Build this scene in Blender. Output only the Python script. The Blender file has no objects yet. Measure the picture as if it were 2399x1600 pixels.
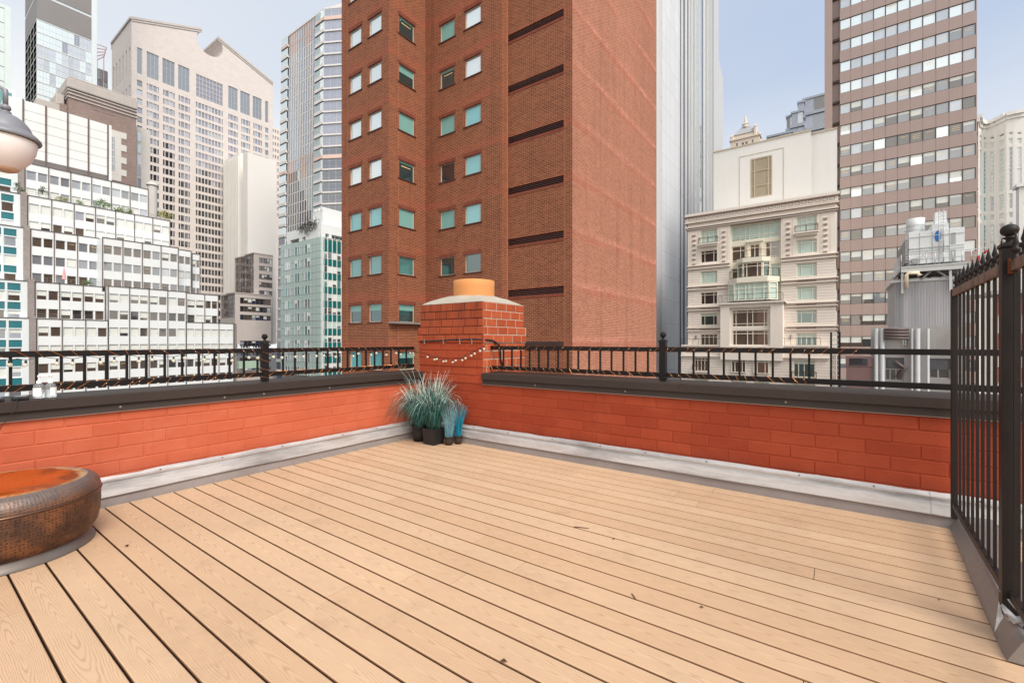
import bpy, bmesh, math, random
from mathutils import Vector, Matrix, noise as mnoise
RN = random.Random(11)
PI = math.pi
# ------------------------------------------------------------------ survey data
# camera: eye 1.24 m above the deck, level; the street grid runs along +Y / -X
TH = math.radians(35.8)
CT, ST = math.cos(TH), math.sin(TH)
FOC, PX0, PY0, EYE = 1060.0, 1199.5, 800.0, 1.24
GROUND = -42.0
sc = bpy.context.scene
col = sc.collection

def kx(px): return (px - PX0) / FOC

class Face:
    """vertical facade: s runs to the right as one looks at it, o comes out of it, z is up"""
    def __init__(self, axis, c):
        self.axis, self.c = axis, c
    def P(self, s, z, o=0.0):
        return Vector((self.c + o, s, z)) if self.axis == 'X' else Vector((s, self.c - o, z))
    def s(self, px):
        k = kx(px)
        if self.axis == 'X':
            return self.c * (CT + k * ST) / (k * CT - ST)
        return self.c * (k * CT - ST) / (CT + k * ST)
    def d(self, px):
        k = kx(px)
        return self.c / (k * CT - ST) if self.axis == 'X' else self.c / (CT + k * ST)
    def z(self, px, py): return EYE + (PY0 - py) / FOC * self.d(px)
    def off(self, o): return Face(self.axis, self.c + o if self.axis == 'X' else self.c - o)
    def meet(self, px, axis):
        """the crossing facade that starts at the corner seen in column px"""
        return Face(axis, self.s(px))
def FX(c): return Face('X', c)
def FY(c): return Face('Y', c)

class Slant:
    """facade at any angle between plan points a and b (left to right as seen)"""
    def __init__(self, a, b):
        self.a = Vector((a[0], a[1], 0)); d = Vector((b[0] - a[0], b[1] - a[1], 0))
        self.w = d.length; self.u = d / self.w; self.n = Vector((self.u.y, -self.u.x, 0))
    def P(self, s, z, o=0.0): return self.a + self.u * s + self.n * o + Vector((0, 0, z))

def project(p):
    r = p[0] * CT + p[1] * ST; d = -p[0] * ST + p[1] * CT
    if d < 0.05: return None
    return PX0 + FOC * r / d, PY0 - FOC * (p[2] - EYE) / d
def ground_at(px, py, z=0.0):
    d = FOC * (EYE - z) / (py - PY0); r = kx(px) * d
    return Vector((r * CT - d * ST, r * ST + d * CT, z))

# ------------------------------------------------------------------ mesh builder
class MB:
    def __init__(self): self.v = []; self.f = []; self.m = []; self.sm = []; self.uv = None
    def quad(self, pts, mi=0, smooth=False):
        i = len(self.v); self.v.extend(Vector(p) for p in pts)
        self.f.append(tuple(range(i, i + len(pts)))); self.m.append(mi); self.sm.append(smooth)
    def rect(self, fc, s0, s1, z0, z1, o=0.0, mi=0):
        self.quad([fc.P(s0, z0, o), fc.P(s1, z0, o), fc.P(s1, z1, o), fc.P(s0, z1, o)], mi)
    def box(self, fc, s0, s1, z0, z1, o0, o1, mi=0, skip=''):
        i = len(self.v)
        for z in (z0, z1):
            for s, o in ((s0, o1), (s1, o1), (s1, o0), (s0, o0)): self.v.append(fc.P(s, z, o))
        F = {'f': (0, 1, 5, 4), 'r': (1, 2, 6, 5), 'k': (2, 3, 7, 6), 'l': (3, 0, 4, 7), 't': (4, 5, 6, 7), 'b': (3, 2, 1, 0)}
        for k, q in F.items():
            if k in skip: continue
            self.f.append(tuple(i + a for a in q)); self.m.append(mi); self.sm.append(False)
    def wbox(self, x0, x1, y0, y1, z0, z1, mi=0, skip=''):
        self.box(FY(0), x0, x1, z0, z1, -y1, -y0, mi, skip)
    def holes(self, fc, s0, s1, z0, z1, hs, rd, mi=0, rmi=None):
        """wall at o=0 with rectangular recesses hs=[(a,b,c,d)], reveals rd deep"""
        rmi = mi if rmi is None else rmi
        hs = [(max(a, s0), min(b, s1), max(c, z0), min(d, z1)) for a, b, c, d in hs]
        hs = [h for h in hs if h[1] - h[0] > 1e-4 and h[3] - h[2] > 1e-4]
        rnd = lambda x: round(x, 4)
        zs = sorted({rnd(z0), rnd(z1)} | {rnd(h[2]) for h in hs} | {rnd(h[3]) for h in hs})
        for za, zb in zip(zs, zs[1:]):
            if zb - za < 1e-4: continue
            zm = (za + zb) / 2
            row = sorted((h[0], h[1]) for h in hs if h[2] < zm < h[3])
            x = s0
            for a, b in row + [(s1, s1)]:
                if a - x > 1e-4: self.rect(fc, x, a, za, zb, 0, mi)
                x = max(x, b)
        for a, b, c, d in hs:
            P = fc.P
            self.quad([P(a, c, -rd), P(a, c, 0), P(a, d, 0), P(a, d, -rd)][::-1], rmi)
            self.quad([P(b, c, 0), P(b, c, -rd), P(b, d, -rd), P(b, d, 0)][::-1], rmi)
            self.quad([P(a, d, -rd), P(b, d, -rd), P(b, d, 0), P(a, d, 0)], rmi)
            self.quad([P(a, c, 0), P(b, c, 0), P(b, c, -rd), P(a, c, -rd)], rmi)
    def tube(self, pts, r, n=6, mi=0, closed=False, caps=True, rz=None):
        pts = [Vector(p) for p in pts]; rings = []
        up = None
        N = len(pts)
        for i, p in enumerate(pts):
            a = pts[i - 1] if i > 0 else (pts[-1] if closed else p)
            b = pts[(i + 1) % N] if (i < N - 1 or closed) else p
            t = (b - a)
            t = t.normalized() if t.length > 1e-9 else Vector((0, 0, 1))
            if up is None:
                up = Vector((0, 0, 1)) if abs(t.z) < 0.9 else Vector((1, 0, 0))
            x = t.cross(up)
            if x.length < 1e-6: x = t.cross(Vector((0.3, 1, 0.2)))
            x.normalize(); y = x.cross(t).normalized(); up = y
            rr = r[i] if isinstance(r, (list, tuple)) else r
            k = len(self.v)
            for j in range(n):
                an = 2 * PI * j / n
                self.v.append(p + x * (rr * math.cos(an)) + y * (rr * math.sin(an)))
            rings.append(k)
        seq = list(zip(rings, rings[1:])) + ([(rings[-1], rings[0])] if closed else [])
        for a, b in seq:
            for j in range(n):
                q = (j + 1) % n
                self.f.append((a + j, b + j, b + q, a + q)); self.m.append(mi); self.sm.append(n > 4)
        if caps and not closed:
            self.f.append(tuple(rings[0] + j for j in range(n))); self.m.append(mi); self.sm.append(False)
            self.f.append(tuple(rings[-1] + j for j in reversed(range(n)))); self.m.append(mi); self.sm.append(False)
    def lathe(self, c, prof, n=32, mi=0, smooth=True, cap0=False, cap1=False, ax=None, mis=None):
        """prof = [(radius, height)] turned about the vertical through c (or axis matrix ax)"""
        c = Vector(c); rings = []
        for r, h in prof:
            k = len(self.v)
            for j in range(n):
                an = 2 * PI * j / n
                p = Vector((r * math.cos(an), r * math.sin(an), h))
                if ax is not None: p = ax @ p
                self.v.append(c + p)
            rings.append(k)
        for i, (a, b) in enumerate(zip(rings, rings[1:])):
            for j in range(n):
                q = (j + 1) % n
                self.f.append((a + j, a + q, b + q, b + j)); self.m.append(mis[i] if mis else mi); self.sm.append(smooth)
        if cap0: self.f.append(tuple(rings[0] + j for j in reversed(range(n)))); self.m.append(mi); self.sm.append(False)
        if cap1: self.f.append(tuple(rings[-1] + j for j in range(n))); self.m.append(mis[-1] if mis else mi); self.sm.append(False)
    def sphere(self, c, r, n=12, m=8, sq=(1, 1, 1), mi=0):
        prof = []
        c = Vector(c)
        rings = []
        for i in range(m + 1):
            la = -PI / 2 + PI * i / m
            k = len(self.v)
            for j in range(n):
                an = 2 * PI * j / n
                self.v.append(c + Vector((r * sq[0] * math.cos(la) * math.cos(an), r * sq[1] * math.cos(la) * math.sin(an), r * sq[2] * math.sin(la))))
            rings.append(k)
        for a, b in zip(rings, rings[1:]):
            for j in range(n):
                q = (j + 1) % n
                self.f.append((a + j, a + q, b + q, b + j)); self.m.append(mi); self.sm.append(True)
    def prism(self, poly, z0, z1, mi=0, tmi=None, caps=True):
        """vertical prism over a plan polygon (counter-clockwise)"""
        n = len(poly); i = len(self.v)
        for z in (z0, z1):
            for p in poly: self.v.append(Vector((p[0], p[1], z)))
        for j in range(n):
            q = (j + 1) % n
            self.f.append((i + j, i + q, i + n + q, i + n + j)); self.m.append(mi); self.sm.append(False)
        if caps:
            self.f.append(tuple(i + n + j for j in range(n))); self.m.append(mi if tmi is None else tmi); self.sm.append(False)
            self.f.append(tuple(i + j for j in reversed(range(n)))); self.m.append(mi); self.sm.append(False)
    def sweep(self, fc, prof, s0, s1, mi=0, cap=True, smooth=False, mis=None):
        """profile [(o,z)] pushed along the facade from s0 to s1"""
        i = len(self.v); n = len(prof)
        for s in (s0, s1):
            for o, z in prof: self.v.append(fc.P(s, z, o))
        for j in range(n - 1):
            self.f.append((i + j, i + j + 1, i + n + j + 1, i + n + j)); self.m.append(mis[j] if mis else mi); self.sm.append(smooth)
        if cap:
            self.f.append(tuple(i + j for j in range(n))); self.m.append(mi); self.sm.append(False)
            self.f.append(tuple(i + n + j for j in reversed(range(n)))); self.m.append(mi); self.sm.append(False)
    def build(self, name, mats, parent=None, bevel=0, recalc=False):
        me = bpy.data.meshes.new(name)
        me.from_pydata([tuple(p) for p in self.v], [], self.f)
        if not isinstance(mats, (list, tuple)): mats = [mats]
        for mt in mats: me.materials.append(mt)
        me.polygons.foreach_set('material_index', self.m)
        me.polygons.foreach_set('use_smooth', self.sm)
        me.validate()
        if recalc:
            bm = bmesh.new(); bm.from_mesh(me)
            bmesh.ops.remove_doubles(bm, verts=bm.verts, dist=1e-5)
            bmesh.ops.recalc_face_normals(bm, faces=bm.faces); bm.to_mesh(me); bm.free()
        me.update()
        o = bpy.data.objects.new(name, me); col.objects.link(o)
        if parent is not None: adopt(o, parent)
        if bevel:
            b = o.modifiers.new('bevel', 'BEVEL'); b.width = bevel; b.segments = 2; b.limit_method = 'ANGLE'; b.angle_limit = math.radians(40)
        return o

def wloc(o):
    return wloc(o.parent) + o.location if False else o['_w'] if '_w' in o else Vector((0, 0, 0))
def adopt(o, parent):
    o.parent = parent
    L = ROOTS.get(parent.name, Vector((0, 0, 0)))
    o.matrix_parent_inverse = Matrix.Translation(-L)
ROOTS = {}
def thing(name, label, cat, loc, group=None):
    e = bpy.data.objects.new(name, None); col.objects.link(e)
    e.empty_display_size = 0.2
    e.location = loc; ROOTS[e.name] = Vector(loc)
    return tag(e, label, cat, group)
def tag(o, label, cat, group=None):
    o['label'] = label; o['category'] = cat
    if group: o['group'] = group
    return o
def structure(o): o['kind'] = 'structure'; return o
def copy_tree(o, loc, label=None):
    r = o.copy(); col.objects.link(r); r.location = loc
    if label: r['label'] = label
    for ch in o.children:
        c = ch.copy(); col.objects.link(c); c.parent = r
        for g in ch.children:
            d = g.copy(); col.objects.link(d); d.parent = c
    return r
def xbox(x0, x1, y0, y1, z0, z1, name, mt, parent=None, bevel=0):
    m = MB(); m.wbox(x0, x1, y0, y1, z0, z1); return m.build(name, mt, parent, bevel)

# ------------------------------------------------------------------ materials
def lin(r, g, b, k=1.0):
    f = lambda c: (c / 255 / 12.92) if c <= 10 else ((c / 255 + .055) / 1.055) ** 2.4
    return (f(r) * k, f(g) * k, f(b) * k, 1)
class N:
    def __init__(self, name):
        self.mat = bpy.data.materials.new(name); self.mat.use_nodes = True
        self.nt = self.mat.node_tree; self.nt.nodes.clear()
        self.out = self.nt.nodes.new('ShaderNodeOutputMaterial')
    def n(self, t, **kw):
        x = self.nt.nodes.new('ShaderNode' + t)
        for k, v in kw.items():
            if k in x.inputs.keys() if not k.startswith('_') else False: x.inputs[k].default_value = v
            else: setattr(x, k.lstrip('_'), v)
        return x
    def l(self, a, b): self.nt.links.new(a, b)
    def pos(self):
        if not hasattr(self, '_p'): self._p = self.n('NewGeometry').outputs['Position']
        return self._p
    def mapped(self, sx=1, sy=1, sz=1, src=None, loc=(0, 0, 0)):
        m = self.n('Mapping'); m.inputs['Scale'].default_value = (sx, sy, sz); m.inputs['Location'].default_value = loc
        self.l(src or self.pos(), m.inputs['Vector']); return m.outputs[0]
    def noise(self, scale, detail=4, rough=.6, src=None, dist=0):
        x = self.n('TexNoise'); x.inputs['Scale'].default_value = scale; x.inputs['Detail'].default_value = detail
        x.inputs['Roughness'].default_value = rough; x.inputs['Distortion'].default_value = dist
        self.l(src or self.pos(), x.inputs['Vector']); return x.outputs['Fac']
    def math(self, op, a, b=None, c=None):
        x = self.n('Math'); x.operation = op
        for i, q in enumerate((a, b, c)):
            if q is None: continue
            if isinstance(q, (int, float)): x.inputs[i].default_value = q
            else: self.l(q, x.inputs[i])
        return x.outputs[0]
    def ramp(self, fac, stops):
        x = self.n('ValToRGB'); e = x.color_ramp.elements
        while len(e) < len(stops): e.new(0.5)
        for i, (p, c) in enumerate(stops):
            e[i].position = p; e[i].color = c if hasattr(c, '__len__') else (c, c, c, 1)
        self.l(fac, x.inputs['Fac']); return x.outputs['Color']
    def mix(self, fac, a, b, mode='MIX'):
        x = self.n('Mix'); x.data_type = 'RGBA'; x.blend_type = mode; x.clamp_factor = True
        for s, q in ((x.inputs['Factor'], fac), (x.inputs['A'] if False else x.inputs[6], a), (x.inputs[7], b)):
            if isinstance(q, (int, float)): s.default_value = q
            elif isinstance(q, tuple): s.default_value = q
            else: self.l(q, s)
        return x.outputs[2]
    def sep(self, v):
        x = self.n('SeparateXYZ'); self.l(v, x.inputs[0]); return x.outputs
    def comb(self, x, y, z=0):
        c = self.n('CombineXYZ')
        for i, q in enumerate((x, y, z)):
            if isinstance(q, (int, float)): c.inputs[i].default_value = q
            else: self.l(q, c.inputs[i])
        return c.outputs[0]
    def wallco(self):
        """(X+Y, Z): runs along every wall of the street grid"""
        s = self.sep(self.pos()); return self.comb(self.math('ADD', s[0], s[1]), s[2], 0)
    def bump(self, h, strength=.3, dist=.02, normal=None):
        b = self.n('Bump'); b.inputs['Strength'].default_value = strength; b.inputs['Distance'].default_value = dist
        self.l(h, b.inputs['Height'])
        if normal is not None: self.l(normal, b.inputs['Normal'])
        return b.outputs[0]
    def bsdf(self, colr, rough=.6, metal=0.0, normal=None, spec=.5, coat=0, trans=0, alpha=None, ior=None):
        p = self.n('BsdfPrincipled')
        for k, q in (('Base Color', colr), ('Roughness', rough), ('Metallic', metal), ('Specular IOR Level', spec), ('Coat Weight', coat), ('Transmission Weight', trans)):
            if isinstance(q, (int, float, tuple)): p.inputs[k].default_value = q
            else: self.l(q, p.inputs[k])
        if ior: p.inputs['IOR'].default_value = ior
        if normal is not None: self.l(normal, p.inputs['Normal'])
        self.l(p.outputs[0], self.out.inputs['Surface']); return p

def plain(name, c, rough=.6, metal=0, var=.12, vs=.6, fine=.06, fs=12, bump=0, bs=30, bd=.01, spec=.4, streak=0):
    """painted / cast / metal surface with cloudy and fine tone variation, optional rain streaks"""
    m = N(name)
    a = m.noise(vs, 3); b = m.noise(fs, 5, .7)
    k = m.math('ADD', m.math('MULTIPLY_ADD', a, 2 * var, 1 - var), m.math('MULTIPLY_ADD', b, 2 * fine, -fine))
    if streak:
        st = m.noise(1.0, 5, .65, m.mapped(2.2, 2.2, .07))
        k = m.math('MULTIPLY', k, m.math('MULTIPLY_ADD', st, streak, 1 - streak * .5))
    cc = m.mix(1.0, c, m.comb(k, k, k), 'MULTIPLY')
    nrm = m.bump(m.noise(bs, 4), bump, bd) if bump else None
    rr = m.math('MULTIPLY_ADD', b, .2, rough - .1)
    m.bsdf(cc, rr, metal, nrm, spec)
    return m.mat

def glassy(name, c, refl=.3, rough=.03, wav=.02, ws=.25, var=.3, tint=(1, 1, 1, 1)):
    """window pane seen from outside: dim interior colour under a mirror-like reflection that bends a little"""
    m = N(name)
    inf = m.n('ObjectInfo').outputs['Random']
    nz = m.noise(.9, 2, .5)
    k = m.math('MULTIPLY_ADD', m.math('ADD', inf, nz), var, 1 - var)
    cc = m.mix(1.0, c, m.comb(k, k, k), 'MULTIPLY')
    p = m.bsdf(cc, .25, 0, None, .3)
    g = m.n('BsdfGlossy'); g.inputs['Roughness'].default_value = rough; g.inputs['Color'].default_value = tint
    m.l(m.bump(m.noise(ws, 2), 1.0, wav), g.inputs['Normal'])
    lw = m.n('LayerWeight'); lw.inputs['Blend'].default_value = .25
    fac = m.math('MINIMUM', m.math('MULTIPLY_ADD', lw.outputs['Fresnel'], .7, refl), .95)
    x = m.n('MixShader'); m.l(fac, x.inputs[0]); m.l(p.outputs[0], x.inputs[1]); m.l(g.outputs[0], x.inputs[2])
    m.l(x.outputs[0], m.out.inputs['Surface'])
    return m.mat

def bricks(name, c1, c2, cm, bw, bh, mortar=.012, bump=.5, rough=.85, extra=None, smooth=.1, stain=.15, bd=.01, grain=120, offs=0.0):
    m = N(name)
    co = m.wallco()
    if offs: co = m.mapped(1, 1, 1, co, (0, offs, 0))
    t = m.n('TexBrick'); t.inputs['Scale'].default_value = 1.0
    t.inputs['Brick Width'].default_value = bw; t.inputs['Row Height'].default_value = bh
    t.inputs['Mortar Size'].default_value = mortar / 2; t.inputs['Mortar Smooth'].default_value = smooth; t.inputs['Bias'].default_value = 0
    t.inputs['Color1'].default_value = c1; t.inputs['Color2'].default_value = c2; t.inputs['Mortar'].default_value = cm
    m.l(co, t.inputs['Vector'])
    cc = t.outputs['Color']
    n1 = m.noise(.35, 4, .6); n2 = m.noise(9, 5, .7)
    k = m.math('ADD', m.math('MULTIPLY_ADD', n1, 2 * stain, 1 - stain), m.math('MULTIPLY_ADD', n2, .2, -.1))
    cc = m.mix(1.0, cc, m.comb(k, k, k), 'MULTIPLY')
    if extra: cc = extra(m, cc, t.outputs['Fac'])
    h = m.math('ADD', m.math('MULTIPLY', t.outputs['Fac'], -1.0), m.math('MULTIPLY', m.noise(grain, 3), .35))
    m.bsdf(cc, rough, 0, m.bump(h, bump, bd), .25)
    return m.mat
# ================================================================== foreground materials
def m_deck():
    m = N('composite_deck')
    uv = m.n('UVMap'); uv.uv_map = 'UVMap'
    s = m.sep(uv.outputs[0])            # x along the board (+ random start), y across (-.07 .. .07)
    x, y = s[0], s[1]
    wob = m.noise(1.0, 3, .55, m.comb(m.math('MULTIPLY', x, 2.2), m.math('MULTIPLY', y, 9), 0))
    yy = m.math('MULTIPLY_ADD', m.math('SUBTRACT', wob, .5), .05, y)
    ph = m.math('PINGPONG', m.math('MULTIPLY_ADD', wob, .25, x), .62)
    fine = m.noise(1.0, 4, .6, m.comb(m.math('MULTIPLY', x, 7), m.math('MULTIPLY', y, 60), 0))
    # nested long arches: contour lines of a slanted cone
    v = m.math('SQRT', m.math('ADD', m.math('MULTIPLY', yy, yy), m.math('POWER', m.math('MULTIPLY', ph, .055), 2)))
    v = m.math('MULTIPLY_ADD', fine, .0045, v)
    fr = m.math('FRACT', m.math('MULTIPLY', v, 150))
    line = m.math('MULTIPLY', m.math('SUBTRACT', 1.0, m.math('SMOOTH_MIN', m.math('MULTIPLY', m.math('ABSOLUTE', m.math('SUBTRACT', fr, .5)), 4.0), 1.0, .2)), 1.0)
    broken = m.noise(1.0, 3, .6, m.comb(m.math('MULTIPLY', x, 5), m.math('MULTIPLY', y, 25), 3))
    line = m.math('MULTIPLY', line, m.math('SMOOTHSTEP', .35, .6, broken) if False else broken)
    oi = m.n('VertexColor'); oi.layer_name = 'tone'
    base = m.mix(oi.outputs['Color'], lin(229, 190, 152, .72), lin(236, 200, 163, .73))
    base = m.mix(m.math('MULTIPLY', line, .68), base, lin(164, 114, 76, .78))
    spk = m.noise(420, 2, .8)
    base = m.mix(m.math('MULTIPLY', m.math('GREATER_THAN', spk, .64), .18), base, lin(160, 116, 84))
    big = m.noise(1.1, 5, .65); k = m.math('MULTIPLY_ADD', big, .30, .85)
    base = m.mix(1.0, base, m.comb(k, k, k), 'MULTIPLY')
    # scuffs and smudges
    sm = m.ramp(m.noise(2.3, 6, .7, m.mapped(1, 1, 1, None, (3.1, 7.7, 0))), [(0.56, 0), (0.74, 1)])
    base = m.mix(m.math('MULTIPLY', sm, .32), base, lin(140, 112, 96))
    h = m.math('ADD', m.math('MULTIPLY', line, -.6), m.math('MULTIPLY', spk, .5))
    m.bsdf(base, .55, 0, m.bump(h, .35, .003), .35)
    return m.mat
M = {}
M['deck'] = m_deck()
M['gap'] = plain('gap_dark', lin(66, 43, 28), .9)

def brick_face(m, tones, fc, s0, s1, z0, z1, o, bw, bh, j, dep, R, mi=0, mj=0, par=0, bev=.004):
    """courses of single bricks standing proud of their joints"""
    def q(pts, k, t): m.quad(pts, k); tones.append(t)
    q([fc.P(s0, z0, o - dep), fc.P(s1, z0, o - dep), fc.P(s1, z1, o - dep), fc.P(s0, z1, o - dep)], mj, .5)
    z = z0; k = par
    while z < z1 - .004:
        zt = min(z + bh, z1); x = s0 - bw * (.5 if k % 2 else .0) - (s0 % bw) + R.uniform(-.006, .006)
        while x < s1:
            a, b = max(x + j / 2, s0 + .0005), min(x + bw - j / 2 + R.uniform(-.002, .002), s1 - .0005); c, d = z + j / 2, zt - j / 2
            x += bw
            if b - a < .012 or d - c < .012: continue
            t = R.random(); e = bev * R.uniform(.8, 1.4); oo = o + R.uniform(-.0012, .0008); tl = [R.uniform(-.0007, .0007) for _ in range(4)]
            F = [fc.P(a + e, c + e, oo + tl[0]), fc.P(b - e, c + e, oo + tl[1]), fc.P(b - e, d - e, oo + tl[2]), fc.P(a + e, d - e, oo + tl[3])]
            B = [fc.P(a, c, o - dep), fc.P(b, c, o - dep), fc.P(b, d, o - dep), fc.P(a, d, o - dep)]
            q(F, mi, t)
            for i in range(4): n = (i + 1) % 4; q([B[i], B[n], F[n], F[i]], mi, t)
        z += bh; k += 1
def toned(o, tones):
    o.data.color_attributes.new('tone', 'FLOAT_COLOR', 'CORNER')
    t = tones + [.5] * (len(o.data.polygons) - len(tones))
    o.data.color_attributes['tone'].data.foreach_set('color', [c for x in t for _ in range(4) for c in (x, x, x, 1)])
def m_paint(name, c1, c2, dirt, pale):
    m = N(name)
    vc = m.n('VertexColor'); vc.layer_name = 'tone'
    cc = m.mix(vc.outputs['Color'], c1, c2)
    z = m.sep(m.pos())[2]
    big = m.noise(1.3, 5, .65); k = m.math('MULTIPLY_ADD', big, .26, .87)
    cc = m.mix(1.0, cc, m.comb(k, k, k), 'MULTIPLY')
    fade = m.ramp(m.noise(2.1, 4, .6, m.mapped(1, 1, 1.8, None, (2, 5, 1))), [(.5, 0), (.72, 1)])
    cc = m.mix(m.math('MULTIPLY', fade, .22), cc, pale)
    low = m.ramp(m.math('ADD', z, m.math('MULTIPLY', m.noise(4, 5, .7), .16)), [(0.27, 1), (0.37, 0)])
    cc = m.mix(m.math('MULTIPLY', low, .40), cc, dirt)
    drip = m.math('MULTIPLY', m.ramp(m.noise(1.0, 4, .7, m.mapped(7, 7, .6)), [(.56, 0), (.70, 1)]), m.ramp(z, [(.3, .3), (.72, 1)]))
    cc = m.mix(m.math('MULTIPLY', drip, .20), cc, dirt)
    chips = m.ramp(m.noise(38, 3, .6), [(0.735, 0), (0.755, 1)])
    cc = m.mix(m.math('MULTIPLY', chips, .5), cc, dirt)
    g = m.noise(150, 3, .7); h = m.math('ADD', m.math('MULTIPLY', g, .5), m.math('MULTIPLY', m.noise(28, 4, .6), 1.0))
    m.bsdf(cc, .72, 0, m.bump(h, .55, .004), .3)
    return m.mat
M['paint'] = m_paint('painted_brick', lin(216, 106, 72, .68), lin(222, 114, 80, .70), lin(150, 74, 52, .7), lin(232, 140, 110, .78))
M['paint_shaded'] = m_paint('shaded_painted_brick', lin(184, 72, 40, .56), lin(195, 82, 48, .60), lin(112, 48, 32, .6), lin(206, 104, 70, .68))  # same wall paint, its colour darkened to stand for shade
def m_chim(name, c1, c2, soot, speck, painted):
    m = N(name); vc = m.n('VertexColor'); vc.layer_name = 'tone'
    cc = m.mix(vc.outputs['Color'], c1, c2); z = m.sep(m.pos())[2]
    k = m.math('MULTIPLY_ADD', m.noise(6, 5, .7), .4, .8); cc = m.mix(1.0, cc, m.comb(k, k, k), 'MULTIPLY')
    st = m.math('MULTIPLY', m.ramp(m.noise(1.0, 5, .7, m.mapped(5, 5, .5)), [(0.42, 0), (0.62, 1)]), m.ramp(m.math('MULTIPLY', z, .5), [(0.58, 0), (0.86, 1)]))
    cc = m.mix(m.math('MULTIPLY', st, soot), cc, lin(84, 46, 36))
    sp = m.ramp(m.noise(70, 4, .8), [(0.58, 0), (0.66, 1)]); cc = m.mix(m.math('MULTIPLY', sp, speck), cc, lin(84, 34, 24))
    if painted:
        lowp = m.ramp(m.math('ADD', m.math('MULTIPLY', z, .5), m.math('MULTIPLY', m.noise(2, 4), .03)), [(0.635, 1), (0.645, 0)])
        cc = m.mix(m.math('MULTIPLY', lowp, .8), cc, lin(194, 84, 52, .68))
    h = m.math('ADD', m.noise(110, 3, .7), m.noise(24, 4)); m.bsdf(cc, .82, 0, m.bump(h, .6, .004), .25); return m.mat
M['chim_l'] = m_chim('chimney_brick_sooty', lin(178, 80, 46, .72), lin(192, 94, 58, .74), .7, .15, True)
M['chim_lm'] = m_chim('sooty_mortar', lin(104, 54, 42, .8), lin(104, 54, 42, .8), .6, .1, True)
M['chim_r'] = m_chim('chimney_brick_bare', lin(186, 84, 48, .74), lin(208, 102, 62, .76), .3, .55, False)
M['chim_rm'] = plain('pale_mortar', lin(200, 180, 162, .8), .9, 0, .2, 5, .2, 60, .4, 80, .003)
M['coping'] = plain('bronze_coping', lin(66, 56, 52, .8), .5, .1, .18, 1.4, .12, 40, .06, 60, .004, .25, .3)
M['coping_edge'] = plain('coping_drip_edge', lin(150, 138, 132), .4, .4)
M['membrane'] = plain('roof_membrane', lin(146, 136, 133, .85), .75, 0, .25, 2.2, .14, 25, .3, 40, .006)
def m_flash():
    m = N('tinned_flashing')
    n = m.noise(1.6, 5, .65, m.mapped(.7, .7, 5)); b = m.noise(22, 4, .7)
    c = m.ramp(n, [(0.3, lin(134, 131, 131)), (0.55, lin(194, 191, 190)), (0.75, lin(170, 158, 150))])
    ru = m.ramp(m.noise(7, 6, .75), [(0.63, 0), (0.75, 1)])
    c = m.mix(m.math('MULTIPLY', ru, .45), c, lin(140, 112, 88))
    m.bsdf(c, m.math('MULTIPLY_ADD', b, .3, .35), .35, m.bump(m.noise(6, 4), .25, .01), .5)
    return m.mat
M['flash'] = m_flash()
M['iron'] = plain('black_rail_paint', lin(27, 23, 23, .9), .5, .0, .25, 3, .15, 50, .08, 90, .003, .22)
M['fence_iron'] = plain('old_fence_iron', lin(36, 30, 29, .9), .5, .0, .4, 5, .25, 45, .25, 70, .004, .28, .35)
def m_rusty():
    m = N('dusty_fence_iron')
    a = m.noise(9, 6, .7); b = m.noise(60, 3)
    c = m.ramp(a, [(0.35, lin(70, 62, 60)), (0.55, lin(128, 108, 96)), (0.68, lin(112, 72, 48))])
    m.bsdf(c, m.math('MULTIPLY_ADD', b, .3, .4), .25, m.bump(a, .3, .004), .4)
    return m.mat
M['fence_dust'] = m_rusty()
M['copper'] = plain('copper_wire', lin(214, 132, 70), .3, .8, .1)
M['bead'] = plain('led_bead', lin(255, 236, 200), .2)
M['cable'] = plain('black_cable', lin(30, 30, 32), .5, 0, .1)
M['socket'] = plain('bulb_socket', lin(40, 44, 40), .5)
def m_bulb():
    m = N('clear_globe_bulb')
    p = m.bsdf(lin(250, 246, 226), .06, 0, None, .6, 0, .55); return m.mat
M['bulb'] = m_bulb()
M['crown'] = plain('mortar_crown', lin(188, 178, 164, .82), .9, 0, .2, 3, .2, 45, .9, 55, .012, .2)
M['clay'] = plain('clay_flue', lin(228, 156, 94, .82), .6, 0, .08, 1.5, .05, 60, .15, 90, .003, .3, .12)
M['clay_in'] = plain('flue_soot', lin(120, 84, 60), .9)

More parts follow.
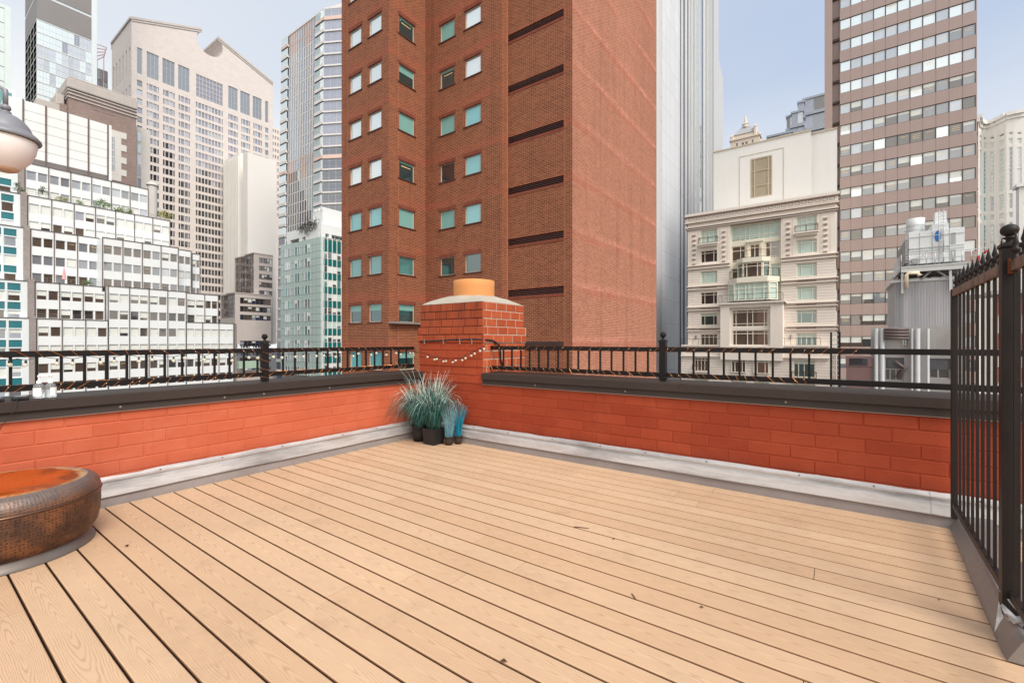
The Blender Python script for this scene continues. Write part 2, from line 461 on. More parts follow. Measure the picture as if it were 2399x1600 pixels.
# ================================================================== deck
WX, WY = -4.464, 4.149        # deck edges at the side wall and the end wall
def build_deck():
    m = MB(); uvs = []; tones = []
    pitch, gap, r = .1445, .0075, .0055
    R = random.Random(5)
    y1 = WY - .012; j = 0
    joints = {}
    while y1 > -1.2:
        y0 = y1 - (pitch - gap); yc = (y0 + y1) / 2; w = (y1 - y0) / 2
        x = WX + .015
        ends = []
        first = .8 + R.random() * 4.5
        xe = x + first
        while True:
            xe = min(xe, 3.4); ends.append((x, xe - .0016 if xe < 3.4 else xe)); x = xe + .0016
            if xe >= 3.4: break
            xe = x + 4.2 + R.random() * .8
        for xa, xb in ends:
            off = R.random() * 40; t = R.random()
            prof = [(-w, -.024), (-w, -r), (-w + r * .35, -r * .3), (-w + r, 0), (w - r, 0), (w - r * .35, -r * .3), (w, -r), (w, -.024)]
            i = len(m.v); n = len(prof)
            for xx in (xa, xb):
                for a, z in prof: m.v.append(Vector((xx, yc + a, z)))
            for q in range(n - 1):
                m.f.append((i + q, i + n + q, i + n + q + 1, i + q + 1)); m.m.append(1 if q in (0, 6) else (2 if q in (1, 5) else 0)); m.sm.append(False)
                for vx, vq in ((xa, q), (xb, q), (xb, q + 1), (xa, q + 1)):
                    uvs.append((vx + off, prof[vq][0])); tones.append(t)
            for a in (0, 1):
                idx = [i + a * n + q for q in range(n)]
                if not a: idx = idx[::-1]
                m.f.append(tuple(idx)); m.m.append(0); m.sm.append(False)
                for vv in idx: uvs.append(((xa, xb)[a] + off, prof[(vv - i) % n][0])); tones.append(t)
        y1 -= pitch; j += 1
    o = m.build('deck', [M['deck'], M['gap'], plain('board_edge', lin(150, 106, 72, .8), .7)])
    me = o.data
    me.uv_layers.new(name='UVMap'); me.uv_layers['UVMap'].data.foreach_set('uv', [c for u in uvs for c in u])
    me.color_attributes.new('tone', 'FLOAT_COLOR', 'CORNER')
    me.color_attributes['tone'].data.foreach_set('color', [c for t in tones for c in (t, t, t, 1)])
    structure(o)
    b = xbox(WX - .3, 3.6, -3.0, WY + .3, -3.2, -.026, 'roof', M['gap']); structure(b)
build_deck()

# ================================================================== parapets
LW, RW = FX(WX), FY(WY)
def parapet(fc, s0, s1, c0, c1, zt, zb, label, screws, joints, pm):
    t = thing('parapet_wall', label, 'wall', tuple(fc.P((s0 + s1) / 2, 0, -.15)))
    m = MB(); tones = []; brick_face(m, tones, fc, s0, s1, .12, zb + .03, -.05, .305, .1005, .007, .0042, random.Random(17), 0, 0, 0, .0038)
    m.box(fc, s0, s1, -.02, zb + .03, -.30, -.0545); toned(m.build('brickwork', pm, t), tones)
    # bent-metal coping: sloped top, upper fascia, recessed lower fascia with a drip edge
    lo = zb; mid = zb + (zt - zb) * .46
    m = MB()
    prof = [(-.05, lo + .006), (-.028, lo), (-.026, lo + .006), (-.034, mid - .004), (-.012, mid), (-.008, mid + .004), (-.010, zt - .004), (-.015, zt), (-.355, zt + .012), (-.36, zt - .06), (-.36, lo), (-.30, lo)]
    m.sweep(fc, prof, c0, c1, 0, True, False, mis=[1, 1] + [0] * 9)
    cp = m.build('coping', [M['coping'], M['coping_edge']], t)
    m = MB()
    for q in joints: m.box(fc, q - .03, q + .03, mid + .001, zt + .002, -.02, -.006)
    if joints: m.build('coping_joint', M['coping'], cp)
    for q in screws:
        k = MB(); k.lathe(fc.P(q, (lo + mid) / 2 + .004, -.031), [(.009, 0), (.008, .004), (.004, .006)], 10, 0, True, False, True, ax=Matrix(((0, 0, 1), (1, 0, 0), (0, 1, 0))) if fc.axis == 'X' else Matrix(((1, 0, 0), (0, 0, -1), (0, 1, 0))))
        k.build('screw', M['coping_edge'], cp)
    return t
lw = parapet(LW, -1.2, WY + .05, -1.2, WY + .048, .838, .70, 'low painted orange brick parapet under the long rail, white steel flashing along its foot',
             [LW.s(p) for p in (285, 530, 622, 776)], [LW.s(545)], M['paint'])
CHX0, CHX1 = -4.542, -3.456
rw = parapet(RW, -4.60, 3.5, CHX1 + .004, 3.5, .861, .724, 'painted brick parapet in shade-darkened red running from chimney to spiked fence',
             [RW.s(p) for p in (1250, 1462, 1840)], [RW.s(1600)], M['paint_shaded'])

def foot(fc, s0, s1, par, sleeves):
    R = random.Random(3)
    m = MB(); n = 60
    prof0 = [(.012, -.03), (.010, .0), (.004, .035), (-.008, .083)]
    for j in range(n):
        a = s0 + (s1 - s0) * j / n; b = s0 + (s1 - s0) * (j + 1) / n
        for p, q in zip(prof0, prof0[1:]):
            w = lambda s, i: .005 * mnoise.noise(Vector((s * 4, i * 3.1, fc.c)))
            m.quad([fc.P(a, p[1], p[0] + w(a, p[1])), fc.P(b, p[1], p[0] + w(b, p[1])), fc.P(b, q[1], q[0] + w(b, q[1])), fc.P(a, q[1], q[0] + w(a, q[1]))], 0, True)
    m.build('base_membrane', M['membrane'], par)
    m = MB()
    prof = [(-.012, .077), (.014, .074), (.016, .079), (.002, .146), (-.012, .152), (-.030, .156), (-.032, .174), (-.020, .178), (-.019, .186), (-.040, .192), (-.049, .212), (-.052, .214)]
    for j in range(n):
        a = s0 + (s1 - s0) * j / n; b = s0 + (s1 - s0) * (j + 1) / n
        for i, (p, q) in enumerate(zip(prof, prof[1:])):
            def w(s, e):
                return .006 * mnoise.noise(Vector((s * 2.2, 1.7, fc.c))) * (1 if 0 < e < 4 else .25)
            def u(s, e):
                return .005 * mnoise.noise(Vector((s * 1.3, 9.7, fc.c))) if e < 3 else (.005 * mnoise.noise(Vector((s * 9, 3.3, fc.c))) if e > 9 else 0)
            m.quad([fc.P(a, p[1] + u(a, i), p[0] + w(a, i)), fc.P(b, p[1] + u(b, i), p[0] + w(b, i)), fc.P(b, q[1] + u(b, i + 1), q[0] + w(b, i + 1)), fc.P(a, q[1] + u(a, i + 1), q[0] + w(a, i + 1))], 0)
    fl = m.build('flashing', M['flash'], par)
    for s in sleeves:
        k = MB(); k.sweep(fc, [(o + .004, z + .002) for o, z in prof[:-1]], s - .018, s + .018); k.build('joint_sleeve', M['flash'], fl)
    for j in range(int((s1 - s0) / .55)):
        s = s0 + .3 + j * .55 + R.uniform(-.08, .08)
        k = MB(); k.sphere(fc.P(s, .196, -.035), .006, 8, 5); k.build('rivet', M['fence_dust'], fl)
foot(LW, -1.2, WY - .012, lw, [LW.s(944)])
foot(RW, WX + .012, 3.4, rw, [RW.s(1399), RW.s(2190)])

# ================================================================== chimney
def build_chimney():
    cx, cy = (CHX0 + CHX1) / 2, (WY + .05 + 5.063) / 2
    t = thing('brick_chimney', 'stout brick chimney at the parapet corner topped by a clay flue pot', 'chimney', (cx, cy, .72))
    y0, y1 = WY + .05, 5.063
    g = MB(); tones = []; RB = random.Random(41)
    for n_, (za, zb, e) in enumerate(((.725, .925, .006), (.925, 1.225, .012), (1.225, 1.423, .026), (1.423, 1.727, 0))):
        X0, X1, Y0, Y1 = CHX0 - e, CHX1 + e, y0 - e, y1 + e
        brick_face(g, tones, FY(Y0), X0, X1, za, zb, 0, .203, .1, .011, .006, RB, 0, 2, n_, .004)
        brick_face(g, tones, FX(X1), Y0, Y1, za, zb, 0, .203, .1, .011, .006, RB, 1, 3, n_ + 1, .004)
        g.wbox(X0, X1 - .0065, Y0 + .0065, Y1, za, zb - .001, 1); tones += [.5] * 6
    toned(g.build('shaft', [M['chim_l'], M['chim_r'], M['chim_lm'], M['chim_rm']], t), tones)
    # rough hand-trowelled crown: square at the eaves, round under the pot
    m = MB(); n = 64; rings = 9; R = .29
    hx, hy = (CHX1 - CHX0) / 2 - .004, (y1 - y0) / 2 - .004
    for i in range(rings + 1):
        q = i / rings; zz = 1.724 + .105 * math.sin(q * PI / 2) ** .9
        for j in range(n):
            an = 2 * PI * j / n; c, s = math.cos(an), math.sin(an)
            k = 1 / max(abs(c) / hx, abs(s) / hy); rr = k * (1 - q) + R * q
            w = .010 * mnoise.noise(Vector((c * rr * 7, s * rr * 7, i * .3))) * (0.4 + q)
            m.v.append(Vector((cx + c * rr, cy + s * rr, zz + w)))
    for i in range(rings):
        for j in range(n):
            b = (j + 1) % n; m.f.append((i * n + j, i * n + b, (i + 1) * n + b, (i + 1) * n + j)); m.m.append(0); m.sm.append(True)
    m.f.append(tuple(rings * n + j for j in range(n))); m.m.append(0); m.sm.append(False)
    m.build('mortar_crown', M['crown'], t)
    m = MB()
    m.lathe((cx + .03, cy, 1.80), [(.272, 0), (.274, .16), (.276, .238), (.270, .246), (.238, .246), (.235, .1)], 48, 0, True, mis=[0, 0, 0, 0, 1])
    m.lathe((cx + .03, cy, 1.92), [(.236, 0), (.01, 0)], 48, 1, False)
    m.build('flue_pot', [M['clay'], M['clay_in']], t)
    # cable clipped round the chimney
    c = thing('power_cable', 'black cable clipped around the brick chimney and dropping behind the rail', 'cable', (cx, y0, 1.24))
    F = FY(y0 - .020)
    pts = [F.P(CHX0 + .02, 1.243, 0), F.P(CHX0 + .3, 1.247, .004), F.P(CHX0 + .62, 1.262, .003), F.P(CHX1 - .1, 1.266, .003), F.P(CHX1 + .01, 1.262, 0)]
    G = FX(CHX1 + .02)
    pts += [G.P(y0 + .03, 1.26, .01), G.P(y0 + .16, 1.25, .01), G.P(y0 + .27, 1.20, .012), G.P(y0 + .30, 1.12, .012), G.P(y0 + .31, 1.0, .012), G.P(y0 + .36, .90, .02)]
    m = MB(); m.tube(pts, .011, 8); m.build('conduit', M['cable'], c)
    for q in (.10, .42, .68, .86):
        k = MB(); s = CHX0 + (CHX1 - CHX0) * q; k.box(F, s - .006, s + .006, 1.205, 1.272, -.006, .014); k.build('clip', M['coping_edge'], c)
build_chimney()

# ================================================================== railings
RO = -.19
def railing(fc, s0, s1, zt, zb, balusters, posts, label, zc):
    F = fc.off(RO)
    t = thing('railing', label, 'railing', tuple(F.P((s0 + s1) / 2, zc)))
    m = MB(); m.box(F, s0, s1, zt - .043, zt, -.016, .016); m.build('top_rail', M['iron'], t, .003)
    m = MB(); m.box(F, s0, s1, zb - .043, zb, -.016, .016); m.build('bottom_rail', M['iron'], t, .003)
    for s in balusters:
        m = MB(); m.box(F, s - .008, s + .008, zb + .0005, zt - .0435, -.008, .008); m.build('baluster', M['iron'], t)
    for s in posts:
        m = MB(); m.box(F, s - .030, s + .030, zc, zt + .05, -.030, .030)
        m.box(F, s - .036, s + .036, zt + .051, zt + .066, -.036, .036)
        p = m.build('post', M['iron'], t, .003)
        m = MB(); m.lathe(F.P(s, zt + .0665), [(.028, 0), (.026, .008), (.012, .012), (.010, .024), (.016, .028)], 16); m.sphere(F.P(s, zt + .117), .028, 16, 10)
        m.build('finial', M['iron'], p)
    return F
LF = LW.off(RO); RF = RW.off(RO)
ZT, ZB = 1.172, .936
sp = LF.s(620)
lb = []
s = LF.s(24.5)
while s > -.9: s -= .1265
while s < WY - .03:
    if abs(s - sp) > .06: lb.append(s)
    s += .1265
railing(LW, -.9, WY + .03, ZT, ZB, lb, [sp], 'long black metal rail with ball-topped post above the orange parapet', .848)
rb = [RF.s(780 + q / 2.5707) for q in (1027, 1078, 1132, 1184, 1240, 1296, 1356, 1415, 1478, 1543, 1610, 1678, 1750, 1822, 1897, 2085)]
rb += [RF.s(1580 + q / 2.851) for q in (128, 228, 330, 435, 542, 657, 775, 900)]
rp = RF.s(1553.5)
railing(RW, CHX1 - .02, 3.4, 1.186, .944, rb, [rp], 'black metal rail on the shaded red wall beside the chimney', .872)

# ---------------------------------------------------- copper fairy lights wound round the rails
def fairy(fc, s0, s1, zt, label, seed, step=.088, lean=1):
    R = random.Random(seed); F = fc.off(RO)
    t = thing('fairy_lights', label, 'fairy lights', tuple(F.P((s0 + s1) / 2, zt)), 'copper fairy light wires on the rails')
    pts = []; beads = []
    h, w, e = .043, .016, .003
    s = s0
    while s < s1:
        st = step * R.uniform(.65, 1.45)
        ang = R.uniform(.35, .75) * st * lean
        for a, (o, z) in ((0, (w + e, zt + e)), (ang * .5, (w + e, zt - h / 2)), (ang, (w + e, zt - h - e))):
            pts.append(F.P(s + a, z, o + R.uniform(0, .003)))
        pts.append(F.P(s + ang + (st - ang) * .4, zt - h - e - R.uniform(0, .003), -w - e))
        pts.append(F.P(s + ang + (st - ang) * .6, zt + e, -w - e))
        if R.random() < .4: beads.append(F.P(s + ang * .4, zt - h * R.uniform(.15, .8), w + e + .004))
        s += st
    m = MB(); m.tube(pts, .0014, 4); m.build('wire', M['copper'], t)
    m = MB()
    for b in beads: m.sphere(b, .0032, 6, 4)
    o = m.build('bead', M['bead'], t); o['kind'] = 'stuff'
fairy(LW, -.6, WY - .02, ZT, 'copper fairy light wire wound along the upper rail above the orange parapet', 1)
fairy(LW, -.6, WY - .02, ZB, 'copper fairy light wire wound along the lower rail above the orange parapet', 2, lean=-1)
fairy(RW, CHX1 + .02, RF.s(2020), 1.186, 'copper fairy light wire wound along the upper rail beside the chimney', 3, lean=-1)
fairy(RW, CHX1 + .02, RF.s(1890), .944, 'copper fairy light wire wound along the lower rail beside the chimney', 4)
def post_fairy():
    t = thing('fairy_lights', 'copper fairy light wire looped around the ball-topped post above orange parapet', 'fairy lights', tuple(LF.P(sp, .9)), 'copper fairy light wires on the rails')
    pts = []; z = .87; e = .033; i = 0; R = random.Random(9)
    c = [(e, e), (-e, e), (-e, -e), (e, -e)]
    while z < 1.2:
        a, o = c[i % 4]; pts.append(LF.P(sp + a, z, o)); z += .02 + R.uniform(-.008, .012); i += 1
    m = MB(); m.tube(pts, .0017, 4); m.build('wire', M['copper'], t)
post_fairy()

def globe_string():
    t = thing('globe_string_lights', 'string of small clear globe bulbs strung under the rail and across the chimney', 'string lights', tuple(LF.P(2, 1.1)))
    L = [(62, 1297), (172, 1297), (382, 1287), (486, 1287), (668, 1280), (764, 1272), (927, 1272), (1017, 1262), (1160, 1268), (1231, 1250), (1367, 1262), (1447, 1247), (1551, 1267), (1665, 1247), (1724, 1250), (1823, 1243), (1880, 1248), (1976, 1243), (2025, 1240), (2112, 1238), (2160, 1235), (2243, 1243)]
    Q = [(124, 988), (155, 973), (230, 980), (265, 970), (322, 980), (382, 970), (408, 977), (467, 970), (495, 970), (515, 980)]
    C = [(572, 993), (613, 1008), (625, 1006), (665, 1020), (680, 1018), (723, 1025), (740, 1015), (780, 1012), (797, 1000), (835, 985), (855, 973), (888, 957), (910, 945)]
    ps = []
    FL = LF.off(.035)
    for x, y in L: px, py = x / 2.851, 400 + y / 2.851; ps.append(FL.P(FL.s(px), FL.z(px, py)))
    for x, y in Q: px, py = 780 + x / 2.5707, 450 + y / 2.5707; ps.append(FL.P(min(FL.s(px), WY - .0), FL.z(px, py)))
    FC = FY(WY + .05 - .045)
    for x, y in C: px, py = 780 + x / 2.5707, 450 + y / 2.5707; ps.append(FC.P(FC.s(px), FC.z(px, py)))
    R = random.Random(4); wire = [ps[0] + Vector((0, -.3, .05))]
    for a, b in zip(ps, ps[1:] + [ps[-1] + Vector((.08, .0, .05))]):
        wire.append(a + Vector((0, 0, .034)))
        mid = (a + b) / 2; wire.append(mid + Vector((0, 0, .034 + min(.02, (b - a).length * .12) * (1 if R.random() < .6 else -.2))))
    m = MB(); m.tube(wire, .0022, 5); m.build('wire', M['cable'], t)
    for p in ps:
        m = MB(); m.lathe(p + Vector((R.uniform(-.004, .004), R.uniform(-.004, .004), 0)), [(.001, -.0155), (.008, -.014), (.014, -.006), (.0155, .001), (.012, .009), (.007, .014)], 12)
        b = m.build('bulb', M['bulb'], t)
        m = MB(); m.lathe(p + Vector((0, 0, .013)), [(.0072, 0), (.0072, .012), (.003, .022)], 8, 0, True, True, True); m.build('socket', M['socket'], b)
globe_string()

# ================================================================== planters
def m_blade(name, a, b, c):
    m = N(name); z = m.sep(m.pos())[2]
    oi = m.n('VertexColor'); oi.layer_name = 'tone'
    k = m.math('ADD', z, m.math('MULTIPLY', m.sep(oi.outputs['Color'])[0], .5))
    cc = m.ramp(k, [(0.34, a), (0.82, b), (1.25, c)])
    p = m.bsdf(cc, .5, 0, None, .3); return m.mat
M['blade'] = m_blade('faded_grass_blade', lin(10, 38, 32), lin(46, 98, 90), lin(204, 222, 214))
M['reed'] = m_blade('blue_painted_reed', lin(70, 130, 146), lin(150, 180, 188), lin(222, 220, 214))
M['pot'] = plain('black_plastic_pot', lin(34, 33, 35), .5, 0, .3, 6, .15, 60, .2, 50, .004)
M['basket'] = plain('dark_woven_pot', lin(62, 50, 44), .8, 0, .3, 20, .3, 160, .9, 150, .006)
M['soil'] = plain('potting_soil', lin(40, 32, 26), .95)
def strip(m, tones, pts, w0, w1, side, t):
    i = len(m.v); n = len(pts)
    for q, p in enumerate(pts):
        w = w0 + (w1 - w0) * q / (n - 1)
        m.v.append(p - side * w); m.v.append(p + side * w)
    for q in range(n - 1):
        a = i + 2 * q; m.f.append((a, a + 1, a + 3, a + 2)); m.m.append(0); m.sm.append(True); tones.append(t)
def grassy(name, label, cat, x, y, pot, pr, ph, count, hgt, spread, droop, mt, seed, group, wid=.0042, square=False):
    R = random.Random(seed)
    t = thing(name, label, cat, (x, y, 0), group)
    m = MB()
    if square:
        for zz0, zz1, a, b in ((.004, ph, pr * .86, pr),):
            c0 = [(x - a, y - a, zz0), (x + a, y - a, zz0), (x + a, y + a, zz0), (x - a, y + a, zz0)]; c1 = [(x - b, y - b, zz1), (x + b, y - b, zz1), (x + b, y + b, zz1), (x - b, y + b, zz1)]
            for i in range(4): j = (i + 1) % 4; m.quad([c0[i], c0[j], c1[j], c1[i]])
            k = pr - .01; c2 = [(x - k, y - k, zz1), (x + k, y - k, zz1), (x + k, y + k, zz1), (x - k, y + k, zz1)]
            for i in range(4): j = (i + 1) % 4; m.quad([c1[i], c1[j], c2[j], c2[i]])
            m.quad([(p[0], p[1], zz1 - .02) for p in c2]); m.quad(c0[::-1])
            for i in range(4): j = (i + 1) % 4; m.quad([c2[i], c2[j], (c2[j][0], c2[j][1], zz1 - .02), (c2[i][0], c2[i][1], zz1 - .02)])
    else:
        m.lathe((x, y, .003), [(pr * .8, 0), (pr * .9, ph * .5), (pr, ph * .94), (pr * 1.05, ph * .95), (pr * 1.05, ph), (pr * .93, ph), (pr * .9, ph - .02), (.002, ph - .02)], 24, 0, True, True)
    m.build('pot', pot, t)
    m = MB(); tones = []
    for i in range(count):
        an = R.uniform(0, 2 * PI); rr = pr * .8 * math.sqrt(R.random())
        b = Vector((x + rr * math.cos(an), y + rr * math.sin(an), ph - .02))
        da = an + R.gauss(0, .7); out = Vector((math.cos(da), math.sin(da), 0))
        L = hgt * R.uniform(.55, 1.12) * (1.18 if R.random() < .06 else 1); ln = abs(R.gauss(0, spread)) + rr / pr * spread * .8; dr = droop * R.random() ** .9
        if i % 9 == 0 and hgt > .6: dr = 1.75; L *= R.uniform(.8, 1.15)
        pts = []; n = 9; kick = Vector((R.gauss(0, 1), R.gauss(0, 1), 0)) * .05 * L
        c3 = min(.80, .10 + dr * .42)
        for q in range(n + 1):
            u = q / n; tt = u ** (1 + .5 * c3)
            p = b + out * L * (ln * .7 * u + (.05 + .40 * c3) * u ** 2.2) + Vector((0, 0, L * (u - (c3 * 1.08) * u ** 3.0))) + kick * u * u
            p.x = max(p.x, WX - .035 if p.z < .72 else WX - .12); p.y = min(p.y, WY + .035)
            p.z = max(p.z, .006); pts.append(p)
        vx = Vector((CT, ST, 0)) * R.uniform(.5, 1) + Vector((-ST, CT, 0)) * R.uniform(-.6, .6)
        strip(m, tones, pts, wid * R.uniform(.6, 1.1), .0007, vx.normalized(), R.random())
    o = m.build('blades' if name != 'potted_reeds' else 'reeds', mt, t); o['kind'] = 'stuff'
    ca = o.data.color_attributes.new('tone', 'FLOAT_COLOR', 'CORNER')
    ca.data.foreach_set('color', [c for tt in tones for _ in range(4) for c in (tt, tt, tt, 1)])
grassy('potted_grass', 'tall tufted faded-green grass in the front black square pot near the corner', 'potted plant', -3.985, 3.90, M['pot'], .098, .195, 760, .78, .10, 1.6, M['blade'], 21, 'potted plants in the deck corner', .0050, square=True)
grassy('potted_grass', 'drooping faded-green grass in the black pot against the side flashing', 'potted plant', -4.255, 3.93, M['pot'], .105, .19, 640, .76, .13, 1.7, M['blade'], 22, 'potted plants in the deck corner', .0050)
grassy('potted_reeds', 'blue painted reeds in the small dark woven pot in front', 'potted plant', -3.795, 3.965, M['basket'], .055, .10, 110, .46, .06, .25, M['reed'], 23, 'potted plants in the deck corner', .0035)
grassy('potted_reeds', 'turquoise reeds in the small woven pot tucked behind against the end wall', 'potted plant', -3.735, 4.07, M['basket'], .048, .10, 100, .44, .06, .25, m_blade('turquoise_reed', lin(0, 110, 140), lin(50, 150, 172), lin(180, 196, 198)), 24, 'potted plants in the deck corner', .0035)

# ================================================================== hammered drum table
def m_drum():
    m = N('hammered_copper')
    cd = m.n('TexCoord').outputs['Object']
    s = m.sep(m.pos())
    dx = m.math('SUBTRACT', s[0], DC[0]); dy = m.math('SUBTRACT', s[1], DC[1])
    an = m.math('ARCTAN2', dy, dx)
    vo = m.n('TexVoronoi'); vo.inputs['Scale'].default_value = 1; vo.inputs['Randomness'].default_value = .35
    m.l(m.comb(m.math('MULTIPLY', an, 26), m.math('MULTIPLY', s[2], 64), 0), vo.inputs['Vector'])
    dent = m.math('MINIMUM', vo.outputs['Distance'], .62)
    n1 = m.noise(5, 6, .7); n2 = m.noise(22, 5, .7)
    c = m.ramp(n1, [(0.3, lin(58, 42, 36)), (0.5, lin(98, 68, 52)), (0.62, lin(134, 88, 58)), (0.75, lin(84, 62, 56))])
    c = m.mix(m.math('MULTIPLY', m.ramp(dent, [(0.14, 1), (0.42, 0)]), .8), c, lin(32, 24, 24))
    up = m.ramp(s[2], [(0.30, 0), (0.40, 1)])
    c = m.mix(m.math('MULTIPLY', up, m.math('MULTIPLY_ADD', n2, .5, .35)), c, lin(140, 131, 126))
    m.bsdf(c, m.math('MULTIPLY_ADD', n2, .25, .36), .5, m.bump(m.math('MULTIPLY', dent, 1.0), .4, .005), .5)
    return m.mat
def m_rusttop():
    m = N('rust_stained_top')
    s = m.sep(m.pos()); dx = m.math('SUBTRACT', s[0], DC[0]); dy = m.math('SUBTRACT', s[1], DC[1])
    r = m.math('SQRT', m.math('ADD', m.math('MULTIPLY', dx, dx), m.math('MULTIPLY', dy, dy)))
    n1 = m.math('MULTIPLY_ADD', m.noise(2.6, 5, .65), .7, m.math('MULTIPLY', m.noise(9, 5, .7), .3)); n3 = m.noise(3.2, 4, .6, m.mapped(1, 1, 1, None, (4, 2, 0)))
    k = m.math('MULTIPLY_ADD', m.math('SUBTRACT', n1, .5), .26, m.math('MULTIPLY_ADD', dx, -.10, r))
    c = m.ramp(k, [(0.0, lin(190, 92, 20)), (0.29, lin(184, 80, 14)), (0.328, lin(198, 116, 44)), (0.345, lin(160, 138, 106)), (0.365, lin(142, 136, 132))])
    c = m.mix(m.ramp(n3, [(0.5, 0), (0.56, 1)]), c, m.mix(m.ramp(k, [(.30, 0), (.33, 1)]), lin(142, 66, 26), lin(190, 160, 120)))
    wet = m.ramp(n3, [(0.42, .08), (0.5, .45)])
    m.bsdf(c, wet, .35, m.bump(n1, .15, .004), .5)
    return m.mat
DC = (-3.985, .405)
def build_drum():
    x, y = DC
    t = thing('drum_table', 'round hammered copper drum table with rust-stained top and steel base ring', 'table', (x, y, 0))
    prof = [(.362, .045), (.395, .075), (.418, .12), (.428, .18), (.431, .24), (.430, .30)]
    m = MB(); m.lathe((x, y, 0), prof, 96); m.build('body', m_drum(), t)
    m = MB(); m.lathe((x, y, 0), [(.430, .3005), (.436, .304), (.437, .310), (.430, .314)], 96); m.build('seam_band', plain('seam_steel', lin(110, 84, 70), .3, .8, .2), t)
    m = MB(); m.lathe((x, y, 0), [(.430, .3145), (.429, .335), (.423, .357), (.411, .377), (.392, .393), (.366, .403)], 96); m.build('shoulder', bpy.data.materials['hammered_copper'], t)
    m = MB(); m.lathe((x, y, 0), [(.366, .403), (.335, .409), (.26, .4135), (.14, .416), (.002, .4165)], 96); m.build('top', m_rusttop(), t)
    m = MB(); m.lathe((x, y, 0), [(.404, .003), (.403, .012), (.385, .030), (.366, .055), (.360, .06)], 96); m.build('base_ring', plain('dull_steel_ring', lin(112, 103, 98, .9), .45, .3, .3, 4, .1, 30), t)
build_drum()

# ================================================================== lantern at the edge of the picture
def build_lantern():
    d = 2.9; r = kx(13) * d; x = r * CT - d * ST; y = r * ST + d * CT
    y += 0; zc = EYE + (800 - 322) / FOC * d
    t = thing('lantern', 'domed dark grey outdoor lantern with frosted bell globe', 'lamp', (x, y, zc))
    R = .156
    m = MB(); m.lathe((x, y, zc), [(R * 1.03, -.012), (R * 1.06, -.004), (R * 1.04, .008), (R * .92, .030), (R * .80, .044), (R * .78, .052), (R * .70, .082), (R * .55, .115), (R * .36, .138), (R * .2, .146), (R * .19, .152), (R * .02, .152)], 48)
    m.lathe((x, y, zc - .012), [(R * 1.03, 0), (R * .9, .004), (R * .8, .03)], 48)
    cap = m.build('lamp_cap', plain('grey_lamp_enamel', lin(132, 132, 138), .42, .1, .12, 2, .08, 60, .1, 80, .003), t)
    m = MB(); m.lathe((x, y, zc + .152), [(R * .15, 0), (R * .18, .01), (R * .10, .016)], 20); m.sphere((x, y, zc + .188), .026, 16, 10, (1, 1, .9)); m.build('finial', bpy.data.materials['grey_lamp_enamel'], cap)
    g = N('frosted_globe'); k = g.math('MULTIPLY_ADD', g.noise(4, 3), .08, .94)
    zz = g.sep(g.pos())[2]
    g.bsdf(g.mix(1.0, lin(244, 234, 230), g.comb(k, k, k), 'MULTIPLY'), .35, 0, None, .4)
    m = MB(); m.lathe((x, y, zc), [(R * .92, -.012), (R * .93, -.03), (R * .88, -.08), (R * .74, -.135), (R * .55, -.175), (R * .40, -.197), (R * .36, -.203)], 48, cap1=False); gl = m.build('globe', g.mat, t)
    m = MB(); m.lathe((x, y, zc), [(R * .40, -.198), (R * .36, -.212), (R * .2, -.222), (.002, -.224)], 32); m.build('bottom_cup', plain('amber_cup', lin(216, 178, 150), .4), gl)
    # bracket and pole that carry it, just outside the picture
    u = Vector((-CT, -ST, 0))
    p0 = Vector((x, y, zc + .2)); 
    m = MB(); m.tube([p0, p0 + Vector((0, 0, .10)), p0 + u * .12 + Vector((0, 0, .17)), p0 + u * .30 + Vector((0, 0, .14)), p0 + u * .36], .013, 10)
    m.build('bracket', bpy.data.materials['grey_lamp_enamel'], t)
    q = p0 + u * .36
    m = MB(); m.lathe((q.x, q.y, 0), [(.08, .003), (.07, .06), (.035, .10), (.03, zc + .25), (.02, zc + .3)], 16); m.build('pole', bpy.data.materials['grey_lamp_enamel'], t)
build_lantern()

# ================================================================== things on the coping
M['pet'] = None
def m_pet():
    m = N('clear_plastic'); p = m.bsdf((.93, .96, .97, 1), .04, 0, None, .6, 0, .85, ior=1.25); return m.mat
M['pet'] = m_pet(); M['white_plastic'] = plain('white_plastic', lin(240, 240, 240), .35, 0, .03)
def bottle(px, label, turn):
    F = LW.off(-.075 if turn else -.085); s = F.s(px); b = F.P(s, .842)
    t = thing('sanitizer_bottle', label, 'pump bottle', tuple(b), 'clear pump bottles on the coping')
    m = MB(); m.lathe(b, [(.002, .002), (.029, .002), (.031, .006), (.031, .078), (.028, .090), (.018, .100), (.013, .104), (.013, .112)], 24); m.build('bottle_body', M['pet'], t)
    m = MB(); m.lathe(b, [(.014, .105), (.0145, .120), (.010, .123), (.006, .126), (.006, .148), (.009, .150), (.009, .160), (.002, .162)], 16)
    d = Vector((.6, -.8, 0)) if turn else Vector((.2, .95, 0)); d.normalize(); p = b + Vector((0, 0, .156))
    m.tube([p, p + d * .022, p + d * .032 + Vector((0, 0, -.005))], .0045, 8); m.build('pump', M['white_plastic'], t)
    m = MB(); n = 10; a0 = -1.5 if not turn else -.2
    for i in range(n):
        q0, q1 = a0 + 1.7 * i / n, a0 + 1.7 * (i + 1) / n; r = .0318
        m.quad([b + Vector((r * math.cos(q0), r * math.sin(q0), .016)), b + Vector((r * math.cos(q1), r * math.sin(q1), .016)), b + Vector((r * math.cos(q1), r * math.sin(q1), .074)), b + Vector((r * math.cos(q0), r * math.sin(q0), .074))], 0, True)
    m.build('paper_label', M['white_plastic'], t)
bottle(91.5, 'clear pump bottle with the wide white label, beside the small black box', 0)
bottle(118.5, 'clear pump bottle with label turned aside, farther from the small black box', 1)
M['solar'] = plain('solar_glass', lin(70, 76, 84), .12, 0, .05, spec=.8)
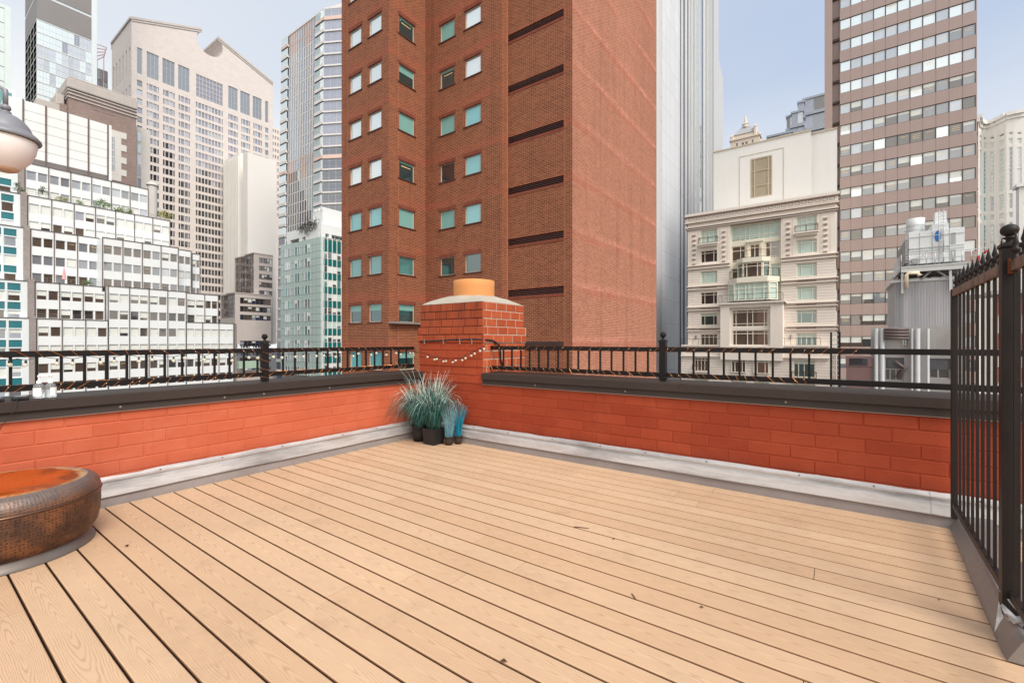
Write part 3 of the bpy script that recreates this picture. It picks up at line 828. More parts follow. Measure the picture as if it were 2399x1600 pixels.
def solar(p0, p1, label, wire):
    F = LW.off(-.075); a, b = F.s(p0), F.s(p1); z = .842
    t = thing('solar_box', label, 'solar panel', tuple(F.P((a + b) / 2, z)), 'small black boxes on the coping')
    m = MB(); m.box(F, a, b, z, z + .022, -.05, .04); m.build('case', M['cable'], t, .005)
    m = MB(); m.box(F, a + .008, b - .008, z + .0222, z + .0245, -.042, .032); m.build('panel', M['solar'], t)
    if wire:
        m = MB(); s = (a + b) / 2 - .01; G = F
        m.tube([F.P(s, z + .012, .041), F.P(s - .01, z + .006, .07), F.P(s - .025, z - .05, .090), F.P(s - .05, z - .1, .092), F.P(s - .08, z - .15, .090), F.P(s - .12, z - .25, .08)], .0022, 6); m.build('lead', M['cable'], t)
solar(27, 67, 'small black solar box with a lead hanging down the coping beside the pump bottles', True)
solar(-30, 9, 'small black solar box without a visible lead, half cut by the picture edge', False)

# ================================================================== spiked fence on the metal kerb
def build_fence():
    a, b = (.606, 4.02), (.577, 2.79)
    S = Slant(a, b); zr = 1.575; n = 10
    kerb = thing('metal_kerb', 'sloped grey sheet metal kerb along the foot of the spiked fence', 'kerb', (.62, 3.3, 0))
    m = MB()
    rings = []
    for y, tx in ((4.136, .600), (3.9, .590), (3.5, .570), (3.0, .545), (2.62, .530), (2.55, .533)):
        rings.append([(tx, y, .002), (tx + .006, y, .018), (tx + .040, y, .088), (tx + .052, y, .100), (tx + .20, y, .104), (tx + .22, y, .002)])
    for p, q in zip(rings, rings[1:]):
        for i in range(5): m.quad([p[i], q[i], q[i + 1], p[i + 1]])
    m.quad(rings[-1]); m.quad(rings[0][::-1])
    m.build('sheet', plain('grey_kerb_metal', lin(140, 136, 134), .42, .45, .25, 2.5, .12, 20, .25, 9, .02, .5, .3), kerb)
    m = MB()
    R = random.Random(8)
    for i in range(10):
        p = Vector((.545 + R.uniform(0, .10), 2.70 + R.uniform(-.06, .03), .085 + R.uniform(0, .05)))
        q = [p + Vector((R.gauss(0, .03), R.gauss(0, .03), R.gauss(.0, .03))) for _ in range(3)]
        m.quad([p] + q)
    m.build('torn_flashing', M['flash'], kerb)
    t = thing('spiked_fence', 'black iron fence of slim pickets with spear tips and ball-topped corner post', 'fence', (.59, 3.4, .1))
    m = MB(); m.box(S, 0, S.w, zr - .045, zr, -.012, .012); m.build('top_rail', M['fence_dust'], t, .002)
    m = MB(); m.box(S, 0, S.w, .17, .205, -.012, .012); m.build('bottom_rail', M['fence_iron'], t, .002)
    def spear(p):
        m = MB(); m.lathe(p, [(.014, 0), (.014, .010), (.009, .012), (.008, .026), (.013, .030), (.016, .038), (.013, .046), (.007, .050), (.011, .062), (.006, .084), (.001, .112)], 10)
        return m
    for i in range(n):
        s = S.w * (i + .5) / n
        m = MB(); m.box(S, s - .0055, s + .0055, .2055, zr - .0455, -.006, .006); pk = m.build('picket', M['fence_iron'], t)
        spear(S.P(s, zr)).build('spear_tip', M['fence_iron'], pk)
        if i < n - 1:
            s2 = s + S.w / n / 2; r = MB()
            r.tube([S.P(s2 + .034 * math.cos(q), zr + .036 + .016 * math.sin(q)) for q in [2 * PI * j / 14 for j in range(14)]], .004, 6, closed=True)
            r.build('scroll', M['fence_iron'], t)
    # end post at the wall, and the corner post with its ball
    m = MB(); m.box(S, -.03, -.0005, .1, zr + .002, -.016, .016); m.build('end_post', M['fence_iron'], t, .002)
    px, py = .583, 2.762
    m = MB(); m.wbox(px - .027, px + .027, py - .027, py + .027, .101, 1.632); m.wbox(px - .032, px + .032, py - .032, py + .032, 1.6325, 1.648)
    p = m.build('corner_post', M['fence_iron'], t, .003)
    m = MB(); m.lathe((px, py, 1.648), [(.026, 0), (.022, .006), (.012, .012), (.012, .020), (.024, .026), (.012, .032), (.012, .036)], 20); m.sphere((px, py, 1.706), .029, 20, 12, (1, 1, .9)); m.build('finial', M['fence_iron'], p)
    g = thing('spiked_gate', 'rusty-hinged spiked panel continuing past the ball-topped corner post', 'gate', (.59, 2.2, .1))
    G = Slant((.585, 2.733), (.575, 1.9))
    m = MB(); m.box(G, .001, G.w, zr - .045, zr, -.010, .010); m.build('top_rail', M['fence_dust'], g, .002)
    m = MB(); m.box(G, .001, .02, zr - .055, zr + .008, -.014, .014); m.build('hinge', plain('hinge_rust', lin(120, 62, 36), .8, .2, .3, 30), g)
    m = MB(); m.box(G, .001, G.w, .17, .205, -.010, .010); m.build('bottom_rail', M['fence_iron'], g, .002)
    for i in range(7):
        s = .045 + i * .115
        m = MB(); m.box(G, s - .0055, s + .0055, .2055, zr - .0455, -.006, .006); pk = m.build('picket', M['fence_iron'], g)
        spear(G.P(s, zr)).build('spear_tip', M['fence_iron'], pk)
build_fence()

# small litter on the boards
def litter():
    tw = plain('dry_twig', lin(96, 70, 54), .9)
    L = [((1362, 1236), .10, .25, 'thin dark twig lying along a board gap near the end wall'), ((1438, 1262), .02, 1.0, 'tiny dark seed on the boards near the end wall'), ((1484, 1397), .055, -.9, 'short bent twig on the open middle of the deck'),
         ((1644, 1422), .02, .4, 'tiny curled leaf scrap on the open deck'), ((297, 1278), .035, .1, 'small grey leaf scrap near the copper drum table'), ((2200, 1405), .012, .3, 'dark seed beside the metal kerb'), ((1180, 1548), .03, .5, 'brown leaf crumb on the boards at the front')]
    for (px, py), ln, an, lab in L:
        p = ground_at(px, py, .004); d = Vector((math.cos(an), math.sin(an), 0)); q = Vector((-d.y, d.x, 0))
        m = MB()
        if ln > .05:
            m.tube([p - d * ln / 2, p + q * ln * .06, p + d * ln / 2 + q * ln * .1], [.0022, .003, .0015], 6)
        else:
            m.quad([p - d * ln / 2, p - q * ln * .3 + Vector((0, 0, .004)), p + d * ln / 2, p + q * ln * .3 + Vector((0, 0, .006))]); m.quad([p - d * ln / 2, p + q * ln * .3 + Vector((0, 0, .006)), p + d * ln * .3])
        o = m.build('twig' if ln > .05 else 'leaf_scrap', tw); tag(o, lab, 'litter', 'litter on the deck boards')
litter()
# ================================================================== city: shared glass, windows, helpers
G = {}
G['dark'] = glassy('glass_dark', lin(44, 44, 48), .10, .03, .010)
G['brown'] = glassy('glass_warm_interior', lin(78, 68, 60), .12, .03, .010, .25, .6)
G['teal'] = glassy('glass_teal', lin(70, 124, 122), .14, .03, .012, .25, .25, (.85, 1, 1, 1))
G['tealdark'] = glassy('glass_teal_dark', lin(20, 54, 56), .14, .03, .012, .25, .3, (.85, 1, 1, 1))
G['aqua'] = glassy('glass_aqua', lin(92, 168, 172), .12, .03, .012, .6, .25)
G['sky'] = glassy('glass_mirroring_sky', lin(184, 200, 198), .46, .02, .012, .2, .12)
G['pale'] = glassy('glass_pale_blue', lin(164, 172, 182), .22, .05, .015)
G['grey'] = glassy('glass_grey', lin(112, 117, 124), .16, .04, .02)
G['navy'] = glassy('glass_navy', lin(42, 50, 76), .14, .03, .03)
G['lilac'] = glassy('glass_lilac_grey', lin(136, 140, 158), .12, .05, .02)
G['mint'] = plain('blind_mint', lin(196, 218, 208, .85), .35, 0, .06, .5, .03, 8, spec=.6)
G['blind'] = plain('blind_white', lin(232, 234, 228, .85), .4, 0, .05, .7, .03, 8, spec=.5)
G['tealblind'] = plain('blind_teal', lin(132, 184, 176, .8), .3, 0, .08, .5, .04, 8, spec=.7)
G['lit'] = plain('lit_ceiling_strip', lin(250, 216, 150), .5)
G['tealpanel'] = plain('teal_spandrel_glass', lin(40, 120, 130, .85), .18, 0, .12, .4, .04, 5, spec=.8)
G['greenpanel'] = plain('green_spandrel_glass', lin(0, 104, 100, .85), .18, 0, .12, .4, .04, 5, spec=.8)
GK = list(G); GI = {k: i for i, k in enumerate(GK)}; NG = len(GK)
GM = [G[k] for k in GK]
def pick(R, w):
    t = sum(v for _, v in w); x = R.random() * t
    for k, v in w:
        x -= v
        if x <= 0: return k
    return w[-1][0]
def shown(fc, s0, s1, z0, z1):
    p = [project(fc.P(s, z)) for s in (s0, s1) for z in (z0, z1)]
    if any(q is None for q in p): return 0
    x0, x1 = max(min(q[0] for q in p), 0), min(max(q[0] for q in p), 2399); y0, y1 = max(min(q[1] for q in p), 0), min(max(q[1] for q in p), 930)
    return max(x1 - x0, 0) * max(y1 - y0, 0)

class Wins:
    """windows of one building: the hundred that show largest become parts, the rest one part"""
    def __init__(self, root, frame, name='window', sub=False, hide=None):
        self.root, self.frame, self.name, self.sub, self.hide, self.L = root, frame, name, sub, hide, []
    def add(self, fc, s0, s1, z0, z1, g, o=-.15, fw=.06, nv=(), nh=(), blind=0, bk='blind', fd=.06, lit=0, ledge=0):
        a = shown(fc, s0, s1, z0, z1)
        if self.hide:
            c = project(fc.P((s0 + s1) / 2, (z0 + z1) / 2))
            if c is None or self.hide(c[0], c[1]): a *= .001
        self.L.append((a, dict(fc=fc, s0=s0, s1=s1, z0=z0, z1=z1, g=g, o=o, fw=fw, nv=nv, nh=nh, blind=blind, bk=bk, fd=fd, lit=lit, ledge=ledge)))
    def geo(self, m, fm, fc, s0, s1, z0, z1, g, o, fw, nv, nh, blind, bk, fd, lit, ledge):
        m.rect(fc, s0, s1, z0, z1, o, GI[g])
        if blind: m.rect(fc, s0 + fw * .5, s1 - fw * .5, z1 - blind * (z1 - z0), z1, o + .012, GI[bk])
        for i in range(lit):
            w = s1 - s0; zz = z1 - (z1 - z0) * (.25 + .16 * i); m.rect(fc, s0 + w * .2, s0 + w * .8, zz - .05, zz, o + .008, GI['lit'])
        if fw:
            fi = 0 if fm is not m else NG
            fm.box(fc, s0, s0 + fw, z0, z1, o + .002, o + fd, fi); fm.box(fc, s1 - fw, s1, z0, z1, o + .002, o + fd, fi)
            fm.box(fc, s0 + fw, s1 - fw, z0, z0 + fw, o + .002, o + fd, fi); fm.box(fc, s0 + fw, s1 - fw, z1 - fw, z1, o + .002, o + fd, fi)
            xs = [s0 + fw] + [s0 + (s1 - s0) * q for q in nv] + [s1 - fw]
            h = fw * .4
            for q in xs[1:-1]: fm.box(fc, q - h, q + h, z0 + fw, z1 - fw, o + .002, o + fd * .9, fi)
            for r in nh:
                zz = z0 + (z1 - z0) * r
                for i, (a, b) in enumerate(zip(xs, xs[1:])):
                    fm.box(fc, a + (h if i else 0), b - (h if i < len(xs) - 2 else 0), zz - h, zz + h, o + .002, o + fd * .8, fi)
    def finish(self, keep=100):
        self.L.sort(key=lambda q: -q[0])
        vis = [q for q in self.L if q[0] > 0]; top = vis[:keep]; rest = self.L[len(top):]
        for a, d in top:
            m = MB()
            if self.sub:
                f = MB(); self.geo(m, f, **d); w = m.build(self.name, GM, self.root); f.build('frame', self.frame, w)
            else:
                self.geo(m, m, **d); m.build(self.name, GM + [self.frame], self.root)
        if rest:
            m = MB()
            for a, d in rest: self.geo(m, m, **d)
            o = m.build(self.name, GM + [self.frame], self.root); o['kind'] = 'stuff'

def body(name, mt, root, x0, x1, y0, y1, z0, z1):
    return xbox(x0, x1, y0, y1, z0, z1, name, mt, root)

def lerp(a, b, t): return a + (b - a) * t
# ================================================================== white terraced office block and its teal neighbour
M['white_panel'] = plain('white_spandrel_panel', lin(238, 241, 242, .86), .45, 0, .05, .25, .03, 3, spec=.4, streak=.10)
M['white_stain'] = plain('stained_white_panel', lin(240, 240, 238, .88), .5, 0, .05, .3, .03, 3, spec=.3, streak=.22)
M['alu'] = plain('window_aluminium', lin(206, 206, 204, .9), .45, .2, .06)
M['bar'] = plain('brown_mullion', lin(104, 92, 90), .5, .2, .1)
M['pier'] = bricks('grey_brick_pier', lin(150, 140, 136), lin(130, 120, 116), lin(170, 164, 160), .3, .1, .015, .2)
M['flat_roof'] = plain('flat_roof_gravel', lin(150, 146, 140), .95)
M['louver'] = plain('grey_louver', lin(138, 130, 126), .5, .2, .1)
C5 = -118.0
YL = FX(C5).s(86)
PLANE = {5: C5}
for t_, p_ in ((4, 82.4), (3, 72.0), (2, 65.0), (1, 58.8), (0, 54.0)):
    k_ = kx(p_); PLANE[t_] = YL * (k_ * CT - ST) / (CT + k_ * ST)
def terraced():
    R = random.Random(31)
    root = thing('office_block', 'white terraced office block stepping back tier by tier, dark mullions and planted terraces', 'building', (-125, 30, GROUND))
    W = Wins(root, M['alu'])
    zoom = 2.851
    PITCH = 3.38; HP, HW = 1.42, 1.78
    def sec(t, xs, px, py, nfl, mood, zt=None, last_dark=False):
        f = FX(PLANE[t]); S = [f.s(x) for x in xs]; zt = f.z(px, py) if zt is None else zt
        hs = []; m = MB()
        for fl in range(nfl):
            z1 = zt - HP - fl * PITCH; z0 = z1 - HW
            for a, b in zip(S, S[1:]):
                for u0, u1 in ((.055, .475), (.535, .955)):
                    hs.append((lerp(a, b, u0), lerp(a, b, u1), z0, z1))
                    g = pick(R, mood[min(fl, len(mood) - 1)]); bl = 0; bk = 'blind'
                    if g in ('blind',): g = 'grey'; bl = .97
                    elif g == 'half': g = pick(R, [('brown', 3), ('dark', 2)]); bl = R.choice([.35, .55, .6, .7])
                    elif g == 'mint': g = 'grey'; bl = .9; bk = 'blind'
                    h = hs[-1]
                    W.add(f, h[0], h[1], z0, z1, g, -.22, .09, (), (), bl, bk, .07, lit=(1 if g == 'brown' and R.random() < .25 else 0))
        zb = zt - HP - nfl * PITCH + (PITCH - HW) * .5
        m.holes(f, S[0], S[-1], zb, zt, hs, .22)
        m.box(f, S[0], S[-1], zb, zt, -9, -.35)                       # what stands behind the panels
        m.rect(f, S[0], S[-1], zt - .001, zt, -.0, 0)
        m.quad([f.P(S[0], zt, 0), f.P(S[-1], zt, 0), f.P(S[-1], zt, -.36), f.P(S[0], zt, -.36)])
        for s in (S[0], S[-1]): m.quad([f.P(s, zb, 0), f.P(s, zt, 0), f.P(s, zt, -.36), f.P(s, zb, -.36)])
        m.build('facade', M['white_panel'], root)
        for s in S:
            b = MB(); b.box(f, s - .075, s + .075, zb, zt + .12, .002, .12); b.build('mullion', M['bar'], root)
        c = MB(); c.box(f, S[0], S[-1], zt + .002, zt + .14, -.25, .12); c.build('parapet_cap', M['bar'], root)
        # joint lines of the spandrels
        return f, S, zt
    P = lambda L: [x / zoom for x in L]
    pale = [[('pale', 3), ('blind', 3), ('grey', 2)]]
    t1 = sec(1, [58.8, 114, 165.6, 214.7, 260.6, 304.5, 347], 58.8, 381.5, 2, [[('pale', 4), ('grey', 4)], [('blind', 3), ('pale', 2)]])
    t2 = sec(2, [65, 121, 173.6, 223.4, 270.8, 315, 357.8, 398], 65, 458.5, 2, [[('blind', 5), ('half', 2), ('pale', 1)], [('blind', 3), ('half', 3), ('brown', 1)]])
    m3 = [[('brown', 5), ('half', 1), ('grey', 1)], [('brown', 2), ('pale', 2), ('grey', 3), ('mint', 1)], [('brown', 3), ('grey', 2)]]
    t3 = sec(3, P([205, 362, 518, 661]), 72, 537, 3, m3)
    zt3 = t3[2]
    f4 = FX(PLANE[4])
    t3b = sec(4, P([685, 820, 950, 1075, 1190]), 0, 0, 3, m3, zt=f4.z(685 / zoom, 400 + 447 / zoom))
    t3c = sec(3, P([1190, 1276]), 0, 0, 3, m3, zt=zt3)
    t3d = sec(2, P([1283, 1335]), 0, 0, 3, m3, zt=zt3)
    m4 = [[('half', 4), ('brown', 2), ('blind', 1)], [('brown', 3), ('mint', 1), ('dark', 1), ('half', 1)]]
    m5 = [[('blind', 4), ('half', 1), ('brown', 1)], [('blind', 3), ('half', 3)], [('brown', 5), ('half', 2), ('dark', 1)], [('brown', 2), ('dark', 3)]]
    t4 = sec(4, P([235, 398, 555, 702]), 82.4, 661, 2, m4)
    zt4 = t4[2]; f5 = FX(PLANE[5])
    t4b = sec(5, P([722, 865, 995, 1120, 1243]), 0, 0, 6, m4 + m5, zt=f5.z(722 / zoom, 400 + 772 / zoom))
    t4c = sec(4, P([1243, 1367, 1457]), 0, 0, 2, m4, zt=zt4)
    zt5 = f5.z(86, 747)
    t5 = sec(5, P([245, 415, 572, 722]), 86, 747, 4, m5)
    t5c = sec(5, P([1243, 1353, 1462, 1560]), 0, 0, 4, m5, zt=f5.z(1300 / zoom, 400 + 1015 / zoom))
    W.finish()
    # blank mechanical floor on top: stained panels over a louvre strip
    f = FX(PLANE[0]); xs = [54, 107.5, 158.5, 207, 252.5]; S = [f.s(x) for x in xs]; zt = f.z(54, 235); zb = f.z(54, 381.5)
    rows = 6; lv = (zt - zb) * .10
    for i in range(rows):
        a = zb + lv + (zt - zb - lv) * i / rows; b = zb + lv + (zt - zb - lv) * (i + 1) / rows
        m = MB()
        for p, q in zip(S, S[1:]): m.box(f, p + .12, q - .12, a + .05, b - .05, -.3, 0)
        m.build('blank_panel', M['white_stain'], root)
    m = MB(); m.box(f, S[0] - 2.4, S[-1] + .6, zb, zt + .05, -12, -.12); m.box(f, S[-1], S[-1] + .62, zb, zt + .1, -.115, .1); m.box(f, S[0] - 1.0, S[0], zb, zt + .1, -.115, .1); m.build('penthouse', M['white_panel'], root)
    m = MB()
    for j in range(9): z = zb + lv * j / 9; m.box(f, S[0], S[-1], z, z + lv / 14, -.115, .04)
    m.build('louver_strip', M['louver'], root)
    for s in S: b = MB(); b.box(f, s - .12, s + .12, zb, zt + .15, -.1, .22); b.build('mullion', M['bar'], root)
    # terrace slabs and thin guard rails
    for (f_, S_, zt_), back, drop in ((t2, 5, 0), (t4, 6, 0), (t4b, 6, 0), (t4c, 6, 0), (t5, 4, 0), (t5c, 5, 0)):
        m = MB(); z = zt_
        for h in (.55, 1.0): m.tube([f_.P(S_[0], z + h, -.6), f_.P(S_[-1], z + h, -.6)], .025, 5)
        n = int((S_[-1] - S_[0]) / 1.6)
        for i in range(n + 1): s = lerp(S_[0], S_[-1], i / max(n, 1)); m.tube([f_.P(s, z, -.6), f_.P(s, z + 1.0, -.6)], .022, 5)
        m.build('terrace_rail', M['louver'], root)
    e = FX(PLANE[5]); s = e.s(549)
    m = MB(); m.box(e, s - .0, s + .5, -30, zt5 + .2, -9, .1); m.build('end_pier', M['louver'], root)
    # grey brick piers at the seam
    for t, (zt_, zb_) in {5: (zt5, -30), 4: (zt4, zt5), 3: (zt3, zt4), 2: (t2[2], zt3), 1: (t1[2], t2[2])}.items():
        f = FX(PLANE[t]); w = .95
        m = MB(); m.box(f, YL - w, YL - .12, zb_, zt_ + .5, -8, .3); m.build('seam_pier', M['pier'], root)
    return dict(t1=t1, t2=t2, t3=t3, t4=t4, t5=t5, zt3=zt3, zt4=zt4, t3b=t3b, t4b=t4b)
TB = terraced()

def teal_block():
    R = random.Random(77)
    wf = plain('white_frame', lin(232, 238, 240, .86), .4, 0, .05, .3, spec=.4, streak=.08)
    root = thing('teal_office_block', 'white-framed office block with teal spandrel panels stepping back beside the white terraces', 'building', (-122, 8, GROUND))
    W = Wins(root, wf); SPN = Wins(root, wf, 'spandrel')
    tops = {5: TB['t5'][2], 4: TB['zt4'], 3: TB['zt3'], 2: TB['t2'][2], 1: TB['t1'][2], 0: TB['t1'][2] + 9}
    cw = .49 * 3.27; PIT = 3.38
    for t in (5, 4, 3, 2, 1):
        f = FX(PLANE[t]); zt = tops[t]; zb = tops[t + 1] - .3 if t < 5 else -18
        s1 = YL - .97; e = s1 - .85
        m = MB(); hs = []
        cols = []
        x = e
        while x > e - 24: cols.append((x - cw, x)); x -= cw + .30
        z = zt - .45
        while z > zb:
            a, b = z - 1.28, z
            for p, q in cols:
                if b > zb:
                    hs.append((p, q, max(a, zb), b)); SPN.add(f, p, q, max(a, zb), b, 'tealpanel', -.10, 0)
            wa, wb = z - PIT + .18, z - 1.46
            if wb > zb:
                for p, q in cols:
                    hs.append((p, q, max(wa, zb), wb))
                    g = pick(R, [('grey', 2), ('brown', 3), ('pale', 2)]); bl = R.choice([0, 0, .4, .5, .95]) if t > 3 else R.choice([.95, .95, .5, 0])
                    W.add(f, p, q, max(wa, zb), wb, g, -.2, .10, (), (), bl)
            z -= PIT
        m.holes(f, e - 24, s1, zb, zt, hs, .2)
        m.box(f, e - 24, s1, zb, zt - .01, -9, -.3)
        m.quad([f.P(e - 24, zt, 0), f.P(s1, zt, 0), f.P(s1, zt, -.32), f.P(e - 24, zt, -.32)]); m.quad([f.P(s1, zb, 0), f.P(s1, zb, -.3), f.P(s1, zt, -.3), f.P(s1, zt, 0)])
        m.build('frame_wall', wf, root)
        c = MB(); c.box(f, e - 24, s1, zt + .002, zt + .15, -.3, .1); c.build('parapet_cap', M['bar'], root)
    W.finish(); SPN.finish()
    # glazed top storey set back behind the lantern
    f = FX(PLANE[0] - 6); z0, z1 = TB['t1'][2], f.z(5, 203)
    s1 = f.s(36); m = MB(); m.box(f, s1 - 16, s1, z0, z1, -8, -.1); m.build('penthouse', wf, root)
    for i in range(4):
        m = MB(); m.box(f, s1 - 3.6 - i * 3.9, s1 - .5 - i * 3.9, lerp(z0, z1, .72), lerp(z0, z1, .95), -.09, .02); m.box(f, s1 - 3.6 - i * 3.9, s1 - .5 - i * 3.9, lerp(z0, z1, .36), lerp(z0, z1, .66), -.09, .02); m.build('glass_panel', G['teal'], root)
teal_block()

# terrace plants and furniture on the white block
M['leaf'] = plain('shrub_leaf', lin(104, 132, 62, .8), .7, 0, .4, 2, .3, 20)
M['leaf2'] = plain('yellowing_leaf', lin(170, 168, 84, .8), .7, 0, .4, 2, .3, 20)
M['leaf3'] = plain('dark_conifer_leaf', lin(66, 92, 60, .8), .7, 0, .4, 2, .3, 20)
M['bark'] = plain('bark', lin(84, 70, 58), .9)
def shrub(px, py, t, w, h, label, mt, seed, cone=False):
    R = random.Random(seed); f = FX(PLANE[t] - .9); s = f.s(px); b = f.P(s, f.z(px, py))
    root = thing('terrace_shrub', label, 'shrub', tuple(b), 'shrubs on the terraces')
    m = MB(); m.tube([b, b + Vector((0, 0, h * .6))], [.05, .02], 6)
    for i in range(5):
        d = Vector((R.gauss(0, 1), R.gauss(0, 1), 1.2)).normalized(); m.tube([b + Vector((0, 0, h * .2)), b + Vector((0, 0, h * .25)) + d * h * .55], [.03, .01], 5)
    m.build('stem', M['bark'], root)
    m = MB()
    for c in range(16):
        q = R.random(); rad = w * .5 * ((1 - q) if cone else math.sin(PI * min(.95, q * .8 + .15)))
        an = R.uniform(0, 2 * PI); cc = b + Vector((rad * math.cos(an), rad * math.sin(an), h * (.12 + .85 * q)))
        for i in range(26):
            p = cc + Vector((R.gauss(0, 1), R.gauss(0, 1), R.gauss(0, 1))) * w * .11
            u = Vector((R.gauss(0, 1), R.gauss(0, 1), R.gauss(0, 1))).normalized(); v = u.orthogonal().normalized(); k = w * .055
            m.quad([p - u * k, p - v * k * .5, p + u * k, p + v * k * .5])
    o = m.build('leaves', mt, root)
for a in ((100, 457, 2, 1.5, 1.7, 'small dark conifer on the upper white terrace, nearest the teal block', 'leaf3', 1, True),
          (143, 474, 2, 1.6, 1.0, 'sparse dry low plant on the upper white terrace', 'leaf2', 2, False),
          (184, 482, 2, 1.3, 1.0, 'low grey-green clump in the middle of the upper white terrace', 'leaf', 3, False),
          (242, 489, 2, 2.3, 1.7, 'bright green rounded shrub on the upper white terrace', 'leaf', 4, False),
          (289, 500, 2, 2.6, .8, 'long flat green clump on the upper white terrace', 'leaf', 5, False),
          (388, 512, 2, 2.4, 1.7, 'golden-green bush at the far end of the upper white terrace', 'leaf2', 6, False),
          (41, 452, 2, 1.6, 2.0, 'dark little pine on the teal block terrace', 'leaf3', 7, True),
          (206, 668, 4, 1.4, .8, 'low bright green plant on the terrace with folded pink parasols', 'leaf', 8, False)):
    shrub(a[0], a[1], a[2], a[3], a[4], a[5], M[a[6]], a[7], a[8])
def folded(px, py, h, label):
    f = FX(PLANE[4] - 1.2); b = f.P(f.s(px), f.z(px, py))
    t = thing('folded_parasol', label, 'parasol', tuple(b), 'folded pink parasols')
    m = MB(); m.lathe(b, [(.06, 0), (.03, .1), (.03, h)], 8); m.build('pole', M['bar'], t)
    m = MB(); m.lathe(b + Vector((0, 0, h * .25)), [(.32, 0), (.30, .1), (.22, h * .4), (.10, h * .7), (.02, h * .76)], 10); m.build('canopy', plain('faded_pink_canvas', lin(220, 168, 166), .9), t)
folded(150, 664, 3.0, 'folded pink parasol, the one nearer the teal block')
folded(267, 670, 3.0, 'folded pink parasol standing nearer the middle of the terrace')

# ================================================================== brown brick block with stone cap
def brown_block():
    br = bricks('taupe_brick', lin(158, 138, 130, .8), lin(140, 120, 114, .8), lin(166, 150, 144, .8), .6, .2, .03, .2, .9)
    st = plain('grey_cap_stone', lin(190, 182, 176, .85), .8, 0, .1, .3, .08, 4, streak=.25)
    ls = plain('pale_quoin_stone', lin(214, 210, 204, .85), .8, 0, .06, .4)
    f = FX(-152.0); root = thing('brick_block', 'taupe brick block with rounded grey stone cap behind the white terraces', 'building', (-170, 45, GROUND))
    s0, s1 = f.s(160.5), f.s(319); zt = f.z(160.5, 176.5); D = 26
    w = .6; X0 = f.c - D
    m = MB(); m.box(f, s0, s1, 0, zt - 3.3, -D, 0); m.build('wall', br, root)
    m = MB()
    cham = 1.1
    m.box(f, s0 - .3, s1 + .3, zt - 3.0, zt - .5, -D, .3); m.box(f, s0, s1, zt - .498, zt, -D, .0)
    m.build('cap', st, root, .3)
    for i in range(3):
        m = MB(); z = zt - 3.35 - i * .85; m.box(f, s0 - .25, s1 + .25, z - .28, z, -D, .25); m.build('string_course', st, root)
    # lower shoulder with its curved end block
    m = MB(); sh = f.s(161); m.box(f, s0 - 1.2, s0 - .02, 0, f.z(150, 240), -20, -1.2); m.build('shoulder', br, root)
    m = MB(); y0 = f.s(92); zz = f.z(140, 238); m.box(f, y0, s0 - .3, 0, zz - 2, -18, -2.3); m.build('lower_wing', br, root)
    m = MB(); m.box(f, y0 - .3, s0 - .35, zz - 1.98, zz, -18.2, -2.0); m.box(f, lerp(y0, s0, .62), s0 - .4, zz + .002, zz + 2.6, -4, -2.0); m.build('wing_parapet', st, root, .15)
    # vent grille and quoined window
    m = MB(); a, b = f.s(214), f.s(271); za = f.z(214, 256); 
    for i in range(5): m.box(f, a, b, za + i * .75, za + i * .75 + .3, .002, .07)
    m.build('vent_grille', br, root)
    q0, qz0, qz1 = f.s(259), f.z(259, 421), f.z(259, 303)
    m = MB(); n = 8
    for i in range(n):
        a, b = lerp(qz0, qz1, i / n), lerp(qz0, qz1, (i + 1) / n)
        m.box(f, q0, f.s(296.5 if (i % 2 == (1 if i < 7 else 1)) or i == 7 else 284), a, b - .02, .002, .12)
    m.build('quoin_surround', ls, root)
    W = Wins(root, M['alu'])
    for i in range(5):
        za, zb = lerp(f.z(264, 401), f.z(264, 321), i / 5), lerp(f.z(264, 401), f.z(264, 321), (i + 1) / 5)
        W.add(f, f.s(260), f.s(269.5), za + .1, zb, 'grey', .13, .12, (.5,))
    W.finish()
    # pale concrete stair column with a glass strip, further along
    root = thing('stair_tower', 'slim pale concrete stair tower with glass strip beside the taupe brick block', 'building', (-165, 70, GROUND))
    f = FX(-158.0); a, b = f.s(321), f.s(352); z = f.z(321, 297)
    m = MB(); m.box(f, f.s(319.5), b, 0, z, -8, 0); m.build('wall', ls, root)
    W = Wins(root, M['alu'])
    for i in range(9): W.add(f, f.s(321.5), f.s(331.5), z - 4.3 - i * 3.2 + .3, z - 1.3 - i * 3.2, ['pale', 'pale', 'pale', 'grey', 'navy', 'grey', 'navy', 'navy', 'navy'][i], .02, .1)
    W.finish()
    f2 = FX(-150.0); s = f2.s(357); p = f2.P(s, 0)
    t = thing('round_turret', 'small round stone turret with domed lid beyond the top terrace', 'turret', tuple(p))
    m = MB(); zz = f2.z(357, 427); m.lathe((p.x, p.y, 0), [(1.05, 20), (1.05, zz - 1.0)], 24); m.build('drum', ls, t)
    m = MB(); m.lathe((p.x, p.y, zz - 1), [(1.35, 0), (1.35, .35), (1.2, .45), (.9, .8), (.3, 1.0), (.01, 1.02)], 24); m.build('lid', ls, t)
brown_block()

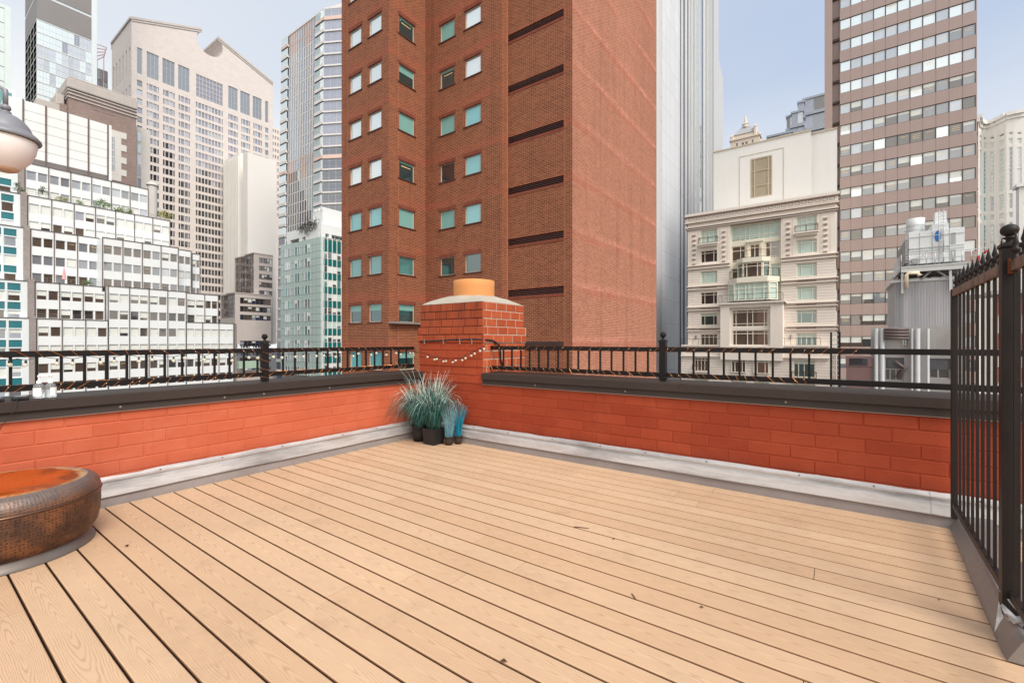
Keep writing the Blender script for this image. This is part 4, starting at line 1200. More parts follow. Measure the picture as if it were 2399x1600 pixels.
# ================================================================== far glass towers at the very left, haze put into their pale colours
def glass_left():
    wl = plain('white_corner_panel', lin(220, 226, 230, .85), .4, .1, .05)
    dg = plain('dark_louver_band', lin(134, 130, 130, .9), .6, .1, .08, .3, .05, 3)
    root = thing('glass_tower', 'grey glass tower with dark louvred crown and pale corner column', 'building', (-240, 55, GROUND))
    f = FX(-217.0); s0, s1, s2 = f.s(86), f.s(214), f.s(226.5)
    g = FY(s0); xl = g.s(59.5)
    zl = lambda y: f.z(86, y)
    m = MB(); m.box(f, s0, s1, 0, 240, -(f.c - xl), -.1); m.build('core', plain('tower_core', lin(196, 204, 208), .5), root)
    m = MB(); m.box(f, s1, s2, 0, 240, -20, .5); m.build('corner_column', wl, root)
    R = random.Random(4)
    W = Wins(root, M['alu'], 'glass_band')
    P = 4.15
    z = zl(46)
    for i in range(3):
        m = MB(); a, b = z + i * 8.8 + .5, z + (i + 1) * 8.8 - .4; m.box(f, s0, s1, a, b, -.09, .06); m.box(g, xl, f.c - .1, a, b, -.09, .06); m.build('louver_band', dg, root)
    for i in range(14):
        b = z - i * P; a = b - P + .28
        n = 9
        for j in range(n):
            W.add(f, lerp(s0, s1, j / n), lerp(s0, s1, (j + 1) / n), a, b, pick(R, [('sky', 3), ('pale', 3), ('lilac', .6)]), .0, .07, (.5,), (.45,))
        for j in range(2):
            W.add(g, lerp(xl, f.c, j / 2), lerp(xl, f.c, (j + 1) / 2), a, b, pick(R, [('grey', 2), ('pale', 2)]), .0, .12, (.5,), (.45,))
    W.finish()
    for i in range(15):
        m = MB(); b = z - i * P; m.box(f, s0 - .1, s1, b + .002, b + .26, -.05, .12); m.build('floor_edge', M['alu'], root)
    # pale tower sliced by the picture edge
    root = thing('pale_tower', 'pale greenish office tower cut off by the picture edge', 'building', (-200, 0, GROUND))
    f = FX(-190.0); s1 = f.s(25); z1 = f.z(20, 16)
    m = MB(); m.box(f, s1 - 30, s1, 0, z1, -25, -.05); m.build('core', plain('pale_green_panel', lin(212, 224, 222, .9), .3, .1, .05, spec=.6), root)
    for i in range(16):
        m = MB(); zz = z1 - 1 - i * 4.1; m.box(f, s1 - 30, s1 - 1.2, zz - .10, zz, -.045, .05); m.build('floor_joint', M['louver'], root)
    for i in range(8):
        m = MB(); s = s1 - 1.2 - i * 3.2; m.box(f, s - .08, s, z1 - 70, z1, -.044, .02); m.build('mullion', M['alu'], root)
    # glass apartment block with steel crown between the towers
    root = thing('apartment_tower', 'slim glass apartment tower with open steel roof frame beside pale corner column', 'building', (-300, 110, GROUND))
    f = FX(-290.0); s0, s1 = f.s(215), f.s(252.5); z1 = f.z(226, 158)
    W = Wins(root, M['louver'], 'glass_band')
    m = MB(); m.box(f, s0, s1, 0, z1, -15, -.2); m.build('core', wl, root)
    for i in range(6):
        for j in range(3): W.add(f, lerp(s0, s1, j / 3), lerp(s0, s1, (j + 1) / 3), z1 - 5.4 - i * 5.4, z1 - .4 - i * 5.4, ['sky', 'pale', 'lilac'][(i + j) % 3], 0, .3)
    W.finish()
    m = MB(); zt = f.z(226, 104); c = [f.P(f.s(226), zt), f.P(f.s(249), f.z(249, 112)), f.P(f.s(243), f.z(243, 133)), f.P(f.s(226), f.z(226, 142))]
    for i in range(5):
        t = i / 4; m.tube([c[0].lerp(c[3], t), c[1].lerp(c[2], t)], .22, 4)
    m.tube([c[1], c[2]], .3, 4); m.tube([c[0], c[3]], .3, 4); m.tube([c[3] + Vector((0, 0, -25)), c[3]], .4, 4); m.tube([c[2] + Vector((0, 0, -20)), c[2]], .2, 4)
    m.build('roof_frame', plain('pink_steel', lin(214, 186, 184), .6), root)
glass_left()
# ================================================================== pink granite tower with the notched gable
def notched_tower():
    gr = bricks('pink_granite', lin(228, 219, 214, .88), lin(222, 212, 206, .88), lin(198, 186, 180, .88), 1.9, 1.0, .03, .1, .7, None, .2, .04)
    cap = plain('grey_pediment_edge', lin(206, 198, 192, .88), .7)
    C = -250.0
    f = FX(C); root = thing('granite_tower', 'tall pale pink granite tower with a round notch cut in its broken gable', 'building', (C - 15, 93, GROUND))
    s0, s1 = f.s(308), f.s(639); mid = (s0 + s1) / 2; zE = f.z(308, 45.5)
    hs = []; R = random.Random(5)
    W = Wins(root, M['bar'], hide=lambda x, y: (x > 525 and y > 355) or (x < 352 and y > 300) or y > 690)
    Z = 1 / 2.851
    xz = lambda x: f.s(x * Z)
    def both(a, b): return (xz(a), xz(b))
    groups = [(915, 950, 1), (980, 1061, 4), (1089, 1167, 4), (1193, 1268, 4), (1308, 1488, 8), (1525, 1588, 4), (1611, 1670, 4), (1692, 1750, 4), (1771, 1792, 1)]
    ref = 1020 * Z
    zrow = f.z(ref, 572 * Z); pit = 59.3 * Z / FOC * f.d(ref); wh = 39 * Z / FOC * f.d(ref)
    nrow = 31
    for a, b, n in groups:
        sa, sb = both(a, b); w = sb - sa
        if n == 1: parts = [(0, 1)]
        elif n == 4: parts = [(0, .14), (.20, .48), (.54, .82), (.88, 1.0)]
        else: parts = [(0, .06)] + [(.09 + i * .122, .09 + i * .122 + .095) for i in range(7)] + [(.955, 1.0)]
        for r in range(nrow):
            z1 = zrow - r * pit; z0 = z1 - wh
            if r == 0 and n == 1: z1 += 0
            for u, v in parts:
                p, q = lerp(sa, sb, u), lerp(sa, sb, v)
                hs.append((p, q, z0, z1))
                # glass colour paints the reflections: sky on upper floors, a dark neighbour below
                lim = zrow - pit * (6.6 + 6.2 * (p - s0) / (s1 - s0) + 1.5 * math.sin(p * .4)) - (0 if p < mid + 6 else -12)
                g = 'navy' if (z0 < lim + R.uniform(-2, 2)) else pick(R, [('lilac', 5), ('grey', 1), ('pale', 2)])
                if g == 'navy': g = pick(R, [('dark', 8), ('navy', 2), ('grey', .6)])
                W.add(f, p, q, z0, z1, g, -.35, 0)
    # tall top-floor openings
    zt0, zt1 = f.z(ref, 528 * Z), f.z(ref, 360 * Z)
    tall = []
    for a, b, nv in ((915, 950, 1), (980, 1061, 3), (1085, 1167, 3), (1190, 1266, 3), (1525, 1588, 3), (1605, 1670, 3), (1688, 1748, 3), (1771, 1792, 1)):
        sa, sb = both(a, b); hs.append((sa, sb, zt0, zt1)); tall.append((sa, sb, nv))
    ca, cb = both(1308, 1490); hs.append((ca, cb, zt0 - .5, zt1 - .8))
    zF = zE - 2.0
    m = MB(); m.holes(f, s0, s1, 0, zF, hs, .4)
    # gable above the eaves with its circular bite, an open half-pipe running to the back
    zc, rr = EYE + .5833 * abs(C), .0231 * abs(C); hw = (f.s(510) - f.s(472)) / 2; zt = EYE + .6014 * abs(C)
    dzt = zt - zc; hw = min(hw, math.sqrt(max(rr * rr - dzt * dzt, .01)))
    a0 = math.atan2(dzt, hw)                                   # right lip of the bite
    arc = [(mid + rr * math.cos(an), zc + rr * math.sin(an)) for an in [a0 - (PI + 2 * a0) * i / 32 for i in range(33)]]
    D = 30; k0 = (zt - zE) / (mid - hw - s0)
    def edge(s): return zE + (s - s0) * k0 if s < mid else zE + (s1 - s) * k0
    half = arc[:17]                                             # right half, lip to bottom
    polyR = [(mid, zF), (s1, zF), (s1, zE)] + half
    polyL = [(s0, zE), (s0, zF), (mid, zF)] + [(2 * mid - s_, z_) for s_, z_ in half[::-1]]
    for poly in (polyR, polyL):
        m.quad([f.P(s_, z_, 0) for s_, z_ in poly]); m.quad([f.P(s_, z_, -D) for s_, z_ in poly][::-1])
    for p, q in zip(arc, arc[1:]):
        m.quad([f.P(p[0], p[1], 0), f.P(p[0], p[1], -D), f.P(q[0], q[1], -D), f.P(q[0], q[1], 0)], 0, True)
    m.quad([f.P(s1, zE, 0), f.P(s1, zE, -D), f.P(arc[0][0], zt, -D), f.P(arc[0][0], zt, 0)])
    g = FY(s0); xl = g.s(262)
    # side wall with slits
    hs2 = []; slits = []
    for a, y0, y1, y2 in ((758, 450, 597, 0), (779, 425, 590, 0), (800, 396, 558, 0), (821, 370, 540, 592), (843, 340, 514, 560), (865, 318, 487, 543)):
        sa, sb = g.s(a * Z - 1.1), g.s(a * Z + 1.1)
        hs2.append((sa, sb, g.z(a * Z, y1 * Z), g.z(a * Z, y0 * Z))); slits.append(hs2[-1])
        hs2.append((sa, sb, g.z(a * Z, y1 * Z) - 24, g.z(a * Z, y1 * Z) - 5.5)); slits.append(hs2[-1])
    m.holes(g, xl, C, 0, zE, hs2, .5)
    m.quad([f.P(s0, zE, 0), f.P(s0, zE, -D), f.P(mid - hw, zt, -D), f.P(mid - hw, zt, 0)])
    m.build('wall', gr, root)
    for q in slits: W.add(g, *q, 'grey', -.45, 0)
    W.finish(100)
    T = Wins(root, M['alu'], 'tall_window')
    for sa, sb, nv in tall: T.add(f, sa, sb, zt0, zt1, 'grey', -.38, .12, [q / nv for q in range(1, nv)], (.3, .62), fd=.1)
    T.finish()
    for i in range(0, 8):
        m = MB()
    T = Wins(root, gr, 'glass_screen'); T.add(f, ca, cb, zt0 - .5, zt1 - .8, 'lilac', -.38, .2, [q / 8 for q in range(1, 8)], (.2, .4, .6, .8), fd=.3); T.finish()
    for sgn in (0, 1):
        m = MB()
        a, b = ((s0, zE), (mid - hw, zt)) if not sgn else ((s1, zE), (mid + hw, zt))
        for (o0, o1, h0, h1) in ((-D, .55, .001, 1.0), (-.2, .3, -.9, -.002)):
            P = [f.P(a[0], a[1] + h0, o1), f.P(b[0], b[1] + h0, o1), f.P(b[0], b[1] + h1, o1), f.P(a[0], a[1] + h1, o1)]
            Q = [f.P(a[0], a[1] + h0, o0), f.P(b[0], b[1] + h0, o0), f.P(b[0], b[1] + h1, o0), f.P(a[0], a[1] + h1, o0)]
            m.quad(P)
            for i in range(4): j = (i + 1) % 4; m.quad([P[i], P[j], Q[j], Q[i]])
        m.build('raking_cornice', cap, root)
    m = MB(); m.box(g, xl, C, zE + .001, zE + 1.0, -.2, .5); m.build('eaves_cornice', cap, root)
    m = MB(); m.box(f, s0 + 1, s1 - .05, 0, zE - 2, -D, -1.2); m.build('core', M['louver'], root)
    # far sliver tower
    root = thing('distant_tower', 'distant cream tower with a fine window grid, just a sliver between two towers', 'building', (-330, 170, GROUND))
    f = FX(-300.0); a, b = f.s(636), f.s(660); z = f.z(645, 300)
    W = Wins(root, M['alu'], 'window'); hs = []
    for r in range(14):
        for c in range(4):
            q = (lerp(a, b, .08 + c * .24), lerp(a, b, .22 + c * .24), z - 3.5 - r * 4.2, z - 1.2 - r * 4.2); hs.append(q); W.add(f, *q, 'lilac', -.3, 0)
    m = MB(); m.holes(f, a, b, 0, z, hs, .3); m.build('wall', plain('cream_far_stone', lin(238, 226, 216, .9), .8), root); W.finish()
notched_tower()

# ================================================================== white ribbed slab
def white_slab():
    w = plain('white_travertine', lin(240, 236, 230, .88), .7, 0, .03, .12, .02, 2, streak=.06)
    C = -220.0; f = FX(C); s0, s1 = f.s(580), f.s(647); zt = f.z(600, 363)
    root = thing('slab_tower', 'blank white slab tower with ribbed flank and one narrow slot of windows', 'building', (C - 12, s0 + 5, GROUND))
    m = MB(); m.box(f, s0, s1, 0, zt, -4.6, 0); m.build('mass', w, root)
    g = FY(s0 + 1.0); a, b = g.s(525.5), g.s(561); c = g.s(571)
    zr = g.z(545, 367)
    m = MB(); m.box(g, a, b, 0, zr, -14, 0); m.box(g, b, C - 4.7, 0, zr - 2, -14, -1.6); m.build('flank', w, root)
    for i in range(11):
        r = MB(); s = lerp(a, b, (i + .5) / 11); r.box(g, s - .42, s + .42, 0, zr - 1.2, .002, .55); r.build('rib', w, root)
    W = Wins(root, w)
    h = MB(); s_ = g.s(563.5), g.s(569.5)
    zt2 = g.z(566, 419)
    h.box(g, s_[0], s_[1], 0, zt2, -1.598, -1.55); h.build('slot', G['brown'], root)
    for i in range(22): W.add(g, s_[0] + .2, s_[1] - .2, zt2 - 3.6 - i * 3.5, zt2 - 1.0 - i * 3.5, 'dark', -1.5, 0)
    W.finish()
white_slab()

# ================================================================== banded glass tower
def banded_tower():
    wh = plain('pale_stone_band', lin(226, 222, 220, .88), .6, 0, .05, .2, .04, 3)
    pk = plain('pink_stone_band', lin(224, 196, 184, .88), .6, 0, .05, .2)
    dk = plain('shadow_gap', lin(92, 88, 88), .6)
    sh = plain('light_sill_panel', lin(222, 224, 222, .88), .45, 0, .05, .2, spec=.6)
    C = 88.0; f = FY(C); root = thing('banded_glass_tower', 'faceted glass tower in pale bands with striped central bay beside the red brick tower', 'building', (-158, 100, GROUND))
    P = lambda x: 640 + x / 5.229
    px0 = [P(105), P(185), P(205), P(520), P(630)]
    S = [f.s(x) for x in px0]; zt = f.z(P(530), 190 / 5.229)
    pit = 3.92; nf = 42
    chx = f.s(P(630)); chd = 6.6
    lean = lambda z: -(zt - z) * .031           # the facets splay a little outward on the way down
    W = Wins(root, wh, 'glass_band', hide=lambda x, y: y > 780)
    core = MB(); core.box(f, S[0] + .5, chx, -20, zt - 1, -20, -1.3); 
    core.build('core', dk, root)
    R = random.Random(3)
    bands = []
    def facet(a, b, kind, fl):
        """one storey of a straight facet between plan points a, b"""
    for k in range(nf):
        z1 = zt - k * pit; z0 = z1 - pit; dx = lean((z0 + z1) / 2)
        if z0 < -15: break
        pts = [(S[0] + dx, C), (S[1] + dx, C), (S[1] + dx + .02, C + .22), (S[2] + dx * .9, C + .22), (S[3] + dx * .6, C + .22), (S[3] + dx * .6, C), (chx + dx * .8, C), (chx + dx * .8 + chd, C + chd * .55), (chx + dx * .8 + chd + 3, C + chd * .55 + 9)]
        m = MB(); mp = MB(); md = MB()
        low = z1 < zt - 18 * pit
        pink = k in (0, 12)
        for i, kind in ((0, 'wedge'), (2, 'glass'), (5, 'wedge'), (6, 'chamfer'), (7, 'side')):
            if kind == 'glass': sl = Slant(pts[2], pts[3])
            elif kind == 'wedge': sl = Slant(pts[i], pts[i + 1])
            else: sl = Slant(pts[i], pts[i + 1])
            w = sl.w
            if kind == 'wedge':
                W.add(sl, .03, w, z0 + pit * .32, z1 - .02, 'sky' if not low else ('navy' if i == 0 else 'sky'), .0, 0)
                mp.box(sl, 0, w, z0 + .22, z0 + pit * .32, -1, .25) if pink else m.box(sl, 0, w, z0 + .22, z0 + pit * .32, -1, .25)
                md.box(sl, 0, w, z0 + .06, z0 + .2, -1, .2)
            elif kind == 'chamfer':
                g = 'lilac' if k < 12 else 'navy'
                W.add(sl, 0, w, z0 + .55, z1 - .05, g, .0, .05, (.33, .66), (.25, .78))
                (mp if pink else m).box(sl, 0, w, z0, z0 + .5, -1, .3)
                if pink: mp.box(sl, 0, w, z0 + .51, z0 + 1.3, -1, .2)
            elif kind == 'side':
                W.add(sl, 0, w, z0 + .55, z1 - .05, 'pale' if k < 10 else 'lilac', .0, .05, (.25, .5, .75), (.3,))
                (mp if pink else m).box(sl, 0, w, z0, z0 + .5, -1, .3)
            else:
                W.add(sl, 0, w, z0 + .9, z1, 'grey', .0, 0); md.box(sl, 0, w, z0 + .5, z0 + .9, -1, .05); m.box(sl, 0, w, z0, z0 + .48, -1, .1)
        # central striped bay
        sl = Slant(pts[3], pts[4]); nb = 11; w = sl.w / nb
        g = 'pale' if k < 13 else ('navy' if k > 16 else 'grey')  # dark panes lower down paint in a mirrored patch
        for j in range(nb):
            gg = g if not (13 <= k <= 17) else ('sky' if (j - 3) > (k - 13) * 1.6 else 'dark')
            if k > 17: gg = 'dark' if j < nb - 1 else 'sky'
            W.add(sl, j * w + .25 * w, (j + 1) * w, z0, z1 - .35, gg, .0, 0)
        (mp if k in (0, 1, 12, 13) else m).box(sl, 0, sl.w, z1 - .35, z1 - .05, -.5, .06)
        for j in range(nb + 1):
            (mp if k in (0, 1, 12, 13) else m).box(sl, j * w - .15 * w, j * w + .10 * w, z0, z1 - .36, -.2, .10)
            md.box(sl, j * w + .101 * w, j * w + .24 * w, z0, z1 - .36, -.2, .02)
        if m.f: m.build('stone_band', wh, root)
        if mp.f: mp.build('pink_band', pk, root)
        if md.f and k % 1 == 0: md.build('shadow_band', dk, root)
    W.finish(100)
    m = MB(); r = MB(); poly = [(S[0], C), (chx, C), (chx + chd, C + chd * .55), (chx + chd + 3, C + 13), (chx + chd, C + 20), (S[0], C + 20)]
    m.prism([(p[0], p[1]) for p in poly], zt + .001, zt + .5); m.prism([(chx - 1, C + 3), (chx + chd - 1, C + 5), (chx + chd, C + 14), (chx - 1, C + 14)], zt + .501, zt + 3.2)
    m.build('roof_edge', wh, root)
banded_tower()

# ================================================================== concrete office with strip windows and a brown glass grid
def strip_office():
    cc = plain('warm_grey_concrete', lin(208, 198, 192, .85), .8, 0, .06, .25, .05, 3, streak=.15)
    root = thing('strip_window_office', 'low warm grey concrete office with dark strip windows and brown glass grid flank', 'building', (-208, 88, GROUND))
    Z = lambda x: 500 + x / 4.481
    Y = lambda y: 550 + y / 4.481
    W = Wins(root, M['bar'], 'strip_window'); Q = Wins(root, M['bar'], 'glass_grid')
    R = random.Random(6)
    def block(c, pxl, pxc, pxr, ytop, rows, strip, gy0, gy1, gl, gr):
        f = FX(c); sc_ = f.s(pxc); g = FY(sc_); zt = f.z(pxc, ytop); sr = f.s(pxr)
        m = MB(); hs = []
        for y0, y1 in rows:
            a, b = f.s(strip[0]), f.s(strip[1]); hs.append((a, b, f.z(strip[0], y1), f.z(strip[0], y0)))
        m.holes(f, sc_, sr, 0, zt, hs, .35)
        xl = g.s(pxl); ga, gb = g.s(gl), g.s(gr); gz0, gz1 = g.z(gr, gy1), g.z(gr, gy0)
        m.holes(g, xl, c, 0, zt, [(ga, gb, gz0, gz1)], .3)
        m.wbox(xl, c - .4, sc_ + .4, sc_ + 4, 0, zt - .01)
        m.build('wall', cc, root)
        k = MB(); k.box(f, sc_ - .3, sr, zt + .002, zt + .35, -8, .2); k.build('parapet_cap', cc, root)
        for a, b, z0, z1 in hs:
            n = 5 if strip[1] - strip[0] < 40 else 8
            for i in range(n):
                W.add(f, lerp(a, b, i / n), lerp(a, b, (i + 1) / n), z0, z1, pick(R, [('dark', 3), ('navy', 1), ('brown', 2), ('pale', 1)]), -.3, .10, (), (), R.choice([0, 0, 0, .4, .7]))
        nx = 10; nz = int((gz1 - gz0) / 1.85)
        for i in range(nz):
            for j in range(nx):
                Q.add(g, lerp(ga, gb, j / nx), lerp(ga, gb, (j + 1) / nx), lerp(gz0, gz1, i / nz), lerp(gz0, gz1, (i + 1) / nz), pick(R, [('brown', 4), ('dark', 3), ('grey', 1)]), -.28, .10)
    block(-204.0, Z(222), Z(425), Z(625), Y(195), [(Y(a), Y(b)) for a, b in ((240, 295), (325, 375), (410, 465), (495, 550), (583, 636))], (Z(480), Z(618)), Y(205), Y(612), Z(226), Z(422))
    block(-198.0, Z(73), Z(226), Z(606), Y(612), [(Y(a), Y(b)) for a, b in ((658, 722), (748, 806), (838, 893), (1112, 1172), (1290, 1345), (1400, 1440))], (Z(280), Z(604)), Y(625), Y(870), Z(77), Z(222))
    W.finish(); Q.finish()
    # lower front shed roofs and netting seen through the rail
    t = thing('low_roof_block', 'low grey roof block with green safety netting seen between the railing bars', 'building', (-150, 60, GROUND))
    f = FX(-150.0); a, b = f.s(550), f.s(640)
    m = MB(); m.box(f, a, b, GROUND, f.z(600, 880), -10, 0); m.build('wall', cc, t)
    m = MB(); m.box(f, a + 1, lerp(a, b, .62), f.z(600, 862) , f.z(600, 846), -3, .3); m.build('netting', plain('green_netting', lin(170, 196, 176), .9), t)
    m = MB(); m.box(f, a, b, f.z(600, 874), f.z(600, 870), -10, .5); m.build('ledge', M['louver'], t)
strip_office()

# ================================================================== mint and green glass block with white penthouse
def green_glass():
    wf = plain('white_column', lin(236, 238, 236, .88), .5, 0, .04)
    mg = N('mint_cladding_glass')
    n1 = mg.noise(.05, 3); k = mg.math('MULTIPLY_ADD', n1, .25, .87)
    nrm = mg.bump(mg.noise(.4, 2), .5, .02)
    mg.bsdf(mg.mix(1.0, lin(188, 208, 202, .82), mg.comb(k, k, k), 'MULTIPLY'), .18, 0, nrm, .7)
    G2 = mg.mat
    root = thing('green_glass_block', 'mint glass clad block with green spandrel rows and white penthouse', 'building', (-122, 75, GROUND))
    Z = lambda x: 500 + x / 4.481
    Y = lambda y: 550 + y / 4.481
    f = FX(-113.0); sc_ = f.s(Z(1114)); g = FY(sc_ + .6); zt = f.z(Z(1114), Y(12)); xl = g.s(Z(705)); sr = f.s(815)
    R = random.Random(9)
    m = MB(); m.box(f, sc_ + 1.2, sr, GROUND, zt - .05, -20, -.4); m.wbox(xl, f.c - 1, sc_ + 1, sc_ + 14, GROUND, zt - .3); m.build('core', M['louver'], root)
    # cladding of the flank: panels in a fine grid with dark joints
    pit = 73 / 4.481 / FOC * g.d(Z(1085)); nr = 20; ncol = 12
    zr = [zt - i * pit for i in range(nr + 1)]
    m = MB(); m.rect(g, xl, f.c - .55, zr[-1], zt, -.06); m.build('joint_backing', M['bar'], root)
    W = Wins(root, wf, 'flank_window')
    cols3 = [(Z(755), Z(805)), (Z(855), Z(907)), (Z(960), Z(1016))]
    for i in range(nr):
        m = MB()
        for j in range(ncol):
            a, b = lerp(xl, f.c - .9, j / ncol), lerp(xl, f.c - .9, (j + 1) / ncol)
            m.rect(g, a + .03, b - .03, zr[i + 1] + .04, zr[i] - .04, 0)
        # rounded corner
        ang = [PI * .5 * q / 5 for q in range(6)]; r = .88
        for p, q in zip(ang, ang[1:]):
            c0 = Vector((f.c - .9, g.c + r, 0))
            A = c0 + Vector((r * math.sin(p), -r * math.cos(p), 0)); B = c0 + Vector((r * math.sin(q), -r * math.cos(q), 0))
            m.quad([A + Vector((0, 0, zr[i + 1] + .04)), B + Vector((0, 0, zr[i + 1] + .04)), B + Vector((0, 0, zr[i] - .04)), A + Vector((0, 0, zr[i] - .04))], 0, True)
        m.build('cladding_row', G2, root)
        if i % 2 == 1:
            for a, b in cols3:
                for h in (0, 1):
                    sa, sb = g.s(lerp(a, b, h / 2)), g.s(lerp(a, b, (h + 1) / 2))
                    W.add(g, sa, sb, zr[i + 1] + .06, zr[i] + .3 * pit, pick(R, [('grey', 2), ('pale', 3), ('teal', 1)]), .02, .05, (), (), R.choice([0, 0, .4]))
    W.finish()
    # street front: white columns, green spandrels, windows
    W = Wins(root, wf); SP = Wins(root, wf, 'spandrel')
    cw = f.s(Z(1165)) - f.s(Z(1115)); n = int((sr - sc_) / cw) + 1; PITV = 148 / 4.481 / FOC * f.d(Z(1130))
    def cells(z0, z1, spd):
        for j in range(n):
            a = sc_ + 1.0 + j * cw; b = a + cw
            if spd: SP.add(f, a + .1, b - .1, z0, z1, 'greenpanel', -.05, 0)
            else: W.add(f, a + .1, b - .1, z0, z1, pick(R, [('dark', 2), ('grey', 2), ('brown', 1), ('teal', 1)]), -.12, .06, (), (), R.choice([0, .3, .5, .6, .95]), R.choice(['mint', 'blind']), lit=R.choice([0, 0, 0, 2]))
    z = zt - .6
    for q in (0, 1): cells(z - 1.55, z, True); z -= 1.65
    while z > -12:
        cells(z - (PITV * .50), z - .05, False); z -= PITV * .52
        cells(z - (PITV * .46), z, True); z -= PITV * .48
    W.finish(); SP.finish()
    m = MB(); m.box(f, sc_ + .85, sc_ + 1.05, -14, zt, -.3, .12)
    m.build('corner_column', wf, root)
    for j in range(1, n): c = MB(); c.box(f, sc_ + 1.0 + j * cw - .08, sc_ + 1.0 + j * cw + .08, -14, zt, -.3, .08); c.build('column', wf, root)
    # white penthouse with shaded loggias
    e = FX(f.c - 1.6); pz1 = e.z(744, 521); pc = sc_ + 1.5; h = FY(pc); hx = h.s(671)
    m = MB()
    m.box(e, pc + .05, sr, pz1 - 2.6, pz1, -13, 0); m.box(e, pc + .05, sr, zt - .28, zt + .25, -13, .0)
    m.box(h, hx, e.c - .05, pz1 - 2.6, pz1 - .01, -12, .0)
    for px in (672, 700): m.box(h, h.s(px), h.s(px + 8), zt - .25, pz1 - 2.61, -6, -.02)
    m.box(e, pc, pc + 1.2, zt + .26, pz1 - 2.61, -8, -.02); m.box(e, e.s(771), e.s(777), zt + .26, pz1 - 2.61, -8, -.02); m.box(h, h.s(720), e.c - 1.3, zt, pz1 - 2.61, -8, -3)
    m.build('penthouse', wf, root)
    W = Wins(root, wf, 'penthouse_window')
    W.add(e, e.s(750), e.s(771), zt + .3, pz1 - 2.65, 'teal', -.6, .15, (.5,)); W.add(e, e.s(777), sr, zt + .3, pz1 - 2.65, 'tealdark', -.6, .15, (.33, .66)); W.add(h, h.s(680), h.s(700), zt, pz1 - 2.65, 'tealdark', -3, .15, (.5,)); W.add(h, h.s(708), h.s(721), zt, pz1 - 2.65, 'teal', -.6, .15, (.33, .66)); W.finish()
    m = MB(); m.box(h, h.s(717), h.s(740), pz1 + .002, pz1 + 4.6, -8, -2)
    for i in range(3): m.box(h, h.s(719 + i * 8), h.s(724 + i * 8), pz1 + 4.6, pz1 + 5.4, -8, -1.9)
    m.build('roof_plant_room', wf, root)
    # bare creeper on the penthouse edge
    b = h.P(h.s(728), pz1 - .3, .3); t = thing('roof_creeper', 'dark straggly creeper hanging over the white penthouse edge', 'plant', tuple(b))
    m = MB(); R = random.Random(2)
    for i in range(46):
        p = h.P(h.s(R.uniform(705, 744)), pz1 + R.uniform(-1.2, 1.3), R.uniform(-.2, .7)); pts = [p]
        for q in range(4): p = p + Vector((R.gauss(0, .7), R.gauss(0, .3), R.gauss(-.1, .5))); pts.append(p)
        m.tube(pts, .05, 4)
    m.build('stems', plain('dark_stem', lin(70, 66, 62), .9), t)
    m = MB()
    for i in range(300):
        p = h.P(h.s(R.uniform(703, 745)), pz1 + R.gauss(0, .8), R.uniform(-.2, .8)); u = Vector((R.gauss(0, 1), R.gauss(0, 1), R.gauss(0, 1))).normalized() * .16; v = u.orthogonal().normalized() * .12
        m.quad([p - u, p - v, p + u, p + v])
    m.build('leaves', plain('dusty_leaf', lin(84, 84, 74), .9), t)
green_glass()

